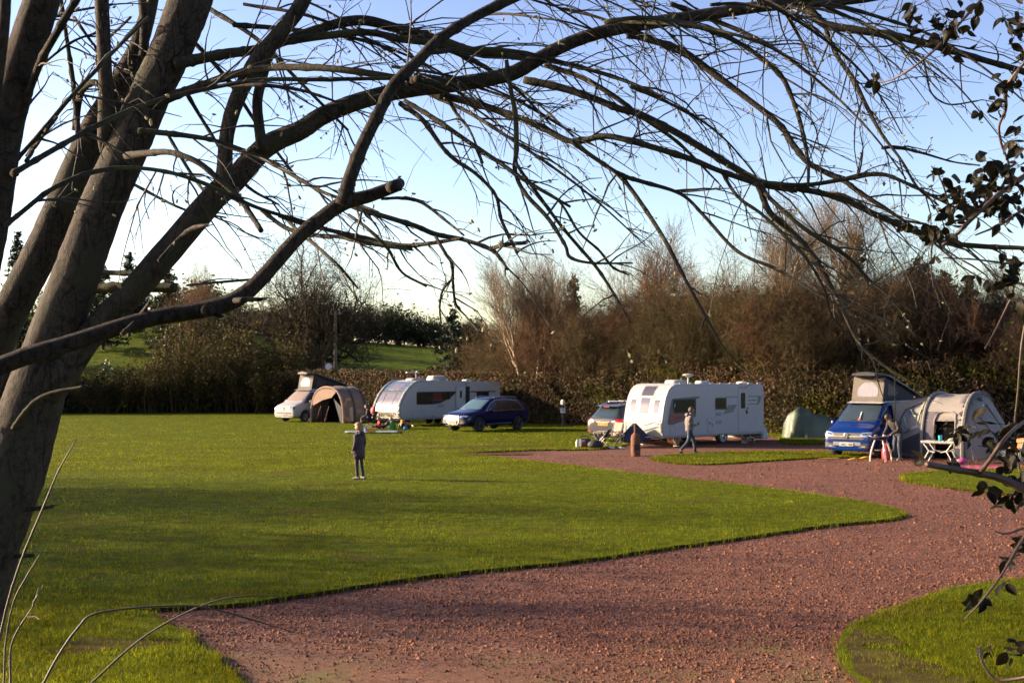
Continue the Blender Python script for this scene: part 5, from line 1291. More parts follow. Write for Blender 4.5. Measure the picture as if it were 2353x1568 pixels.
# ---- taupe tunnel awning beside the white van (world axes)
def left_awning():
    h = Vector((-.60, -.80, 0)); u = Vector((.80, -.60, 0))
    near = G(789, 971.5); root = thing('tunnel_awning', 'taupe tunnel awning with sunlit peach colouring on its front pitched against the white campervan', 'awning', near)
    W_ = 2.75; base = -u * W_ * .5; k = -h
    arcs = [(base + k * .0, u, W_, 2.12), (base + k * .95, u, W_ * 1.0, 2.16), (base + k * 1.9, u, W_, 2.14), (base + k * 2.75, u, W_ * .72, 1.45)]
    arcs = [(a, b, c * (1.0), d) for a, b, c, d in arcs]
    roof = tunnel('tent_roof', arcs[:3], M_taupe, root); tunnel('tent_back', arcs[2:], M_taupe, root, sag=-.03)
    for i, (o, uu, w_, hh) in enumerate(arcs[:3]):
        pts = [o + uu * q * 1.01 + Vector((0, 0, z * 1.01)) for q, z in arch_pts(w_, hh)]
        cord('air_beam', pts, .05 if i else .075, M_tdark if i else M_taupe_lit, root, 8)
        cord('beam_piping', [o + k * .07 + uu * q * 1.015 + Vector((0, 0, z * 1.02)) for q, z in arch_pts(w_, hh)], .025, M_pipe, root)
    # front: hood coloured as sunlit taupe over a dark open doorway
    o, uu, w_, hh = arcs[0]; ap = arch_pts(w_ * .97, hh * .97); f0 = o - k * .02
    rim = [f0 + uu * q + Vector((0, 0, z)) for q, z in ap]
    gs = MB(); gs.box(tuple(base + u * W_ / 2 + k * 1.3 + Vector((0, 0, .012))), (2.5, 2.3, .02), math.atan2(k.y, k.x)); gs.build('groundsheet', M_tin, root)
    wall_fill('inner_tent', [base + k * 1.35 + u * q * .97 + Vector((0, 0, z * .96)) for q, z in arch_pts(W_, 2.1)], M_tin, root)  # near-black sheet across the inside, coloured as interior shade
    g = f0 - k * .04
    hood = [g + uu * q + Vector((0, 0, z)) for q, z in ap[3:13]] + [g + uu * .42 + Vector((0, 0, 1.52)), g + uu * -.35 + Vector((0, 0, 1.36)), g + uu * -1.15 + Vector((0, 0, 1.02))]
    wall_fill('front_hood', hood, M_taupe_lit, root)
    wall_fill('door_flap', [g + uu * .62 + Vector((0, 0, 1.45)), g + uu * 1.28 + Vector((0, 0, .95)), g + uu * 1.33 + Vector((0, 0, .02)), g + uu * 1.18 + Vector((0, 0, .02))], M_tdark, root)
    for q in (-.6, .1): cord('red_reflection', [g + uu * (q - .25) + Vector((0, 0, .05)) - k * .02, g + uu * (q + .15) + Vector((0, 0, 1.0)) - k * .02], .018, M_maroon, root)  # maroon cords drawing a dark red reflection across the opening
    # near flank: windows, and a panel in the sunlit taupe colour
    def flank(i, t0, t1, z0, z1, cut=0):
        a, b = arcs[i], arcs[i + 1]; out = []
        for (t, z) in ((t0, z0), (t1, z0), (t1, z1), (t0 + cut * (t1 - t0), z1), (t0, z1 - cut * .6)):
            oo = a[0].lerp(b[0], t); w_ = a[2] + (b[2] - a[2]) * t; hh = a[3]; q = w_ / 2 * (1 - (z / hh) ** 2.6) ** (1 / 2.6)
            out.append(oo + a[1] * (q + .035) + Vector((0, 0, z)))
        return out
    wall_fill('side_panel', flank(0, .14, .88, .08, 1.5, .5), M_taupe_lit, root); wall_fill('mesh_window', flank(0, .55, .86, .15, .95), M_mesh, root)
    wall_fill('vinyl_window', flank(1, .15, .85, .55, 1.6), M_mesh, root)
    return root
left_awning()

# ---- grey drive-away awning at the blue van
def right_awning():
    a0 = Vector((.76, -.65, 0)); u = Vector((.65, .76, 0))           # out from the van / along the van
    near = G(2209, 1055.5, -LIP); root = thing('drive_away_awning', 'pale grey inflatable awning with a dark doorway joined to the blue campervan', 'awning', near)
    W_ = 3.5; c0 = u * W_ / 2
    bp = Matrix.Translation(blue_van.location) @ Matrix.Rotation(blue_van.rotation_euler.z, 4, 'Z') @ Vector((.52, .97, 0)) - near
    A1 = (c0 - a0 * 1.45, u, W_, 2.30); A2 = (c0, u, W_, 2.32); T0 = (bp + u * 1.45, u, 2.9, 1.99); T1 = (bp.lerp(-a0 * 1.62, .93) + u * 1.75, u, 3.5, 2.06)
    tunnel('tent_roof', [A1, A2], M_tgrey, root, 3, 18); pass
    vm = Matrix.Translation(blue_van.location) @ Matrix.Rotation(blue_van.rotation_euler.z, 4, 'Z'); vp = lambda x, z: vm @ Vector((x, .985 - (.16 * max(0, z - 1.1)), z)) - near
    Lb = [vp(.50, z) for z in np.linspace(.05, 1.90, 9)] + [vp(x, 1.97) for x in np.linspace(.35, -2.3, 10)]
    Rb = [A1[0] - a0 * .02 + A1[1] * q * .985 + Vector((0, 0, z * .975)) for q, z in arch_pts(A1[2], A1[3], 36)]
    Rb = [Rb[int(round(t))] for t in np.linspace(0, 36, 19)]
    V = []; n = 8
    for j in range(n + 1):
        t = j / n
        for i in range(19):
            p = Lb[i].lerp(Rb[i], t); sg = 4 * t * (1 - t)
            V.append(p + Vector((0, 0, -.10 * sg * (i > 8))) + u * (.05 * sg * (i <= 8)) + Vector((0, 0, .012 * math.sin(i * 2 + j * 3))))
    F = [(j * 19 + i, j * 19 + i + 1, (j + 1) * 19 + i + 1, (j + 1) * 19 + i) for j in range(n) for i in range(18)]
    me = bpy.data.meshes.new('tunnel_roof'); me.from_pydata([tuple(v) for v in V], [], F); shade(me, 60); tu = link('tunnel_roof', me, M_tgrey, root); s_ = tu.modifiers.new('s', 'SOLIDIFY'); s_.thickness = .015; s_.offset = 0
    for A in (A1, A2):
        cord('air_beam', [A[0] + A[1] * q * 1.012 + Vector((0, 0, z * 1.012)) for q, z in arch_pts(A[2], A[3])], .055, M_tgrey, root, 8)
        cord('beam_piping', [A[0] + a0 * (.06 if A is A2 else -.06) + A[1] * q * 1.02 + Vector((0, 0, z * 1.022)) for q, z in arch_pts(A[2], A[3])], .028, M_pipe, root)
    # front wall with doorway between the near feet of the two arches
    def fr(t, z, off=.0):
        o = A1[0].lerp(A2[0], t); hh = A1[3]; q = -W_ / 2 * max(0, 1 - (max(z, 0) / hh) ** 2.6) ** (1 / 2.6)
        return o + u * (q - off) + Vector((0, 0, z))
    def strip(name, t0, t1, z0, z1, m, off=0.0, n=8):
        V = [fr(t, z0 + (z1 - z0) * i / n, off) for i in range(n + 1) for t in (t0, t1)]; F = [(2 * i, 2 * i + 1, 2 * i + 3, 2 * i + 2) for i in range(n)]
        me = bpy.data.meshes.new(name); me.from_pydata([tuple(v) for v in V], [], F); o = link(name, me, m, root); s = o.modifiers.new('s', 'SOLIDIFY'); s.thickness = .012; s.offset = 0; return o
    zt = 1.66
    zt = 1.66
    strip('front_post', 0, .12, 0, zt, M_tdark); strip('front_post', .80, 1, 0, zt, M_tgrey, 0); strip('front_valance', 0, 1, zt, 1.95, M_tgrey)
    strip('front_flap', .12, .30, .02, zt, mat('mauve_flap', (.10, .085, .10), .85, var=.1, trans=.1), .02); strip('doorway', .30, .82, .02, zt - .04, M_tin, -.16)  # doorway strip is a near-black sheet in place of interior shade
    cord('door_piping', [fr(.28, .05, .03), fr(.285, 1.35, .03), fr(.34, 1.60, .03), fr(.45, zt, .03), fr(.68, zt, .03), fr(.79, 1.58, .03), fr(.82, 1.3, .03), fr(.82, .05, .03)], .03, M_tgrey, root)
    # tunnel flank with its leaf reflecting window
    def tf(t, z, off=.02):
        k_ = z / 1.90 * 8; i0 = min(7, int(k_)); f = k_ - i0
        return Lb[i0].lerp(Lb[i0 + 1], f).lerp(Rb[i0].lerp(Rb[i0 + 1], f), t) - u * (off - .04)
    wall_fill('tunnel_window', [tf(.25, .62), tf(.95, .62), tf(.97, 1.25), tf(.85, 1.45), tf(.30, 1.45), tf(.22, 1.1)], M_mesh, root)
    cord('window_piping', [tf(.15, .9, .03), tf(.2, 1.25, .03), tf(.34, 1.52, .03), tf(.9, 1.55, .03)], .02, M_pipe, root)
    for (t0, z0, t1, z1) in ((.30, 1.05, .45, .75), (.50, 1.2, .70, 1.0), (.86, 1.3, .80, .8)):
        cord('window_reflection', [tf(t0, z0 + .2, .035), tf((t0 + t1) / 2, (z0 + z1) / 2 + .05, .04), tf(t1, z1, .035)], .03, smat('pale_green_reflection', (.30, .33, .20), .6), root)  # pale green strokes drawn over the pane as leaf reflections
    strip('mud_wall', -.0, .30, 0, .42, M_tdark, .02, 3); strip('mud_wall', .82, 1.0, 0, .40, M_tdark, .02, 3)
    V = [tf(t, z, .05) for t in np.linspace(0, 1, 9) for z in (.0, .45)]; me = bpy.data.meshes.new('mud_wall'); me.from_pydata([tuple(v) for v in V], [], [(2 * i, 2 * i + 1, 2 * i + 3, 2 * i + 2) for i in range(8)]); link('mud_wall', me, M_tdark, root).modifiers.new('s', 'SOLIDIFY').thickness = .01
    # sloping end wall
    ap = arch_pts(A2[2], A2[3]); top = [A2[0] + u * q * .99 + Vector((0, 0, z * .99)) for q, z in ap]
    foot = [A2[0] + u * q * 1.0 + a0 * (.15 + 1.05 * math.sin(math.pi * i / 18) ** .6) for i, (q, z) in enumerate([(-W_ / 2 + W_ * j / 18, 0) for j in range(19)])]
    V, F, n = [], [], 8
    for j in range(n + 1):
        t = j / n
        for i in range(19): p = top[i].lerp(foot[i], t); V.append(p + a0 * .16 * math.sin(math.pi * t) * math.sin(math.pi * i / 18))
    F = [(j * 19 + i, j * 19 + i + 1, (j + 1) * 19 + i + 1, (j + 1) * 19 + i) for j in range(n) for i in range(18)]
    me = bpy.data.meshes.new('end_wall'); me.from_pydata([tuple(v) for v in V], [], F); shade(me, 60); ew = link('end_wall', me, M_tgrey, root); s = ew.modifiers.new('s', 'SOLIDIFY'); s.thickness = .015; s.offset = 0
    def ep(i, t, off=.03):
        i0 = int(i); f = i - i0; p = top[i0].lerp(top[min(18, i0 + 1)], f).lerp(foot[i0].lerp(foot[min(18, i0 + 1)], f), t); return p + a0 * (.16 * math.sin(math.pi * t) * math.sin(math.pi * i / 18) + off) + Vector((0, 0, off * .6))
    ew2 = wall_fill('end_window', [ep(4.2, .18), ep(8, .15), ep(13, .18), ep(15.5, .55), ep(15.2, .75), ep(9, .78), ep(3.6, .74), ep(3.3, .45)], M_mesh, root)
    for (a, b) in ((5.2, 6.8), (8.3, 9.0)):
        wall_fill('curtain', [ep(a, .17, .07), ep(b, .17, .07), ep(b + 1.6, .76, .08), ep(a + .9, .76, .08)], mat('curtain_grey', (.22, .21, .22), .8, trans=.2), ew2)
    cord('end_seam', [ep(3.2, .78, .05), ep(6, .80, .05), ep(10, .81, .05), ep(15, .79, .05)], .03, M_tgrey, root)
    wall_fill('mud_skirt', [ep(3.0, .82), ep(15.4, .82), ep(15.8, .99), ep(2.2, .99)], mat('skirt_grey', (.10, .10, .11), .8), root)
    h = wall_fill('maker_mark', [ep(7.4, .05, .06), ep(8.5, .05, .06), ep(8.0, .13, .06)], M_tdark, root)
    wall_fill('mark_label', [ep(5.0, .86, .05), ep(6.6, .86, .05), ep(6.7, .92, .05), ep(5.1, .92, .05)], M_plate_w, root)
    for (p, q) in ((top[6], foot[6] + a0 * 1.5), (top[13], foot[13] + a0 * 1.6), (A2[0] - u * W_ / 2 * .8 + Vector((0, 0, 1.5)), A2[0] - u * (W_ / 2 + 1.0) + a0 * .8)):
        cord('guy_rope', [p, Vector((q.x, q.y, .02))], .007, M_greytrim, root, 4)
    return root
ra = right_awning()

# ---- green tarpaulin over something beside the blue van
def tarp():
    g0 = G(1862, 1003.5, 0)
    g = np.random.default_rng(6); V = []; n, m_ = 30, 16
    for j in range(m_ + 1):
        t = j / m_
        for i in range(n):
            a = 2 * math.pi * i / n; top = 1.36 - .42 * max(0, math.cos(a)) * (1 - t)
            prof = [(0, 1.0), (.45, .96), (.72, .80), (.90, .45), (1.0, 0)]; r = np.interp(t, [0, .25, .5, .75, 1], [q[0] for q in prof]); z = np.interp(t, [0, .25, .5, .75, 1], [q[1] for q in prof])
            fold = .09 * math.sin(a * 7 + 2 * t) * t + .05 * math.sin(a * 3 + 1) + .05 * math.sin(a * 11 + 5 * t) * t
            peak = .16 * math.exp(-((a - 3.4) / .7) ** 2) * (1 - abs(t - .4))
            x = math.cos(a) * 1.38 * (r + fold * r); y = math.sin(a) * .75 * (r + fold * r); dip = .20 * math.exp(-(x / .5) ** 2) * (1 - t)
            V.append((x - .10 * (1 - t), y, max(.0, (top - dip + peak) * z + (.05 * math.sin(a * 6) if 0 < t < .9 else 0))))
    F = [(j * n + i, j * n + (i + 1) % n, (j + 1) * n + (i + 1) % n, (j + 1) * n + i) for j in range(m_) for i in range(n)] + [tuple(range(n))[::-1]]
    me = bpy.data.meshes.new('tarpaulin'); me.from_pydata(V, [], F); shade(me, 50)
    o = link('tarpaulin', me, mat('green_tarpaulin', (.055, .075, .042), .55, var=.4, scale=1.6, bump=.8, bscale=3.5)); o.location = (g0.x, g0.y, 0); o.rotation_euler = (0, 0, .35)
    tag(o, 'pale green tarpaulin draped over a load between caravan and blue campervan', 'tarpaulin')
tarp()

# ---- table, cup, dish
def at(px, py, z=-LIP): return G(px, py, z)
def folding_table():
    p = at(2160, 1062); root = thing('folding_table', 'white topped folding camping table with crossed metal legs before the awning doorway', 'table', p, math.radians(-38))
    top = MB(); top.box((0, 0, .72), (1.15, .62, .035)); top.build('tabletop', smat('table_top', (.42, .38, .32), .5), root, False, .008)
    ap = MB(); ap.box((0, -.30, .685), (1.12, .02, .045)); ap.box((0, .30, .685), (1.12, .02, .045)); ap.build('apron', M_alloy, root)
    ml = smat('leg_white', (.50, .47, .40), .4)
    for y in (-.27, .27):
        for s in (-1, 1):
            mb = MB(); mb.tube([(s * .52, y, .70), (s * .30, y, .40), (-s * .02, y, .34), (-s * .02, y, .34)][:2] + [(s * .10, y * .98, .36)], .02, 6); mb.tube([(s * .30, y, .40), (s * .52, y, .0)], .02, 6); mb.tube([(s * .16, y, .40), (s * .02, y, .0)], .0001, 4)
            mb.build('leg', ml, root, True)
    mb = MB(); mb.bar((-.30, -.27, .40), (-.30, .27, .40), .012); mb.bar((.30, -.27, .40), (.30, .27, .40), .012); mb.bar((-.30, 0, .40), (.30, 0, .40), .012); mb.build('brace', M_alloy, root)
    return root, p
tb, tp_ = folding_table()
def on_table(x, y):
    return Matrix.Translation(tp_) @ Matrix.Rotation(math.radians(-38), 4, 'Z') @ Vector((x, y, .7385))
mb = MB(); mb.lathe([(.05, 0), (.07, .19), (.066, .19), (.047, .012)], 18); o = mb.build('beaker', smat('turquoise_plastic', (.03, .30, .42), .35), None, True); o.location = on_table(.03, -.08); tag(o, 'turquoise beaker standing on the folding table', 'beaker')
mb = MB(); mb.lathe([(.08, 0), (.15, .05), (.16, .10), (.15, .10), (.07, .02)], 20); o = mb.build('bowl', smat('white_china', (.50, .50, .46), .3), None, True); o.location = on_table(.38, -.02); tag(o, 'white bowl on the folding table beside the beaker', 'bowl')
mb = MB(); mb.lathe([(.10, 0), (.13, .012), (.12, .016), (.09, .006)], 20); o = mb.build('plate', smat('green_plate', (.10, .22, .06), .4), None, True); o.location = on_table(-.07, -.16); tag(o, 'small green plate under the turquoise beaker on the table', 'plate')
mb = MB(); mb.box((0, 0, .008), (.24, .17, .014)); o = mb.build('chopping_board', smat('grey_board', (.2, .2, .21), .6), None, False, .004); o.location = on_table(.42, .2); o.rotation_euler = (0, 0, .3); tag(o, 'grey board lying at the far end of the folding table', 'board')

# ---- barbecue, gas bottle, hose
def barbecue():
    p = at(2022, 1058.5); root = thing('barbecue', 'round gas barbecue on three curved pale legs in front of the blue campervan', 'barbecue', p)
    mb = MB(); mb.lathe([(.05, .70), (.24, .74), (.30, .82), (.30, .835), (.26, .80), (.05, .76)], 28); mb.build('pan', smat('enamel_black', (.012, .013, .035), .3), root, True)
    mb = MB(); mb.lathe([(.29, .83), (.29, .845), (.05, .845)], 28); mb.build('griddle', M_black, root, True)
    for i, a in enumerate((3.35, 4.9, 6.15)):
        c, s = math.cos(a), math.sin(a); mb = MB(); r = [.19, .27, .33, .37, .385]; z = [.74, .55, .36, .16, 0]
        mb.tube([(c * q, s * q, t) for q, t in zip(r, z)], [.028, .03, .03, .028, .03], 8); mb.build('leg', smat('pale_leg', (.42, .42, .33), .45) if i != 1 else M_alloy, root, True)
    mb = MB(); mb.lathe([(.05, .36), (.19, .37), (.19, .385), (.05, .38)], 22); mb.build('shelf', M_greytrim, root, True)
    for a in (2.8, .35): 
        mb = MB(); mb.tube([(.29 * math.cos(a - .25), .29 * math.sin(a - .25), .84), (.36 * math.cos(a), .36 * math.sin(a), .86), (.29 * math.cos(a + .25), .29 * math.sin(a + .25), .84)], .014, 6); mb.build('handle', M_chrome, root, True)
    return root, p
bb, bp_ = barbecue()
for (dx, dy, nm, lab, c) in ((-.16, -.05, 'sausages', 'pale food cooking on the left of the round barbecue', (.30, .20, .12)), (.13, -.08, 'bread_rolls', 'white rolls on the right of the round barbecue', (.48, .44, .34))):
    mb = MB(); mb.ball((0, 0, .035), .045, 8, 1.5, 1, .7); mb.ball((.03, .09, .035), .04, 8, 1.5, 1, .7); o = mb.build(nm, mat(nm, c, .6, var=.3, scale=12), None, True); o.location = (bp_.x + dx, bp_.y + dy, bp_.z + .845); tag(o, lab, 'food')
p = at(2036, 1055.5); root = thing('gas_bottle', 'red gas bottle standing under the barbecue', 'gas bottle', p)
mb = MB(); mb.lathe([(.12, 0), (.155, .03), (.16, .12), (.16, .34), (.13, .44), (.05, .49), (.04, .50)], 24); mb.build('cylinder', smat('gas_red', (.42, .010, .010), .4), root, True)
mb = MB(); mb.lathe([(.10, .46), (.11, .58), (.10, .58), (.09, .46)], 20); mb.build('collar', smat('gas_red2', (.40, .010, .010), .4), root, True); mb = MB(); mb.bar((0, 0, .48), (0, 0, .58), .025, 8); mb.bar((0, 0, .56), (.08, -.04, .56), .014, 6); mb.build('valve', M_alloy, root, True)
mb = MB(); q = at(2030, 1062); hose = [(bp_.x + .02, bp_.y - .1, bp_.z + .72), (bp_.x + .10, bp_.y - .15, bp_.z + .45), (q.x + .02, q.y, q.z + .20), (q.x + .06, q.y - .1, q.z + .03), (q.x + .18, q.y - .08, q.z + .04), (q.x + .32, q.y + .05, q.z + .14)]
mb.tube([tuple(r) for r in smooth_path(hose, 5)], .014, 6); o = mb.build('gas_hose', smat('hose_orange', (.50, .06, .03), .5), None, True); tag(o, 'orange red gas hose looping from barbecue to gas bottle', 'hose')
# yellow levelling ramp, van levellers
p = at(1972, 1055); mb = MB()
mb.prism([(-.42, 0), (.42, 0), (.42, .11), (.25, .10), (.05, .045), (-.15, .06), (-.30, .03)], -.10, .10); o = mb.build('levelling_ramp', mat('ramp_yellow', (.48, .27, .03), .6, var=.25, scale=8), None, False, .01); o.location = p; o.rotation_euler = (0, 0, .2); tag(o, 'yellow wheel levelling ramp lying in front of the blue campervan', 'ramp')
p = at(1900, 1053.5); mb = MB(); mb.prism([(-.36, 0), (.40, 0), (.38, .05), (.0, .035), (-.3, .02)], -.09, .09); o = mb.build('levelling_ramp', bpy.data.materials['ramp_yellow'], None, False, .008); o.location = p; o.rotation_euler = (0, 0, -.1); tag(o, 'flat yellow levelling ramp by the far front wheel of the blue campervan', 'ramp')

# ---- chiminea made from a gas cylinder
def stove():
    p = at(1460, 1047.5); root = thing('garden_stove', 'rusty cylinder stove with a chimney standing on the red gravel', 'stove', p)
    M_rust = mat('rust', (.115, .042, .017), .85, var=.45, scale=6, bump=.35, bscale=30)
    mb = MB(); mb.lathe([(.165, 0), (.17, .02), (.175, .10), (.175, .66), (.16, .75), (.12, .81), (.085, .84), (.08, .85)], 28); mb.build('cylinder', M_rust, root, True)
    mb = MB(); mb.lathe([(.065, .83), (.063, 1.16), (.055, 1.16), (.055, .9)], 18); mb.build('chimney', mat('rust_dark', (.06, .024, .012), .85, var=.4, scale=6, bump=.3), root, True)
    mb = MB(); mb.box((.02, -.17, .32), (.20, .03, .24)); mb.build('stove_door', mat('soot', (.02, .016, .014), .8, var=.3), root, False, .01)
    mb = MB(); mb.bar((.02, -.19, .20), (.10, -.20, .20), .010); mb.build('door_latch', M_alloy, root)
    for a in (.5, 2.6, 4.7): pass
stove()

# ---- folding chairs by the grey hatchback
def camp_chair(name, label, loc, rz, cloth, frame, tall=.95, group=None):
    root = thing(name, label, 'chair', loc, rz, group); w_ = .27
    for s in (-1, 1):
        mb = MB(); mb.bar((.24, s * w_, 0), (-.18, s * w_, .46), .016, 6); mb.build('leg', frame, root); mb = MB(); mb.bar((-.26, s * w_, 0), (.20, s * w_, .46), .016, 6); mb.build('leg', frame, root)
        mb = MB(); mb.bar((-.18, s * w_, .44), (-.36, s * w_, tall), .016, 6); mb.build('back_post', frame, root)
        mb = MB(); mb.bar((-.27, s * (w_ + .02), .66), (.22, s * (w_ + .02), .64), .02, 6); mb.bar((.20, s * w_, .46), (.22, s * (w_ + .02), .64), .014, 6); mb.build('armrest', frame, root)
    mb = MB(); mb.bar((.24, -w_, .015), (.24, w_, .015), .016, 6); mb.build('foot_bar', frame, root)
    V = [(.22, -w_, .47), (.22, w_, .47), (0, w_, .42), (0, -w_, .42), (-.20, w_, .45), (-.20, -w_, .45)]
    me = bpy.data.meshes.new('seat'); me.from_pydata(V, [], [(0, 1, 2, 3), (3, 2, 4, 5)]); o = link('seat', me, cloth, root); q = o.modifiers.new('s', 'SOLIDIFY'); q.thickness = .025
    n = 5; V = []
    for i in range(n + 1):
        t = i / n
        for j in range(5): V.append((-.19 - .17 * t + .04 * math.cos((j - 2) * .7) * -1, -w_ + j * w_ / 2, .46 + (tall - .44) * t))
    me = bpy.data.meshes.new('backrest'); me.from_pydata(V, [], [(i * 5 + j, i * 5 + j + 1, i * 5 + j + 6, i * 5 + j + 5) for i in range(n) for j in range(4)]); shade(me, 60); o = link('backrest', me, cloth, root); q = o.modifiers.new('s', 'SOLIDIFY'); q.thickness = .03
    return root
M_chairg = mat('tan_cloth', (.24, .18, .135), .8, var=.2, bump=.3); M_chairb = mat('black_cloth', (.02, .02, .022), .85, var=.2, bump=.3); M_frame = smat('chair_frame', (.45, .42, .36), .4, .4)
M_chairbr = mat('brown_cloth', (.10, .078, .062), .8, var=.2, bump=.3)
camp_chair('folding_chair', 'tan backed folding chair with pale frame behind the hatchback', at(1406, 1027), math.radians(215), M_chairg, M_frame, 1.0, 'folding chairs by the hatchback')
camp_chair('folding_chair', 'brown folding chair nearest the caravan front', at(1436, 1020), math.radians(200), M_chairbr, M_frame, 1.05, 'folding chairs by the hatchback')
camp_chair('folding_stool', 'low black seated chair with bare silver frame at the gravel edge', at(1380, 1027), math.radians(160), M_chairb, M_frame, .72, 'folding chairs by the hatchback')
# things on the ground beside them
p = at(1343, 1028); mb = MB(); mb.box((0, 0, .16), (.42, .30, .32)); mb.tube([(-.2, 0, .32), (-.12, 0, .42), (.12, 0, .42), (.2, 0, .32)], .018, 6); root = thing('stove_box', 'black camping cooker box on the grass left of the chairs', 'cooker', (p.x, p.y, 0), .3); mb.build('case', M_black, root, False, .03)
mb = MB(); mb.box((-.10, -.16, .10), (.22, .02, .12)); mb.build('front_panel', smat('cooker_red', (.35, .03, .02), .5), root); mb = MB(); mb.box((-.12, -.16, .24), (.14, .02, .10)); mb.build('dial', M_plate_w, root)
p = at(1326, 1029); mb = MB(); mb.lathe([(.06, 0), (.065, .02), (.065, .20), (.03, .25), (.03, .30)], 16); o = mb.build('fuel_bottle', smat('pale_bottle', (.42, .46, .36), .4), None, True); o.location = (p.x, p.y, 0); tag(o, 'pale green bottle at the left of the cooker box', 'bottle')
p = at(1368, 1031); mb = MB(); mb.ball((0, 0, .12), .26, 10, 1.25, .8, .75); o = mb.build('rucksack', mat('black_bag', (.012, .012, .013), .7, var=.3, bump=.4, bscale=12), None, True); o.location = (p.x, p.y, 0); tag(o, 'slumped black bag on the edge of the gravel', 'bag')
for (x, y, c, lab) in ((1404, 1031, (.5, .46, .38), 'white trainers left below the tan chair'), (1428, 1031.5, (.5, .48, .42), 'white trainers left below the brown chair')):
    p = at(x, y); root = thing('trainers', lab, 'shoes', p, .4, 'shoes on the gravel')
    for s in (-1, 1):
        mb = MB(); mb.ball((.05, s * .07, .045), .05, 8, 1.8, .8, .8); mb.ball((-.05, s * .07, .06), .05, 8, 1.1, .8, 1.1); mb.build('shoe', mat('trainer', c, .6), root, True)

# ---- electric hook-up post
d = 70; x = wx(1293, d); root = thing('hookup_post', 'electric hook-up post with a white cap lamp and a white socket box', 'post', (x, d, 0))
mb = MB(); mb.box((0, 0, .62), (.10, .10, 1.24)); mb.build('post', mat('green_post', (.02, .025, .02), .6), root)
mb = MB(); mb.lathe([(.11, 1.25), (.12, 1.3), (.12, 1.44), (.07, 1.52), (.02, 1.53)], 16); mb.build('lamp_cap', smat('cap_white', (.45, .42, .36), .4), root, True)
mb = MB(); mb.box((0, -.10, .92), (.26, .12, .26)); bx = mb.build('socket_box', smat('box_white', (.42, .45, .52), .4), root, False, .015)
mb = MB(); mb.box((-.05, -.165, .97), (.07, .02, .05)); mb.box((.05, -.165, .97), (.07, .02, .05)); mb.build('socket_covers', M_black, bx)

# ---- picnic by the first caravan
p = G(856, 993); mb = MB(); n = 14; V = []
for j in range(7):
    for i in range(n): V.append(((i / (n - 1) - .5) * 2.75 + .05 * math.sin(j * 2 + i), (j / 6 - .5) * 1.9 + .08 * math.sin(i * 1.3), .05 + .012 * math.sin(i * 2.1 + j * 1.7)))
me = bpy.data.meshes.new('picnic_rug'); me.from_pydata(V, [], [(j * n + i, j * n + i + 1, (j + 1) * n + i + 1, (j + 1) * n + i) for j in range(6) for i in range(n - 1)]); shade(me)
def rug_mat():
    m, nt, o = _mat('checked_rug'); b = nt.nodes.new('ShaderNodeBsdfPrincipled'); b.inputs['Roughness'].default_value = .9
    ck = nt.nodes.new('ShaderNodeTexChecker'); ck.inputs['Scale'].default_value = 6; tc = nt.nodes.new('ShaderNodeTexCoord'); nt.links.new(tc.outputs['Object'], ck.inputs[0])
    ck.inputs[1].default_value = (.17, .175, .18, 1); ck.inputs[2].default_value = (.085, .13, .17, 1); nt.links.new(ck.outputs[0], b.inputs[0]); nt.links.new(b.outputs[0], o.inputs[0]); return m
o = link('picnic_rug', me, rug_mat()); o.location = (p.x, p.y, 0); o.rotation_euler = (0, 0, .1); q = o.modifiers.new('s', 'SOLIDIFY'); q.thickness = .02; tag(o, 'pale checked picnic rug spread on the grass by the caravan', 'rug')
rug = p
def rug_item(px, py, mesh_fn, name, m, lab, cat, z=.065, smooth=True):
    q = G(px, py, .06); mb = MB(); mesh_fn(mb); o = mb.build(name, m, None, smooth); o.location = (q.x, q.y, z); return tag(o, lab, cat)
rug_item(843, 990.5, lambda b: b.lathe([(.13, 0), (.16, .16), (.15, .16), (.12, .02)], 18), 'tub', smat('blue_tub', (.10, .12, .45), .4), 'blue plastic tub on the picnic rug', 'tub')
rug_item(853, 992, lambda b: b.box((0, 0, .10), (.40, .26, .20), 0, None, 1.08), 'crate', smat('yellow_crate', (.45, .26, .02), .45), 'yellow plastic box on the picnic rug', 'box', .065, False)
rug_item(826.5, 987, lambda b: b.ball((0, 0, .09), .10, 10, 1.4, 1, .8), 'cushion', mat('red_cushion', (.40, .05, .04), .8), 'red cushion at the back of the picnic rug', 'cushion')
q = G(930, 983); root = thing('toy_tractor', 'orange and blue toys under the nose of the left caravan', 'toy', (q.x, q.y, 0), .5)
mb = MB(); mb.box((0, 0, .22), (.5, .25, .2)); mb.box((-.12, 0, .38), (.2, .22, .16)); mb.build('body', smat('toy_orange', (.45, .18, .02), .45), root, False, .03)
for (x, y, r) in ((-.18, .15, .14), (-.18, -.15, .14), (.18, .14, .09), (.18, -.14, .09)):
    mb = MB(); mb.lathe([(r, -.04), (r, .04)], 14, Matrix.Translation((x, y, r)) @ Matrix.Rotation(math.pi / 2, 4, 'X')); mb.build('wheel', M_black, root)
q = G(931, 988); mb = MB(); mb.ball((0, 0, .11), .12, 12); o = mb.build('ball', smat('ball_blue', (.03, .25, .45), .4), None, True); o.location = (q.x, q.y, 0); tag(o, 'small bright blue ball on the grass by the caravan nose', 'ball')
camp_chair('camping_chair', 'dark green camping chair with a coral hood on the picnic spot', G(849, 983.5), math.radians(170), mat('bottle_green', (.02, .035, .025), .8), M_dalloy, .92)
q = G(857, 984.5); mb = MB(); mb.ball((0, 0, 0), .22, 12, .6, .9, 1.0); o = mb.build('coral_cushion', mat('coral', (.46, .09, .09), .7, var=.15, bump=.3, bscale=10), None, True); o.location = (q.x, q.y, 1.0); o.rotation_euler = (0, .2, .3); tag(o, 'coral pink cushion hung over the back of the green chair', 'cushion')
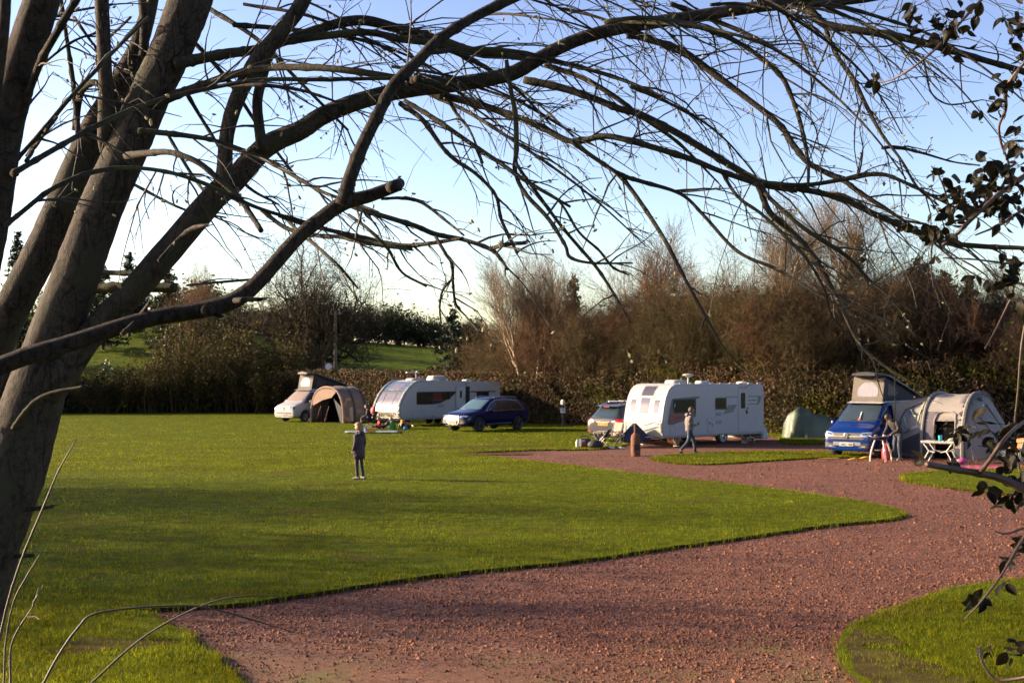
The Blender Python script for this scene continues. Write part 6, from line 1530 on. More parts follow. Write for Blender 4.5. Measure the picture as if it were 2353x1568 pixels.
q = G(899, 985.5); mb = MB(); V = []; mb.lathe([(.24, 0), (.23, .15), (.17, .33), (.08, .45), (.02, .47)], 12); o = mb.build('pop_up_bag', mat('leaf_green_nylon', (.05, .20, .03), .5, var=.3, scale=4, bump=.5, bscale=6), None, True); o.location = (q.x, q.y, 0); o.rotation_euler = (.1, .12, 0); tag(o, 'crumpled bright green nylon bag beside the lying child', 'bag')

# ---- bright clutter by the right awning
q = at(2232, 1076); mb = MB(); V = []; n = 12
for j in range(6):
    for i in range(n): V.append(((i / (n - 1) - .5) * 1.9, (j / 5 - .5) * 1.1 + .05 * math.sin(i), .03 + .03 * abs(math.sin(i * 1.9 + j * 2.3))))
me = bpy.data.meshes.new('pink_mat'); me.from_pydata(V, [], [(j * n + i, j * n + i + 1, (j + 1) * n + i + 1, (j + 1) * n + i) for j in range(5) for i in range(n - 1)]); o = link('pink_mat', me, mat('pink_cloth', (.38, .03, .09), .8, var=.3, scale=3)); o.location = q; k = o.modifiers.new('s', 'SOLIDIFY'); k.thickness = .02; tag(o, 'crumpled pink mat at the foot of the grey awning', 'mat')
q = at(2210, 1065); mb = MB(); mb.ball((0, 0, .10), .12, 10, 1.5, 1, .8); o = mb.build('soft_toy', mat('hot_pink', (.46, .05, .22), .7), None, True); o.location = q; tag(o, 'hot pink soft toy beside the pink mat', 'toy')
q = at(2202, 1065); mb = MB(); mb.ball((0, 0, .08), .09, 10, 1.2, 1, .8); o = mb.build('soft_toy', mat('cream_toy', (.45, .38, .30), .8), None, True); o.location = q; tag(o, 'cream soft toy left of the hot pink one', 'toy')
q = at(2322, 1060); camp_chair('child_chair', 'small orange seated camping chair half hidden by leaves at the right edge', q, math.radians(200), mat('orange_cloth', (.45, .11, .02), .7), M_frame, .8)
q = at(2352, 1058); mb = MB(); mb.box((0, 0, .30), (.5, .4, .6), 0, None, .9); o = mb.build('cool_box', smat('coolbox', (.20, .22, .16), .5), None, False, .04); o.location = q; tag(o, 'grey green cool box at the right edge by the orange chair', 'cool box')
# ------------------------------------------------------------------ people
def skin_mesh(nodes, edges, sub=2, smooth=True):
    names = list(nodes); ix = {n: i for i, n in enumerate(names)}
    me = bpy.data.meshes.new('sk'); me.from_pydata([tuple(nodes[n][0]) for n in names], [(ix[a], ix[b]) for a, b in edges], [])
    o = link('sk', me); o.modifiers.new('k', 'SKIN'); md = o.modifiers.new('s', 'SUBSURF'); md.levels = md.render_levels = sub
    if not me.skin_vertices:
        raise RuntimeError('no skin layer')
    for i, n in enumerate(names):
        r = nodes[n][1]; sv = me.skin_vertices[0].data[i]; sv.radius = (r, r) if not hasattr(r, '__len__') else r; sv.use_root = (i == 0)
    dg = bpy.context.evaluated_depsgraph_get(); m2 = bpy.data.meshes.new_from_object(o.evaluated_get(dg))
    bpy.data.objects.remove(o); bpy.data.meshes.remove(me)
    for p in m2.polygons: p.use_smooth = smooth
    return m2

def join_meshes(ms, name):
    bm = bmesh.new()
    for m in ms: bm.from_mesh(m)
    me = bpy.data.meshes.new(name); bm.to_mesh(me); bm.free()
    for m in ms: bpy.data.meshes.remove(m)
    for p in me.polygons: p.use_smooth = True
    return me

def head_mesh(c, R_, s=1.0):
    """skull with brow, nose, chin and ears; +x of the rotation R_ is the face"""
    bm = bmesh.new(); bmesh.ops.create_uvsphere(bm, u_segments=24, v_segments=18, radius=1)
    for v in bm.verts:
        x, y, z = v.co
        fx = max(0, x)
        X = x * .098; Y = y * .076; Z = z * .115
        if z < -.1: X *= 1 - .10 * (-z - .1); Y *= 1 - .38 * (-z - .1)          # jaw
        if x > .55 and abs(y) < .30: X += .026 * math.exp(-((z + .12) / .20) ** 2) * math.exp(-(y / .14) ** 2)   # nose
        if x > .4: X += .006 * math.exp(-((z - .22) / .12) ** 2)               # brow
        X -= .008 * fx * math.exp(-((z - .05) / .09) ** 2) * math.exp(-((abs(y) - .38) / .16) ** 2)     # eye sockets
        if x > .4: X += .006 * math.exp(-((z + .50) / .10) ** 2) * math.exp(-(y / .25) ** 2) + .012 * math.exp(-((z + .85) / .12) ** 2)
        if abs(y) > .80 and -.35 < z < .25 and -.35 < x < .15: Y += .012 * math.copysign(1, y)      # ears
        v.co = (X, Y, Z)
    T = Matrix.Translation(c) @ R_ @ Matrix.Scale(s, 4); bm.transform(T)
    me = bpy.data.meshes.new('head'); bm.to_mesh(me); bm.free(); return me, T

def hair_mesh(T, length, vol=1.08, fringe=.35):
    bm = bmesh.new(); bmesh.ops.create_uvsphere(bm, u_segments=24, v_segments=18, radius=1); g = random.Random(4)
    dele = [v for v in bm.verts if (v.co.x > .35 and v.co.z < fringe) or (v.co.z < -.25 and v.co.x > -.1) or v.co.z < -.75]
    bmesh.ops.delete(bm, geom=dele, context='VERTS')
    for v in bm.verts:
        x, y, z = v.co; k = vol * (1 + .03 * math.sin(y * 19 + z * 5))
        drop = length * max(0, -z + .1) if x < .35 else 0
        v.co = (x * .103 * k - (.0 if z > 0 else .006), y * .082 * k, z * .118 * k - drop)
    ex = bmesh.ops.solidify(bm, geom=bm.faces[:], thickness=-.014)
    bm.transform(T); me = bpy.data.meshes.new('hair'); bm.to_mesh(me); bm.free()
    for p in me.polygons: p.use_smooth = True
    return me

def hand(wr, d, palm_n, curl, s=1.0, grip=0.0):
    """palm, four unequal fingers and a thumb as skinned chains"""
    d = Vector(d).normalized(); nrm = Vector(palm_n); nrm = (nrm - d * nrm.dot(d)).normalized(); side = d.cross(nrm); out = []
    p0 = Vector(wr); pk = p0 + d * .085 * s
    out.append(skin_mesh({'w': (p0 - d * .02, (.024 * s, .020 * s)), 'a': (p0 + d * .03 * s, (.032 * s, .016 * s)), 'b': (pk, (.034 * s, .014 * s))}, [('w', 'a'), ('a', 'b')], 1))
    for i, L in enumerate((.068, .078, .072, .056)):
        o = pk + side * (i - 1.5) * .019 * s - d * .012 * s; pts = {}; c = o.copy(); dd = d.copy()
        for k, f in enumerate((0, .45, .30, .25)):
            if k: dd = (dd + nrm * math.tan(min(1.2, curl * (.7 + .25 * k)))).normalized(); c = c + dd * L * f * s * 1.15
            pts[k] = (c.copy(), (.0098 - .0012 * k) * s)
        out.append(skin_mesh(pts, [(0, 1), (1, 2), (2, 3)], 1))
    o = p0 + d * .03 * s + side * -.030 * s; t1 = o + (d * .6 - side * .75 + nrm * .3).normalized() * .034 * s; t2 = t1 + (d * .9 - side * .2 + nrm * (.35 + grip)).normalized() * .034 * s
    out.append(skin_mesh({0: (o, .0115 * s), 1: (t1, .0105 * s), 2: (t2, .008 * s)}, [(0, 1), (1, 2)], 1)); return out

M_skin = mat('skin', (.32, .17, .115), .5, var=.08, scale=8)
M_eye = smat('eye', (.02, .015, .012), .2); M_lip = mat('lips', (.28, .09, .07), .5)

def ring_loft(rings, n=20):
    """rings: (x, y, z, half depth, half width, pitch) -> closed shell with soft folds"""
    V, F = [], []
    for j, (x, y, z, a, b, pit) in enumerate(rings):
        R_ = Matrix.Rotation(pit, 3, 'Y')
        for i in range(n):
            q = 2 * math.pi * i / n; f = 1 + .025 * math.sin(3 * q + j * 1.7) + .015 * math.sin(7 * q + j * 2.9)
            V.append(Vector((x, y, z)) + R_ @ Vector((a * f * math.cos(q), b * f * math.sin(q), 0)))
    F = [(j * n + i, j * n + (i + 1) % n, (j + 1) * n + (i + 1) % n, (j + 1) * n + i) for j in range(len(rings) - 1) for i in range(n)]
    F += [tuple(range(n))[::-1], tuple((len(rings) - 1) * n + i for i in range(n))]
    me = bpy.data.meshes.new('g'); me.from_pydata([tuple(v) for v in V], [], F); return me
def limb(J, keys, rad, n=12):
    P_ = smooth_path([tuple(J[k]) + (r,) for k, r in zip(keys, rad)], 5); k = len(P_)
    P_[1:-1, 3] *= 1 + .05 * np.sin(np.arange(k - 2) * 2.1)
    mb = MB(); mb.tube([tuple(p[:3]) for p in P_], list(P_[:, 3]), n); me = bpy.data.meshes.new('g'); me.from_pydata(mb.v, [], mb.f); return me
def top_wear(J, rings, ex=1.0, hood=None):
    ms = [ring_loft(rings)] + [limb(J, ('sh' + f, 'el' + f, 'wr' + f), (.075 * ex, .058 * ex, .042 * ex)) for f in 'lr']
    if hood:
        mb = MB(); mb.ball(hood[0], hood[1], 12, .8, 1.25, .75); me = bpy.data.meshes.new('g'); me.from_pydata(mb.v, [], mb.f); ms.append(me)
    return ms
def leg_wear(J, ex=1.0, seat=True):
    ms = [limb(J, ('hi' + f, 'kn' + f, 'an' + f), (.098 * ex, .068 * ex, .055 * ex)) for f in 'lr']
    if seat:
        p = J['pelvis']; mb = MB(); mb.ball((p[0], p[1], p[2] - .03 * ex), .17 * ex, 12, .78, 1.05, .75); me = bpy.data.meshes.new('g'); me.from_pydata(mb.v, [], mb.f); ms.append(me)
    return ms

def person(label, loc, rz, J, rad, wear, hair, head_R, hs=1.0, hands=(), cats='person', shoes=None):
    """J joints; wear: (name, material, joint edges, extra radius, extra nodes)"""
    root = thing('person', label, cats, loc, rz)
    E = [('pelvis', 'belly'), ('belly', 'chest'), ('chest', 'neck'), ('neck', 'skull'), ('chest', 'shl'), ('chest', 'shr'), ('shl', 'ell'), ('shr', 'elr'), ('ell', 'wrl'), ('elr', 'wrr'), ('pelvis', 'hil'), ('pelvis', 'hir'), ('hil', 'knl'), ('hir', 'knr'), ('knl', 'anl'), ('knr', 'anr'), ('anl', 'tol'), ('anr', 'tor')]
    nodes = {k: (Vector(J[k]), rad[k[:-1] if k[:-1] in ('sh', 'el', 'wr', 'hi', 'kn', 'an', 'to') else k]) for k in ['pelvis', 'belly', 'chest', 'neck', 'skull', 'shl', 'shr', 'ell', 'elr', 'wrl', 'wrr', 'hil', 'hir', 'knl', 'knr', 'anl', 'anr', 'tol', 'tor']}
    ms = [skin_mesh(nodes, E, 2)]; hm, T = head_mesh(Vector(J['head']), head_R, hs); ms.append(hm)
    for h in hands: ms += hand(*h)
    link('body', join_meshes(ms, 'body'), M_skin, root)
    mb = MB()
    for s in (-1, 1):
        mb = MB(); mb.ball(T @ Vector((.086, s * .030, .012)), .009 * hs, 8); mb.build('eye', M_eye, root, True)
    mb = MB(); mb.box((0, 0, 0), (.008, .045, .010), 0, T @ Matrix.Translation((.093, 0, -.058))); mb.build('mouth', M_lip, root, False, .003)
    link('hair', hair_mesh(T, *hair[1:]), hair[0], root)
    for (nm, m, ms_) in wear: link(nm, join_meshes(ms_, nm), m, root)
    for f in 'lr':
        a, t = Vector(J['an' + f]), Vector(J['to' + f]); d = (t - a); d.z = 0; L = d.length; d.normalize(); mb = MB()
        A = math.atan2(d.y, d.x); up = min(0, 0); zf = min(a.z - .08 * hs, t.z - .02)
        T2 = Matrix.Translation((a.x, a.y, zf)) @ Matrix.Rotation(A, 4, 'Z') @ Matrix.Rotation(math.atan2((a.z - .08 * hs) - (t.z - .02), L) if L else 0, 4, 'Y')
        V, F, n = [], [], 12
        for (x, w_, h) in ((-.085, .02, .05), (-.075, .036, .085), (-.03, .042, .10), (.03, .045, .085), (.10, .050, .055), (.155, .045, .042), (.185, .02, .03)):
            for i in range(n):
                q = 2 * math.pi * i / n; z = math.sin(q); V.append((x * hs, math.cos(q) * w_ * hs, max(0, (h / 2 + z * h / 2)) * hs))
        F = [(j * n + i, j * n + (i + 1) % n, (j + 1) * n + (i + 1) % n, (j + 1) * n + i) for j in range(6) for i in range(n)] + [tuple(range(n))[::-1], tuple(6 * n + i for i in range(n))]
        mb.add(V, F, T2); mb.build('shoe', shoes, root, True)
    return root

RAD = dict(pelvis=.09, belly=.09, chest=.09, neck=.05, skull=.05, sh=.058, el=.043, wr=.028, hi=.085, kn=.055, an=.040, to=.030)
def rsc(k, **kw): 
    d = {n: ((r[0] * k, r[1] * k) if hasattr(r, '__len__') else r * k) for n, r in RAD.items()}; d.update(kw); return d
TORSO = [('belly', 'chest'), ('chest', 'shl'), ('chest', 'shr'), ('shl', 'ell'), ('shr', 'elr'), ('ell', 'wrl'), ('elr', 'wrr')]
LEGS = [('pelvis', 'hil'), ('pelvis', 'hir'), ('hil', 'knl'), ('hir', 'knr'), ('knl', 'anl'), ('knr', 'anr')]
M_jeans = mat('jeans', (.016, .026, .052), .8, var=.35, scale=6, bump=.3, bscale=20); M_jeansl = mat('faded_jeans', (.026, .038, .058), .8, var=.4, scale=5, bump=.3, bscale=20)
M_hair_b = mat('blond_hair', (.22, .13, .055), .6, var=.4, scale=20, bump=.5, bscale=60); M_hair_d = mat('dark_hair', (.030, .018, .011), .55, var=.4, scale=20, bump=.5, bscale=60)
M_parka = mat('plum_parka', (.028, .012, .022), .75, var=.2, scale=4, bump=.35, bscale=14); M_legg = mat('leggings', (.008, .008, .013), .75)
M_hood = mat('grey_hoodie', (.125, .108, .102), .9, var=.12, scale=5, bump=.35, bscale=10); M_card = mat('charcoal_cardigan', (.028, .025, .022), .9, var=.25, scale=8, bump=.5, bscale=30)
M_darkc = mat('black_jumper', (.012, .013, .022), .85, var=.2)

def RZ(yaw, pitch=0, roll=0): return Matrix.Rotation(math.radians(yaw), 4, 'Z') @ Matrix.Rotation(math.radians(pitch), 4, 'Y') @ Matrix.Rotation(math.radians(roll), 4, 'X')

# girl standing on the lawn, seen from behind, facing left and away
k = .90
J = {n: tuple(c * k for c in v) for n, v in dict(pelvis=(0, 0, .93), belly=(0, 0, 1.08), chest=(.0, 0, 1.28), neck=(.01, 0, 1.46), skull=(.02, 0, 1.54), head=(.025, 0, 1.615), shl=(0, .165, 1.38), shr=(0, -.165, 1.38), ell=(-.02, .225, 1.12), elr=(-.02, -.225, 1.12), wrl=(.07, .225, .90), wrr=(.07, -.225, .90), hil=(0, .085, .88), hir=(0, -.085, .88), knl=(.03, .09, .48), knr=(.0, -.10, .48), anl=(.0, .085, .085), anr=(-.06, -.125, .085), tol=(.13, .09, .03), tor=(.07, -.15, .03)).items()}
coat = [(x * k, 0, z * k, a * k, b * k, 0) for x, z, a, b in ((.0, .64, .165, .215), (.0, .80, .165, .205), (.0, .98, .150, .185), (.0, 1.14, .138, .170), (.0, 1.30, .140, .195), (-.005, 1.40, .115, .19), (.0, 1.455, .085, .11), (.005, 1.49, .075, .08))]
person('girl in a plum parka and dark leggings standing alone on the lawn', G(825, 1100), math.radians(148), J, rsc(.82),
       [('parka', M_parka, top_wear(J, coat, .92, ((-.09 * k, 0, 1.42 * k), .10))), ('leggings', M_legg, leg_wear(J, .80))],
       (M_hair_b, .10, 1.22, .30), RZ(22), .98, [(J['wrl'], (.2, 0, -1), (0, -1, 0), .35, .85), (J['wrr'], (.2, 0, -1), (0, 1, 0), .35, .85)], shoes=mat('purple_boots', (.085, .065, .10), .6))

# man walking past the caravan
J = dict(pelvis=(0, 0, .94), belly=(.01, 0, 1.08), chest=(.03, 0, 1.30), neck=(.055, 0, 1.49), skull=(.075, 0, 1.57), head=(.095, 0, 1.645), shl=(.02, .20, 1.42), shr=(.02, -.20, 1.42), ell=(-.04, .26, 1.14), elr=(-.06, -.26, 1.16), wrl=(.14, .25, .98), wrr=(.20, -.22, 1.08), hil=(0, .095, .90), hir=(0, -.095, .90), knl=(.20, .095, .50), knr=(-.06, -.095, .50), anl=(.26, .095, .09), anr=(-.36, -.095, .14), tol=(.41, .11, .035), tor=(-.22, -.10, .03))
hd = [(0, 0, .86, .135, .175, 0), (0, 0, .92, .15, .19, 0), (.005, 0, 1.08, .145, .185, .05), (.02, 0, 1.28, .145, .205, .1), (.03, 0, 1.40, .12, .215, .1), (.04, 0, 1.46, .09, .13, .1), (.05, 0, 1.50, .07, .08, .1)]
man = person('man in a grey hoodie and jeans walking in front of the right caravan', G(1583, 1042, -LIP), math.radians(8), J, rsc(1.0),
       [('hoodie', M_hood, top_wear(J, hd, 1.05, ((-.075, 0, 1.47), .10))), ('jeans', M_jeans, leg_wear(J, 1.05))],
       (M_hair_d, .0, 1.05, .45), RZ(-6, 8), 1.0, [(J['wrr'], (1, .15, .05), (0, .6, .8), .75, 1.0, .3), (J['wrl'], (.5, 0, -1), (0, -1, 0), .4, 1.0)], shoes=mat('black_shoes', (.025, .022, .02), .6))
mb = MB(); mb.lathe([(.034, 0), (.038, .10), (.035, .10), (.03, .01)], 16); o = mb.build('mug', smat('green_mug', (.03, .07, .04), .4), None, True)
o.location = Matrix.Translation(G(1583, 1042, -LIP)) @ Matrix.Rotation(math.radians(8), 4, 'Z') @ Vector((.30, -.19, 1.085)); tag(o, 'dark green mug held by the walking man', 'mug')

# man bending over the barbecue
J = dict(pelvis=(-.08, 0, .94), belly=(-.02, 0, 1.08), chest=(.14, 0, 1.26), neck=(.27, 0, 1.40), skull=(.33, 0, 1.45), head=(.385, 0, 1.49), shl=(.17, .19, 1.35), shr=(.17, -.19, 1.35), ell=(.17, .27, 1.07), elr=(.22, -.26, 1.07), wrl=(.36, .14, .93), wrr=(.40, -.22, .88), hil=(-.08, .095, .90), hir=(-.08, -.095, .90), knl=(-.02, .11, .50), knr=(.0, -.11, .50), anl=(-.06, .11, .09), anr=(-.04, -.13, .09), tol=(.09, .13, .03), tor=(.11, -.17, .03))
cg = [(-.10, 0, .85, .145, .185, .2), (-.08, 0, .93, .15, .19, .3), (-.02, 0, 1.08, .145, .185, .5), (.10, 0, 1.22, .145, .205, .65), (.18, 0, 1.32, .125, .215, .75), (.23, 0, 1.38, .09, .13, .8), (.26, 0, 1.41, .07, .08, .8)]
g0 = G(2060, 1056.5, -LIP)
person('man in a charcoal cardigan bending over the round barbecue', g0, math.radians(205), J, rsc(1.0),
       [('cardigan', M_card, top_wear(J, cg, 1.05)), ('jeans', M_jeansl, leg_wear(J, 1.12))],
       (M_hair_d, .0, 1.06, .30), RZ(4, 48), 1.0, [(J['wrl'], (.7, -.2, -.75), (.3, -.5, .2), .6, 1.0), (J['wrr'], (.6, .1, -.8), (.3, .5, .2), .6, 1.0)], shoes=mat('pale_trainers', (.22, .21, .23), .6))

# woman sitting in the green chair
J = dict(pelvis=(-.02, 0, .50), belly=(.0, 0, .64), chest=(.06, 0, .86), neck=(.10, 0, 1.04), skull=(.12, 0, 1.11), head=(.15, 0, 1.18), shl=(.05, .17, .98), shr=(.05, -.17, .98), ell=(.10, .23, .74), elr=(.10, -.23, .74), wrl=(.32, .16, .66), wrr=(.34, -.14, .66), hil=(.0, .09, .50), hir=(.0, -.09, .50), knl=(.40, .12, .50), knr=(.42, -.10, .50), anl=(.36, .12, .09), anr=(.44, -.10, .09), tol=(.50, .14, .03), tor=(.58, -.11, .03))
g0 = G(848, 984)
person('woman with long dark hair and dark clothes sitting in the green camping chair', g0, math.radians(176), J, rsc(.9),
       [('jumper', M_darkc, top_wear(J, [(J['pelvis'][0], 0, J['pelvis'][2] - .05, .15 * 1, .17 * 1, 0), (J['belly'][0], 0, J['belly'][2], .135 * 1, .165 * 1, 0), (J['chest'][0], 0, J['chest'][2], .135 * 1, .185 * 1, .1), (J['chest'][0] * .7 + J['neck'][0] * .3, 0, J['shl'][2] + .01, .10 * 1, .18 * 1, .1), (J['neck'][0], 0, J['neck'][2], .065 * 1, .075 * 1, .1)], .95)), ('trousers', M_legg, leg_wear(J, .9))],
       (M_hair_d, .16, 1.18, .40), RZ(0, 10), .96, [(J['wrl'], (1, 0, -.2), (0, 0, -1), .4, .9), (J['wrr'], (1, 0, -.2), (0, 0, -1), .4, .9)], shoes=mat('dark_boots', (.02, .02, .022), .6))

# small child sitting on the rug
c = .60
J = {n: tuple(q * c for q in v) for n, v in dict(pelvis=(0, 0, .16), belly=(.0, 0, .32), chest=(.03, 0, .52), neck=(.05, 0, .70), skull=(.06, 0, .78), head=(.08, 0, .86), shl=(.02, .16, .63), shr=(.02, -.16, .63), ell=(.12, .22, .42), elr=(.12, -.22, .42), wrl=(.32, .10, .36), wrr=(.32, -.10, .36), hil=(.02, .10, .15), hir=(.02, -.10, .15), knl=(.42, .20, .22), knr=(.42, -.20, .22), anl=(.72, .10, .10), anr=(.74, -.12, .10), tol=(.82, .12, .20), tor=(.84, -.15, .20)).items()}
g0 = G(872, 987.5)
person('small fair haired child in a red top sitting on the picnic rug', (g0.x, g0.y, .07), math.radians(205), J, rsc(.58),
       [('jumper', mat('red_jumper', (.36, .02, .03), .8), top_wear(J, [(J['pelvis'][0], 0, J['pelvis'][2] - .05, .15 * 0.62, .17 * 0.62, 0), (J['belly'][0], 0, J['belly'][2], .135 * 0.62, .165 * 0.62, 0), (J['chest'][0], 0, J['chest'][2], .135 * 0.62, .185 * 0.62, .1), (J['chest'][0] * .7 + J['neck'][0] * .3, 0, J['shl'][2] + .01, .10 * 0.62, .18 * 0.62, .1), (J['neck'][0], 0, J['neck'][2], .065 * 0.62, .075 * 0.62, .1)], .6)), ('trousers', M_legg, leg_wear(J, .6))],
       (M_hair_b, .03, 1.1, .35), RZ(0, 6), .80, [(J['wrl'], (1, -.3, -.2), (0, -.3, -1), .4, .6), (J['wrr'], (1, .3, -.2), (0, .3, -1), .4, .6)], shoes=mat('child_shoes', (.05, .05, .06), .6))

# child lying back against the green bag
J = {n: tuple(q * .78 for q in v) for n, v in dict(pelvis=(.10, 0, .16), belly=(.0, 0, .24), chest=(-.16, 0, .38), neck=(-.30, 0, .52), skull=(-.36, 0, .58), head=(-.40, 0, .66), shl=(-.20, .16, .46), shr=(-.20, -.16, .46), ell=(-.05, .26, .28), elr=(-.02, -.25, .30), wrl=(.16, .20, .28), wrr=(.18, -.16, .34), hil=(.14, .09, .15), hir=(.14, -.09, .15), knl=(.52, .10, .30), knr=(.56, -.10, .20), anl=(.86, .10, .10), anr=(.92, -.10, .10), tol=(.92, .12, .22), tor=(.98, -.12, .22)).items()}
g0 = G(884, 985.5)
person('child in dark purple lying back against the green nylon bag', (g0.x, g0.y, .02), math.radians(186), J, rsc(.72),
       [('jumper', mat('purple_jumper', (.045, .018, .06), .8), top_wear(J, [(J['pelvis'][0], 0, J['pelvis'][2] - .05, .15 * 0.8, .17 * 0.8, 0), (J['belly'][0], 0, J['belly'][2], .135 * 0.8, .165 * 0.8, 0), (J['chest'][0], 0, J['chest'][2], .135 * 0.8, .185 * 0.8, .1), (J['chest'][0] * .7 + J['neck'][0] * .3, 0, J['shl'][2] + .01, .10 * 0.8, .18 * 0.8, .1), (J['neck'][0], 0, J['neck'][2], .065 * 0.8, .075 * 0.8, .1)], .75)), ('trousers', mat('purple_trousers', (.03, .014, .05), .8), leg_wear(J, .75))],
       (M_hair_b, .06, 1.12, .35), RZ(0, -25), .88, [(J['wrl'], (1, -.3, 0), (0, -.3, -1), .4, .75), (J['wrr'], (1, .3, 0), (0, .3, -1), .4, .75)], shoes=mat('child_shoes2', (.08, .05, .08), .6))
# ------------------------------------------------------------------ near trees that frame the view
M_bark = bark_mat('smooth_bark', (.012, .009, .0068), (.047, .035, .025), 8, (.036, .033, .020), cracks=15)
M_bark_n = bark_mat('near_bark', (.011, .008, .0065), (.034, .024, .018), 9, cracks=18)
M_branch = bark_mat('branch_bark', (.013, .011, .008), (.036, .029, .019), 11, (.05, .048, .022))
M_twig_near = mat('near_twigs', (.020, .016, .010), .75, var=.35, scale=20)
M_catkin = leafy('catkins', (.20, .18, .10), (.42, .38, .22), .35, .8)
M_shoot = mat('brown_shoots', (.030, .017, .010), .6, var=.3, scale=14)
M_leafn = leafy('near_leaves', (.003, .004, .002), (.018, .014, .006), .22, .6, spec=.15)

def path3(pts, d0, d1, m=6, wob=0.0, seed=0):
    """(column, row, radius) rows of the picture -> points in the scene between two depths"""
    q = smooth_path(pts, m); k = len(q); g = np.random.default_rng(seed)
    s = np.concatenate([[0], np.cumsum(np.hypot(*(q[1:, :2] - q[:-1, :2]).T))]); s /= s[-1]
    d = d0 + (d1 - d0) * s + wob * np.sin(s * 5 + seed)
    return np.array([tuple(P(a, b, dd)) for a, b, dd in zip(q[:, 0], q[:, 1], d)]), q[:, 2] * d / FPX

def rough_tube(pts, rad, n, amp, seed):
    """bark covered tube with knots and flutes"""
    pts = np.vstack([pts[:1] - (pts[1] - pts[0]) * .002, pts, pts[-1:] + (pts[-1] - pts[-2]) * .002]); rad = np.concatenate([[rad[0] * .02], rad, [rad[-1] * .02]])
    g = np.random.default_rng(seed); V, F = tube_np(pts, rad, n); k = len(pts); V = V.reshape(k, n, 3)
    c = pts[:, None, :]; ph = np.arange(n) * 2 * np.pi / n; s = np.concatenate([[0], np.cumsum(np.linalg.norm(pts[1:] - pts[:-1], axis=1))])
    f = np.zeros((k, n))
    for (a, b, w_) in ((2, 3, .5), (3, 7, .4), (5, 13, .35), (1, 21, .3), (7, 29, .25)):
        f += w_ * np.sin(a * ph[None, :] + b * s[:, None] + g.uniform(0, 6.28)) * np.sin(b * .6 * s[:, None] + g.uniform(0, 6.28))
    f += g.normal(0, .35, (k, n))
    V = c + (V - c) * (1 + amp * f)[..., None]
    return V.reshape(-1, 3), F

def node_swell(rad, seed, step=7):
    g = np.random.default_rng(seed); r = rad.copy(); i = 2
    while i < len(r) - 1: r[i] *= g.uniform(1.10, 1.28); i += int(step * g.uniform(.6, 1.5))
    return r

def sprout(nb, buds, pts, rad, n, L, seed, lv=0, right=.5, droop=.10, start=.12):
    """drooping twigs along a branch, with finer side twigs"""
    g = np.random.default_rng(seed); k = len(pts)
    for _ in range(n):
        t = g.uniform(start, 1) * (k - 1.01); j = int(t); p = pts[j] + (pts[j + 1] - pts[j]) * (t - j); ax = _unit(pts[j + 1] - pts[j])
        d = _unit(ax * g.uniform(.5, 1.1) + g.normal(0, .60, 3) * [1, .8, 1] + [right * .30, 0, .02])
        ln = L * g.uniform(.4, 1.5); m = 7 if lv == 0 else 5; q = [p]
        for _s in range(m - 1): d = _unit(d + g.normal(0, .13 if lv == 0 else .16, 3) + [.03 * right, 0, -droop * .75]); q.append(q[-1] + d * ln / (m - 1))
        q = np.array(q); r0 = min(rad[j] * .6, (.0046 if lv == 0 else .0021) * g.uniform(.7, 1.25)); rr = np.linspace(r0, max(.0009, r0 * .35), m); rr[1::2] *= 1.22
        nb.tube(q, rr, 4 if lv == 0 else 3)
        if lv == 0: sprout(nb, buds, q, rr, int(g.integers(1, 5)), ln * .34, int(g.integers(1 << 30)), 1, right, droop, .2)
        else: buds.append(q[-1]); buds.append(q[int(g.integers(2, m))])

def catkin_mesh(pts, seed, size=.0115):
    g = np.random.default_rng(seed); V, F, n0 = [], [], 0
    for p in pts:
        d = _unit(g.normal(0, 1, 3) + [0, 0, -.2]); s = size * g.uniform(.6, 1.3)
        a, f = tube_np(np.array([p - d * s, p - d * s * .4, p + d * s * .4, p + d * s]), np.array([.1, .42, .42, .1]) * s, 5); V.append(a); F.append(f + n0); n0 += len(a)
    return np.concatenate(V), np.concatenate(F)

def shifted(V, b): return np.asarray(V) - np.array(b)

class NearTree:
    def __init__(s, name, label, base):
        s.base = np.array(base); s.root = thing(name, label, 'tree', tuple(base)); s.i = 0
    def stem(s, name, pts, d0, d1, m, n=30, amp=.035, seed=0, res=10, extra=None):
        p, r = path3(pts, d0, d1, res)
        if extra is not None: p = np.vstack([np.array(extra)[:, :3], p]); r = np.concatenate([np.array(extra)[:, 3], r])
        V, F = rough_tube(p, r, n, amp, seed); o = link(name, np_mesh(name, shifted(V, s.base), F, True), m, s.root); return p, r
    def branch(s, pts, d0, d1, m, twigs=10, L=.45, seed=None, wob=.12, right=.6, droop=.10, ncat=.22, broken=False, res=7, start=.12):
        s.i += 1; seed = s.i * 17 if seed is None else seed
        p, r = path3(pts, d0, d1, res, wob, seed); r = node_swell(r, seed); twigs = int(twigs * 1.0 + .4)
        V, F = rough_tube(p, r, 10 if r.max() > .012 else 7, .03, seed); nb = NB(); nb.add(shifted(V, s.base), F)
        if broken:
            e = p[-1]; ax = _unit(p[-1] - p[-3]); g = np.random.default_rng(seed); 
            for _ in range(7): o_ = g.normal(0, r[-1] * .5, 3); nb.tube(shifted(np.array([e + o_ - ax * .03, e + o_ + ax * g.uniform(.01, .05)]), s.base), [r[-1] * .35, .001], 4)
        b = nb.build('branch', m, s.root)
        if twigs:
            tn = NB(); buds = []; sprout(tn, buds, p, r, twigs, L, seed + 1, 0, right, droop, start); V, F = tn.arrays()
            link('twigs', np_mesh('twigs', shifted(V, s.base), F, True), M_twig_near, b)
            g = np.random.default_rng(seed + 2); cp = [q for q in buds if g.random() < ncat]
            if cp: link('catkins', np_mesh('catkins', *(lambda v, f: (shifted(v, s.base), f))(*catkin_mesh(cp, seed + 3))), M_catkin, b)
        return b, p, r

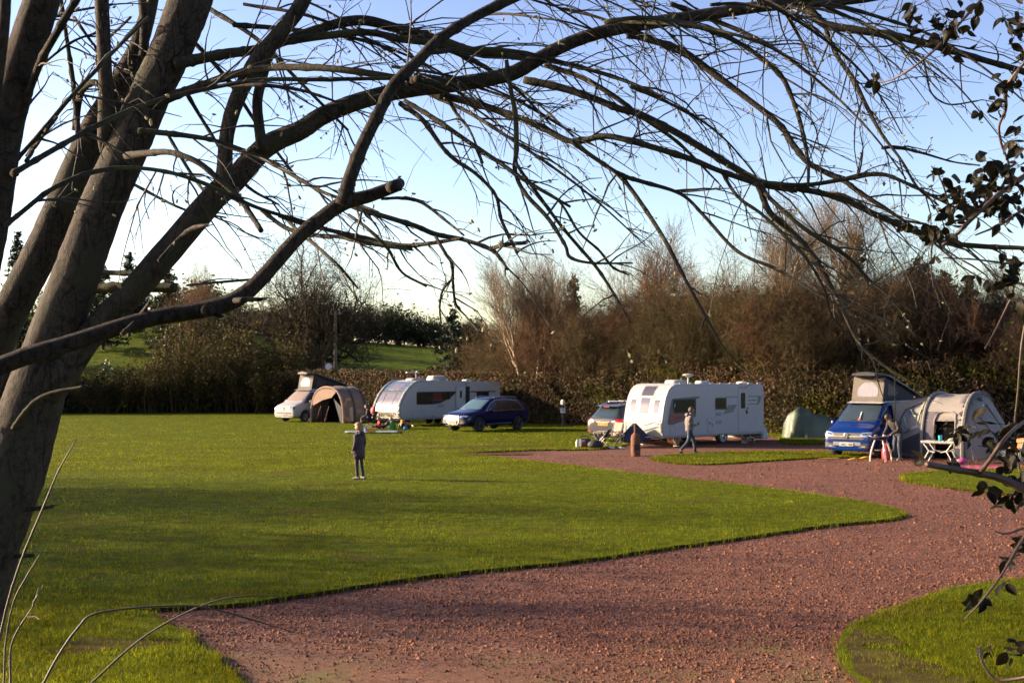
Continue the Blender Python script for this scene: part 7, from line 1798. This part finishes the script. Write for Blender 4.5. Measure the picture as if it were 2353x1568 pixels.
def bz(px): return [(a, b, c) for a, b, c in px]
DA = 6.2
bA = P(-190, 1500, DA); bA.z = .55
A = NearTree('willow_tree', 'big leaning multi stemmed willow with long arching branches over the field', bA)
def foot(px, py, d, r0, k=3):
    e = P(px, py, d); return [tuple(e + Vector((-.25 * t, 0, -(e.z - .5) * t))) + (r0 * (1 + .25 * t),) for t in np.linspace(1, .12, k + 2)]
A.stem('trunk', [(-120, 1480, 108), (-60, 1270, 96), (20, 1085, 80), (78, 915, 66), (148, 705, 55), (228, 490, 50), (290, 345, 47), (345, 219, 46), (395, 110, 47), (437, 0, 50), (468, -110, 48), (520, -300, 38), (600, -560, 22), (690, -860, 6)], DA, DA + .3, M_bark, 36, .03, 1, 12, foot(-120, 1480, DA, .24))
A.stem('trunk', [(-200, 1330, 70), (-120, 1085, 60), (-55, 905, 50), (5, 753, 41), (85, 597, 39), (136, 490, 39), (212, 313, 35), (262, 220, 29), (312, 120, 22), (340, 30, 18), (360, -60, 14), (395, -220, 8), (440, -380, 2)], DA + .35, DA + .6, M_bark, 30, .03, 2, 12, foot(-200, 1330, DA + .35, .17))
A.stem('limb', [(85, 950, 10), (104, 912, 34), (140, 858, 38), (222, 753, 30), (300, 675, 31), (369, 597, 31), (490, 455, 30), (531, 422, 28), (610, 338, 25), (688, 300, 22), (735, 270, 21), (790, 245, 20), (860, 222, 19), (954, 203, 19), (1048, 194, 18), (1141, 178, 17), (1188, 164, 17), (1235, 137, 16), (1313, 97, 15), (1391, 72, 15), (1470, 57, 15), (1620, 34, 14), (1770, 13, 13), (1920, 2, 12), (2010, -8, 11), (2150, -40, 9), (2350, -85, 6), (2560, -110, 2)], DA + .02, DA + .7, M_bark, 22, .035, 3, 9)
A.stem('limb', [(512, 425, 22), (516, 391, 19), (519, 328, 17), (531, 266, 18), (556, 203, 19), (594, 134, 19), (641, 78, 18), (688, 16, 18), (715, -50, 17), (755, -180, 12), (800, -360, 4)], DA, DA + .15, M_bark, 16, .03, 4, 8)
A.stem('limb', [(604, 345, 14), (600, 328, 13), (594, 281, 12), (591, 234, 12), (600, 188, 12), (613, 141, 12), (632, 95, 10)], DA + .1, DA + .2, M_bark, 14, .03, 5, 8)
A.stem('limb', [(236, 352, 6), (238, 325, 14), (242, 290, 18), (243, 210, 17), (238, 100, 16), (232, -20, 16), (222, -200, 11), (205, -420, 3)], DA + .12, DA - .1, M_bark, 16, .03, 6, 8)
A.stem('limb', [(330, 130, 12), (332, 60, 11), (326, -30, 11), (318, -200, 6), (325, -340, 2)], DA + .4, DA + .4, M_bark, 12, .03, 7, 8)
B_ = A.branch; m = M_branch
# arching side branches from the main stems
B_([(400, 150, 14), (440, 139, 13), (513, 125, 12), (578, 116, 11), (640, 100, 11), (735, 66, 11), (829, 47, 12), (923, 69, 11), (1016, 94, 10), (1079, 116, 10), (1157, 125, 9), (1204, 134, 7), (1266, 140, 6), (1360, 162, 5), (1470, 200, 4), (1580, 262, 2)], DA + .2, DA + .8, m, 24, .5)
B_([(650, 97, 9), (735, 84, 9), (844, 75, 8), (923, 91, 8), (1001, 103, 7), (1090, 140, 5), (1180, 200, 4), (1260, 280, 2)], DA + .1, DA + .5, m, 14)
B_([(350, 242, 11), (400, 220, 11), (469, 194, 9), (547, 169, 9), (622, 156, 8), (735, 156, 8), (829, 166, 8), (907, 178, 7)], DA, DA - .3, m, 12, .45, broken=True)
B_([(318, 300, 7), (353, 303, 7), (438, 313, 6), (500, 325, 5), (578, 353, 5), (641, 384, 5), (735, 438, 4), (800, 462, 4), (870, 487, 2)], DA - .1, DA - .5, m, 14)
B_([(290, 358, 9), (340, 352, 8), (391, 350, 7), (453, 372, 7), (500, 410, 7), (547, 453, 7), (575, 490, 6), (600, 530, 6)], DA - .24, DA - .8, M_bark, 0, broken=False)
B_([(1004, 219, 9), (1079, 234, 9), (1157, 259, 8), (1235, 288, 8), (1313, 325, 7), (1391, 313, 7), (1470, 330, 7), (1582, 364, 7), (1657, 394, 6), (1751, 424, 7), (1830, 440, 4)], DA + .4, DA + .2, m, 22, .5)
B_([(1313, 325, 6), (1360, 359, 5), (1423, 400, 5), (1470, 416, 5), (1564, 446, 4), (1620, 499, 4), (1695, 578, 4), (1789, 621, 4), (1882, 677, 3), (1995, 737, 3), (2070, 790, 2)], DA + .3, DA - .2, m, 16, .4, start=.0)
B_([(1204, 184, 9), (1282, 200, 9), (1360, 225, 8), (1423, 250, 8), (1470, 263, 8), (1545, 300, 8), (1620, 345, 8), (1695, 390, 8), (1751, 420, 8), (1845, 435, 7), (1939, 458, 7), (2014, 495, 7), (2089, 525, 7), (2164, 555, 6), (2258, 566, 6), (2352, 570, 5), (2430, 580, 4), (2560, 605, 1.5)], DA + .6, DA, m, 36, .5)
B_([(1251, 150, 6), (1329, 175, 6), (1407, 219, 6), (1470, 266, 5), (1560, 330, 4), (1650, 420, 2)], DA + .7, DA + .9, m, 12)
B_([(1440, 80, 9), (1470, 86, 8), (1564, 116, 8), (1639, 169, 8), (1714, 225, 7), (1789, 285, 7), (1826, 338, 7), (1864, 379, 7), (1939, 416, 6), (1976, 443, 6), (2070, 503, 4), (2150, 560, 2)], DA + .8, DA + .4, m, 22)
B_([(1556, 56, 5), (1639, 71, 5), (1714, 109, 5), (1789, 169, 6), (1819, 225, 5), (1841, 293, 5), (1856, 375, 4), (1856, 431, 3)], DA + .6, DA + .2, m, 10, .35)
B_([(1830, 8, 12), (1860, 25, 11), (1894, 56, 10), (1958, 68, 9), (2070, 86, 9), (2183, 116, 8), (2276, 143, 7), (2352, 165, 7), (2450, 200, 5), (2560, 245, 2)], DA + .7, DA + .6, m, 20, .45)
B_([(1894, 60, 5), (1920, 124, 5), (1958, 180, 6), (1988, 240, 5), (2025, 308, 4), (2070, 368, 3), (2108, 431, 3), (2156, 472, 2)], DA + .6, DA + .2, m, 12, .35)
B_([(1800, 22, 4), (1830, 75, 4), (1855, 120, 3), (1879, 165, 2)], DA + .6, DA + .5, m, 5, .3)
B_([(919, 238, 6), (970, 275, 6), (1016, 338, 5), (1048, 369, 5), (1094, 400, 4), (1138, 448, 4), (1151, 503, 4), (1173, 550, 4), (1188, 582, 3)], DA + .3, DA - .1, m, 9, .3)
B_([(929, 231, 5), (1001, 275, 6), (1079, 328, 5), (1141, 369, 5), (1204, 413, 5), (1310, 475, 3)], DA + .3, DA + .1, m, 9, .35)
B_([(1016, 206, 4), (1048, 260, 4), (1079, 300, 3), (1110, 375, 2)], DA + .4, DA + .2, m, 4, .25)
B_([(792, 466, 6), (815, 476, 6), (840, 485, 6), (876, 495, 6), (954, 519, 6), (1001, 538, 6), (1063, 550, 5), (1126, 572, 5), (1150, 595, 4), (1166, 619, 3)], DA - .6, DA - .9, m, 12, .28)
B_([(1126, 572, 5), (1150, 564, 5), (1173, 560, 5), (1207, 558, 4)], DA - .9, DA - .9, m, 2, .2, broken=True)
B_([(600, 482, 5), (660, 525, 5), (735, 542, 5), (782, 544, 5), (844, 557, 6), (948, 569, 4)], DA - .2, DA - .6, m, 4, .2)
B_([(640, 495, 5), (690, 512, 5), (741, 525, 5), (829, 544, 5), (900, 560, 5), (954, 563, 5), (1063, 547, 4)], DA - .5, DA - .8, m, 4, .2)
B_([(801, 494, 4), (844, 525, 4), (891, 572, 4), (923, 625, 3), (979, 657, 3)], DA - .6, DA - .8, m, 4, .2)
B_([(655, 500, 4), (690, 535, 4), (735, 572, 4), (782, 616, 4), (823, 663, 2)], DA - .4, DA - .6, m, 4, .22)
B_([(876, 457, 3), (923, 455, 4), (970, 466, 4), (1032, 513, 3), (1066, 541, 2)], DA - .3, DA - .5, m, 4, .2)
B_([(1001, 544, 4), (1023, 582, 4), (1038, 607, 4), (1041, 657, 3), (1048, 700, 3), (1073, 729, 2), (1101, 763, 2)], DA - .8, DA - .9, m, 5, .18)
B_([(1038, 641, 3), (1016, 669, 3), (1010, 707, 2.4), (1013, 741, 2)], DA - .9, DA - .9, m, 3, .12, ncat=.5)
B_([(1163, 138, 5), (1172, 200, 5), (1184, 266, 6), (1186, 344, 6), (1183, 391, 5), (1204, 441, 5), (1260, 503, 5), (1298, 563, 4), (1310, 591, 4), (1360, 604, 3), (1454, 604, 2)], DA + .1, DA - .3, m, 6, .25)
B_([(1185, 375, 4), (1205, 405, 4), (1232, 441, 4), (1282, 510, 4), (1329, 566, 4), (1376, 622, 4), (1416, 685, 3), (1448, 741, 2)], DA + .1, DA - .2, m, 5, .22)
B_([(1141, 369, 3), (1210, 418, 3), (1282, 460, 3), (1329, 532, 3), (1376, 575, 3), (1407, 613, 3), (1445, 632, 2)], DA, DA - .2, m, 5, .22)
B_([(1423, 400, 5), (1470, 463, 5), (1526, 550, 5), (1579, 651, 4), (1620, 726, 4), (1658, 793, 3), (1699, 838, 2)], DA + .2, DA - .3, m, 3, .15)
B_([(1738, 418, 8), (1748, 441, 7), (1770, 490, 7), (1826, 539, 6), (1875, 598, 6), (1905, 651, 5), (1935, 711, 4), (1976, 790, 4), (2051, 853, 3), (2141, 902, 2)], DA + .1, DA - .4, m, 12, .3, ncat=.16)
B_([(1745, 425, 6), (1762, 449, 5), (1845, 523, 5), (1943, 587, 5), (2006, 651, 3), (2100, 719, 2)], DA + .1, DA - .2, m, 10, .3)
B_([(1657, 394, 4), (1695, 452, 4), (1751, 493, 4), (1807, 546, 4), (1860, 606, 3), (1894, 666, 3), (1909, 722, 3), (1957, 786, 2)], DA + .1, DA - .3, m, 9, .25, ncat=.14)
B_([(1751, 420, 5), (1850, 425, 5), (1950, 410, 5), (2020, 400, 5), (2080, 420, 4), (2200, 480, 3)], DA + .1, DA, m, 8, .3)
B_([(2025, 340, 4), (2060, 338, 4), (2120, 352, 3), (2190, 372, 2), (2250, 380, 2)], DA + .4, DA + .3, m, 5, .2)
B_([(2120, 130, 2.5), (2128, 170, 2.5), (2140, 215, 2), (2180, 240, 2), (2245, 232, 1.8)], DA + .5, DA + .4, m, 2, .12)
# many more fine arching branches through the top of the picture
g = np.random.default_rng(101)
for i in range(30):
    x = g.uniform(480, 1900); y = g.uniform(-120, 240) if x > 700 else g.uniform(-60, 330); L = g.uniform(300, 720); a = g.uniform(-.15, .45); pts = []; r = g.uniform(3.2, 6.0)
    for t in np.linspace(0, 1, 7): pts.append((x, y, r * (1 - .75 * t))); x += L / 6 * math.cos(a); y += L / 6 * math.sin(a); a += g.uniform(.02, .20)
    B_(pts, DA + g.uniform(-.2, 1.0), DA + g.uniform(-.4, 1.2), m, int(g.integers(6, 13)), .42, 900 + i, .25)
# short broken spurs, a sawn log stub
B_([(150, 690, 13), (200, 665, 12), (281, 660, 12), (345, 660, 12), (403, 661, 12)], DA + .35, DA + .2, M_branch, 0, wob=0)
B_([(195, 625, 6), (294, 628, 6), (340, 634, 5), (378, 632, 5)], DA + .35, DA + .2, M_branch, 1, .15, broken=True, wob=0)
B_([(30, 985, 6), (50, 955, 6), (80, 922, 5.5), (120, 902, 5), (195, 888, 4)], DA - .1, DA - .2, M_branch, 0, broken=True, wob=0)
B_([(-10, 1178, 6), (60, 1170, 5.5), (120, 1163, 4.5)], DA + .05, DA - .05, M_branch, 0, broken=True, wob=0)
B_([(-60, 1280, 6), (30, 1277, 5), (78, 1275, 4)], DA + .05, DA - .02, M_branch, 0, wob=0)
B_([(365, 600, 5), (400, 560, 5), (440, 525, 5), (474, 518, 4)], DA - .25, DA - .35, M_bark, 0, broken=True)
B_([(430, 655, 3), (480, 650, 3), (600, 640, 3), (540, 655, 3)][:3], DA, DA, m, 1, .15)
# left of the trunk: thin crossing branches
for i, pts in enumerate(([(140, 0, 5), (155, 100, 5), (168, 190, 6), (180, 310, 7)], [(238, 190, 4), (225, 120, 3.5), (300, 40, 3)], [(60, 360, 4), (150, 240, 4), (260, 120, 4), (330, 40, 3)], [(172, 300, 8), (185, 215, 8), (215, 190, 8), (240, 205, 8)], [(0, 110, 4), (120, 40, 3), (260, 10, 3)], [(40, 200, 3), (160, 100, 3), (250, 70, 2)], [(170, 40, 4), (230, 120, 3), (300, 170, 3)], [(430, 80, 5), (520, 180, 5), (600, 300, 4), (690, 420, 3)], [(420, 200, 5), (480, 300, 4), (560, 420, 4), (640, 470, 2)], [(380, 300, 4), (440, 400, 4), (500, 480, 3)], [(480, 20, 6), (590, 90, 5), (690, 190, 4), (800, 300, 3)], [(300, 420, 4), (420, 480, 3), (520, 500, 2)], [(560, 10, 4), (720, 40, 4), (900, 120, 3), (1040, 240, 2)])):
    B_(pts, DA + .5, DA + .2, m, 7, .35, 400 + i, .1)

# nearer tree at the left edge: a dark trunk and one long low branch
DB = 3.9
bB = P(-330, 1500, DB); bB.z = .8
Bt = NearTree('alder_tree', 'nearer dark tree at the left edge with one long bare branch forking low', bB)
def footB(px, py, d, r0): 
    e = P(px, py, d); return [tuple(e + Vector((-.12 * t, 0, -(e.z - .75) * t))) + (r0 * (1 + .2 * t),) for t in np.linspace(1, .15, 4)]
Bt.stem('trunk', [(-260, 1400, 80), (-200, 1150, 76), (-140, 900, 70), (-80, 680, 62), (-32, 480, 56), (0, 320, 48), (45, 156, 42), (100, -10, 40), (130, -120, 38), (180, -350, 27), (250, -720, 6)], DB, DB - .3, M_bark_n, 30, .03, 11, 10, footB(-260, 1400, DB, .115))
Bt.stem('limb', [(-40, 420, 20), (-10, 200, 15), (8, 60, 14), (14, -60, 13), (30, -260, 4)], DB - .3, DB - .4, M_bark_n, 14, .03, 12, 7)
Bt.stem('limb', [(-150, 930, 30), (-80, 868, 25), (-20, 848, 22), (60, 818, 21), (160, 788, 20), (330, 735, 19), (470, 710, 20), (540, 688, 20), (600, 640, 18), (680, 550, 17), (740, 500, 17), (790, 466, 17), (850, 449, 15), (918, 424, 14)], DB, DB + .5, M_bark_n, 18, .04, 13, 9)
Bt.branch([(787, 470, 17), (795, 440, 17), (802, 415, 16), (830, 340, 15), (870, 260, 14), (905, 195, 14), (960, 140, 13), (1010, 90, 13), (1080, 45, 12), (1170, 0, 12), (1250, -35, 11), (1400, -110, 7), (1600, -180, 2)], DB + .45, DB + .6, M_bark_n, 0)
Bt.branch([(895, 432, 14), (912, 424, 13), (920, 420, 10)], DB + .5, DB + .5, M_bark_n, 0, broken=True)
Bt.branch([(940, 190, 9), (955, 182, 8), (966, 178, 6)], DB + .5, DB + .45, M_bark_n, 0, broken=True)
Bt.branch([(475, 712, 14), (492, 718, 9), (506, 726, 5)], DB + .2, DB + .2, M_bark_n, 0, broken=True)
Bt.branch([(540, 690, 7), (570, 688, 6), (600, 687, 4)], DB + .25, DB + .2, M_bark_n, 0, broken=True)
Bt.branch([(20, 300, 12), (50, 265, 9), (62, 225, 8.5), (94, 141, 9), (134, 69, 9), (178, -5, 9), (210, -60, 8), (262, -190, 2)], DB - .3, DB - .2, M_bark_n, 2, .25)
Bt.branch([(30, 400, 9), (53, 385, 7), (130, 340, 6.5), (219, 291, 6), (331, 241, 6), (469, 206, 5), (594, 184, 5), (735, 183, 5), (910, 181, 4), (985, 190, 4), (1048, 209, 3), (1090, 250, 2)], DB - .2, DB + .8, M_branch, 10, .3)
Bt.branch([(10, 520, 7), (47, 490, 6), (125, 431, 6), (219, 394, 6), (313, 386, 5), (406, 400, 5), (500, 434, 5), (594, 478, 4.5), (735, 520, 4), (850, 560, 3), (950, 575, 2)], DB - .1, DB + .8, M_branch, 10, .28)
Bt.branch([(25, 380, 6), (80, 320, 5), (170, 215, 5), (260, 120, 4), (340, 40, 4)], DB - .2, DB + .4, M_branch, 5, .25)
Bt.branch([(60, 370, 5), (95, 315, 5), (130, 270, 4)], DB - .1, DB, M_branch, 0)
Bt.branch([(280, 768, 6), (310, 738, 5), (345, 692, 3)], DB + .15, DB + .1, M_bark_n, 0, broken=True)

# ---- low shoots in the bottom left corner
def shoot(pts, d, label, twigs=0):
    p, r = path3(pts, d, d + .1, 7, .03); r = r * .78; e = p[0].copy(); b = Vector((e[0], e[1], max(0.0, 1.3 * max(0, (8.4 - e[1]) / 5.0) ** 1.5 - .03)))
    p = np.vstack([[b.x, b.y, b.z], p]); r = np.concatenate([[r[0] * 1.05], r]); r = node_swell(r, abs(int(pts[0][0])) + 7, 6)
    nb = NB(); nb.add(*rough_tube(p - np.array(b), r, 8, .02, 3)); root = thing('sapling_shoot', label, 'shoot', b, 0, 'bare shoots in the near left corner')
    nb.build('stem', M_shoot, root)
    if twigs:
        tn = NB(); bd_ = []; sprout(tn, bd_, p, r, twigs, .12, 5, 1); V, F = tn.arrays(); link('twigs', np_mesh('twigs', V - np.array(b), F, True), M_shoot, root)
shoot([(-30, 1600, 4.5), (0, 1462, 4.2), (24, 1362, 4), (58, 1263, 3.6), (103, 1156, 3), (135, 1080, 2.4), (176, 1008, 1.6)], 5.2, 'tallest straight bare shoot at the lower left edge')
shoot([(8, 1600, 3.2), (10, 1540, 3), (14, 1469, 3), (31, 1383, 2.6), (60, 1325, 2.2), (93, 1270, 1.4)], 5.0, 'short thin bare shoot leaning right beside the tallest shoot')
shoot([(25, 1600, 3.4), (24, 1568, 3.4), (24, 1496, 3.2), (34, 1460, 3), (52, 1428, 2.6), (75, 1392, 2), (89, 1349, 1.4)], 4.9, 'curved bare shoot with a side twig in the bottom left corner', 3)
shoot([(85, 1600, 4), (100, 1568, 4), (137, 1500, 3.8), (180, 1440, 3.6), (220, 1408, 3.4), (347, 1392, 3), (464, 1393, 2.6), (584, 1424, 2), (677, 1452, 1.2)], 4.7, 'arching bare shoot bending over the corner of the gravel')
shoot([(180, 1600, 3.6), (210, 1568, 3.4), (326, 1465, 3), (447, 1397, 2.6), (536, 1371, 2.2), (643, 1367, 1.4)], 4.8, 'lower bare shoot crossing the arching shoot')

# ---- evergreen shrub reaching in from the right
DS = 4.6
bS = P(2700, 1500, DS); bS.z = .8
S = NearTree('evergreen_shrub', 'evergreen shrub with dark oval leaves reaching in from the right edge', bS)
S.root['category'] = 'shrub'
def leaf(c, d, nrm, L, g):
    """pointed oval blade folded along its midrib, with a short stalk"""
    d = Vector(d).normalized(); nrm = Vector(nrm); nrm = (nrm - d * nrm.dot(d)).normalized(); s = d.cross(nrm); V = []; k = 7; cv = g.uniform(-.5, .7); rollf = g.uniform(.1, .6)
    for i in range(k):
        t = i / (k - 1); w_ = .33 * L * (math.sin(math.pi * min(1, t * .93 + .05)) ** .8) * (1.12 - .3 * t); p = Vector(c) + d * L * t - nrm * (cv * L * t * t)
        for q in (-1, -.5, 0, .5, 1): V.append(p + s * w_ * q + nrm * (abs(q) ** 1.5 * w_ * rollf + .04 * L * math.sin(6 * t + 3 * q)))
    F = [(i * 5 + j, i * 5 + j + 1, (i + 1) * 5 + j + 1, (i + 1) * 5 + j) for i in range(k - 1) for j in range(4)]
    return np.array(V), np.array(F)
def leaves(spots, seed, sz=.046):
    g = np.random.default_rng(seed); nb = NB(); st = NB()
    for (px, py, n, sx, sy) in spots:
        for _ in range(int(n * 2.4 + .3)):
            c = P(px + g.normal(0, sx * .5), py + g.normal(0, sy * .5), DS + g.normal(0, .10)); d = _unit(g.normal(0, 1, 3) * [1, .8, .8] + [-.15, 0, -.65]); nn = g.normal(0, 1, 3) + [0, -.9, .3]
            V, F = leaf(c, d, nn, sz * g.uniform(.75, 1.25), g); nb.add(shifted(V, S.base), F)
            c = np.array(c); st.tube(shifted(np.array([c - d * .014 + g.normal(0, .004, 3), c]), S.base), [.0013, .0012], 3)
    return nb, st
def sb(pts, d0, d1, mt=None):
    if pts[0][0] >= 2370: pts = [(float(np.interp(pts[0][1], [-150, 0, 300, 700, 1100, 1500], [2545, 2560, 2580, 2600, 2640, 2700])), pts[0][1] + 70, pts[0][2] * 1.15)] + pts
    return S.branch(pts, d0, d1, mt or M_shoot, 0, res=6)
M_dstem = mat('dark_stem', (.05, .026, .020), .6, var=.3, scale=14)
sb([(2520, 1210, 12), (2420, 1155, 11), (2352, 1123, 10), (2289, 1095, 9), (2214, 1081, 8), (2141, 1068, 7), (2128, 1066, 6)], DS - .2, DS - .3, M_dstem)
sb([(2251, 1085, 5), (2278, 1050, 5), (2301, 1016, 5), (2330, 985, 4), (2380, 950, 4)], DS - .25, DS - .2, M_dstem)
sb([(2420, 350, 6), (2352, 405, 6), (2290, 450, 5.5), (2230, 505, 5), (2190, 545, 4), (2165, 562, 3)], DS, DS, M_dstem)
sb([(2420, 440, 4), (2352, 480, 4), (2300, 515, 3), (2240, 540, 2)], DS, DS + .1, M_dstem)
sb([(2420, 90, 4), (2352, 145, 4), (2312, 205, 5), (2310, 250, 4), (2295, 290, 3), (2300, 330, 3), (2318, 390, 2.5), (2290, 445, 2)], DS, DS, M_dstem)
sb([(2300, -40, 3.5), (2252, 2, 3.2), (2190, 70, 3), (2130, 130, 2.6), (2060, 178, 2.2), (2008, 192, 1.6)], DS, DS + .1, M_dstem)
sb([(2420, 600, 3), (2330, 606, 2.6), (2240, 596, 2), (2165, 592, 1.2)], DS, DS, M_dstem)
sb([(2420, 700, 3), (2340, 650, 3), (2320, 690, 2.5), (2285, 760, 1.6), (2262, 800, 1)], DS, DS, M_dstem)
sb([(2400, 620, 3), (2362, 720, 2.4), (2347, 790, 2.6), (2338, 900, 2.3), (2331, 990, 2), (2345, 1100, 2)], DS + .1, DS, mat('pale_stem', (.06, .042, .024), .6, var=.3))
sb([(2420, 1160, 3.5), (2352, 1235, 3.2), (2300, 1320, 2.8), (2250, 1385, 2.2), (2214, 1422, 1.2)], DS - .2, DS - .3, M_dstem)
sb([(2420, 1190, 3), (2352, 1212, 2.5), (2310, 1225, 2), (2282, 1218, 1.2)], DS, DS, M_dstem)
sb([(2420, 1540, 4), (2352, 1555, 4), (2290, 1560, 3.5), (2262, 1530, 3), (2250, 1500, 2)], DS - .3, DS - .4, M_dstem)
sb([(2185, 500, 2.2), (2168, 430, 2), (2150, 395, 1.6), (2140, 382, 1.2)], DS, DS, M_dstem)
eS = P(2700, 1500, DS)
S.stem('stem', [(2700, 1500, 26), (2640, 1100, 22), (2600, 700, 18), (2580, 300, 14), (2560, 0, 9), (2545, -150, 4)], DS, DS, M_dstem, 14, .04, 31, 6, [(eS.x + .05, eS.y, .6, .05), (eS.x + .02, eS.y, (eS.z + .6) / 2, .046)])
spots = [(2085, 14, 3, 26, 14), (2105, 62, 3, 30, 16), (2165, 45, 6, 46, 30), (2190, 85, 6, 60, 40), (2140, 100, 4, 40, 24), (2215, 30, 3, 30, 20), (2330, 45, 7, 40, 60), (2012, 190, 2, 16, 10), (2310, 205, 6, 34, 40), (2340, 150, 4, 30, 50), (2285, 248, 4, 40, 20), (2335, 330, 6, 24, 60), (2300, 388, 9, 50, 30), (2270, 415, 10, 70, 34), (2235, 440, 8, 60, 40), (2155, 395, 3, 26, 24), (2190, 470, 9, 60, 40), (2260, 495, 8, 70, 36), (2320, 470, 10, 50, 50), (2118, 530, 6, 50, 30), (2160, 535, 4, 30, 24), (2148, 590, 1, 6, 6), (2240, 628, 1, 6, 8), (2325, 612, 7, 46, 40), (2300, 652, 3, 30, 16), (2335, 680, 3, 26, 20)]
nb, st = leaves(spots, 12); nb.build('foliage', M_leafn, S.root); st.build('leaf_stalks', M_dstem, S.root)
spots2 = [(2165, 985, 1, 10, 10), (2205, 1000, 3, 40, 30), (2240, 975, 3, 30, 30), (2275, 1020, 4, 40, 40), (2320, 1010, 6, 40, 60), (2125, 1060, 1, 4, 4), (2205, 1060, 2, 30, 20), (2272, 1110, 3, 30, 24), (2320, 1080, 5, 40, 40), (2335, 1140, 4, 30, 30), (2228, 1380, 1, 6, 6), (2252, 1378, 2, 14, 8), (2308, 1340, 1, 8, 8), (2318, 1275, 3, 20, 16), (2340, 1240, 2, 20, 16), (2270, 1490, 2, 26, 14), (2330, 1500, 3, 30, 30)]
nb, st = leaves(spots2, 13, .052); nb.build('foliage', M_leafn, S.root); st.build('leaf_stalks', M_dstem, S.root)
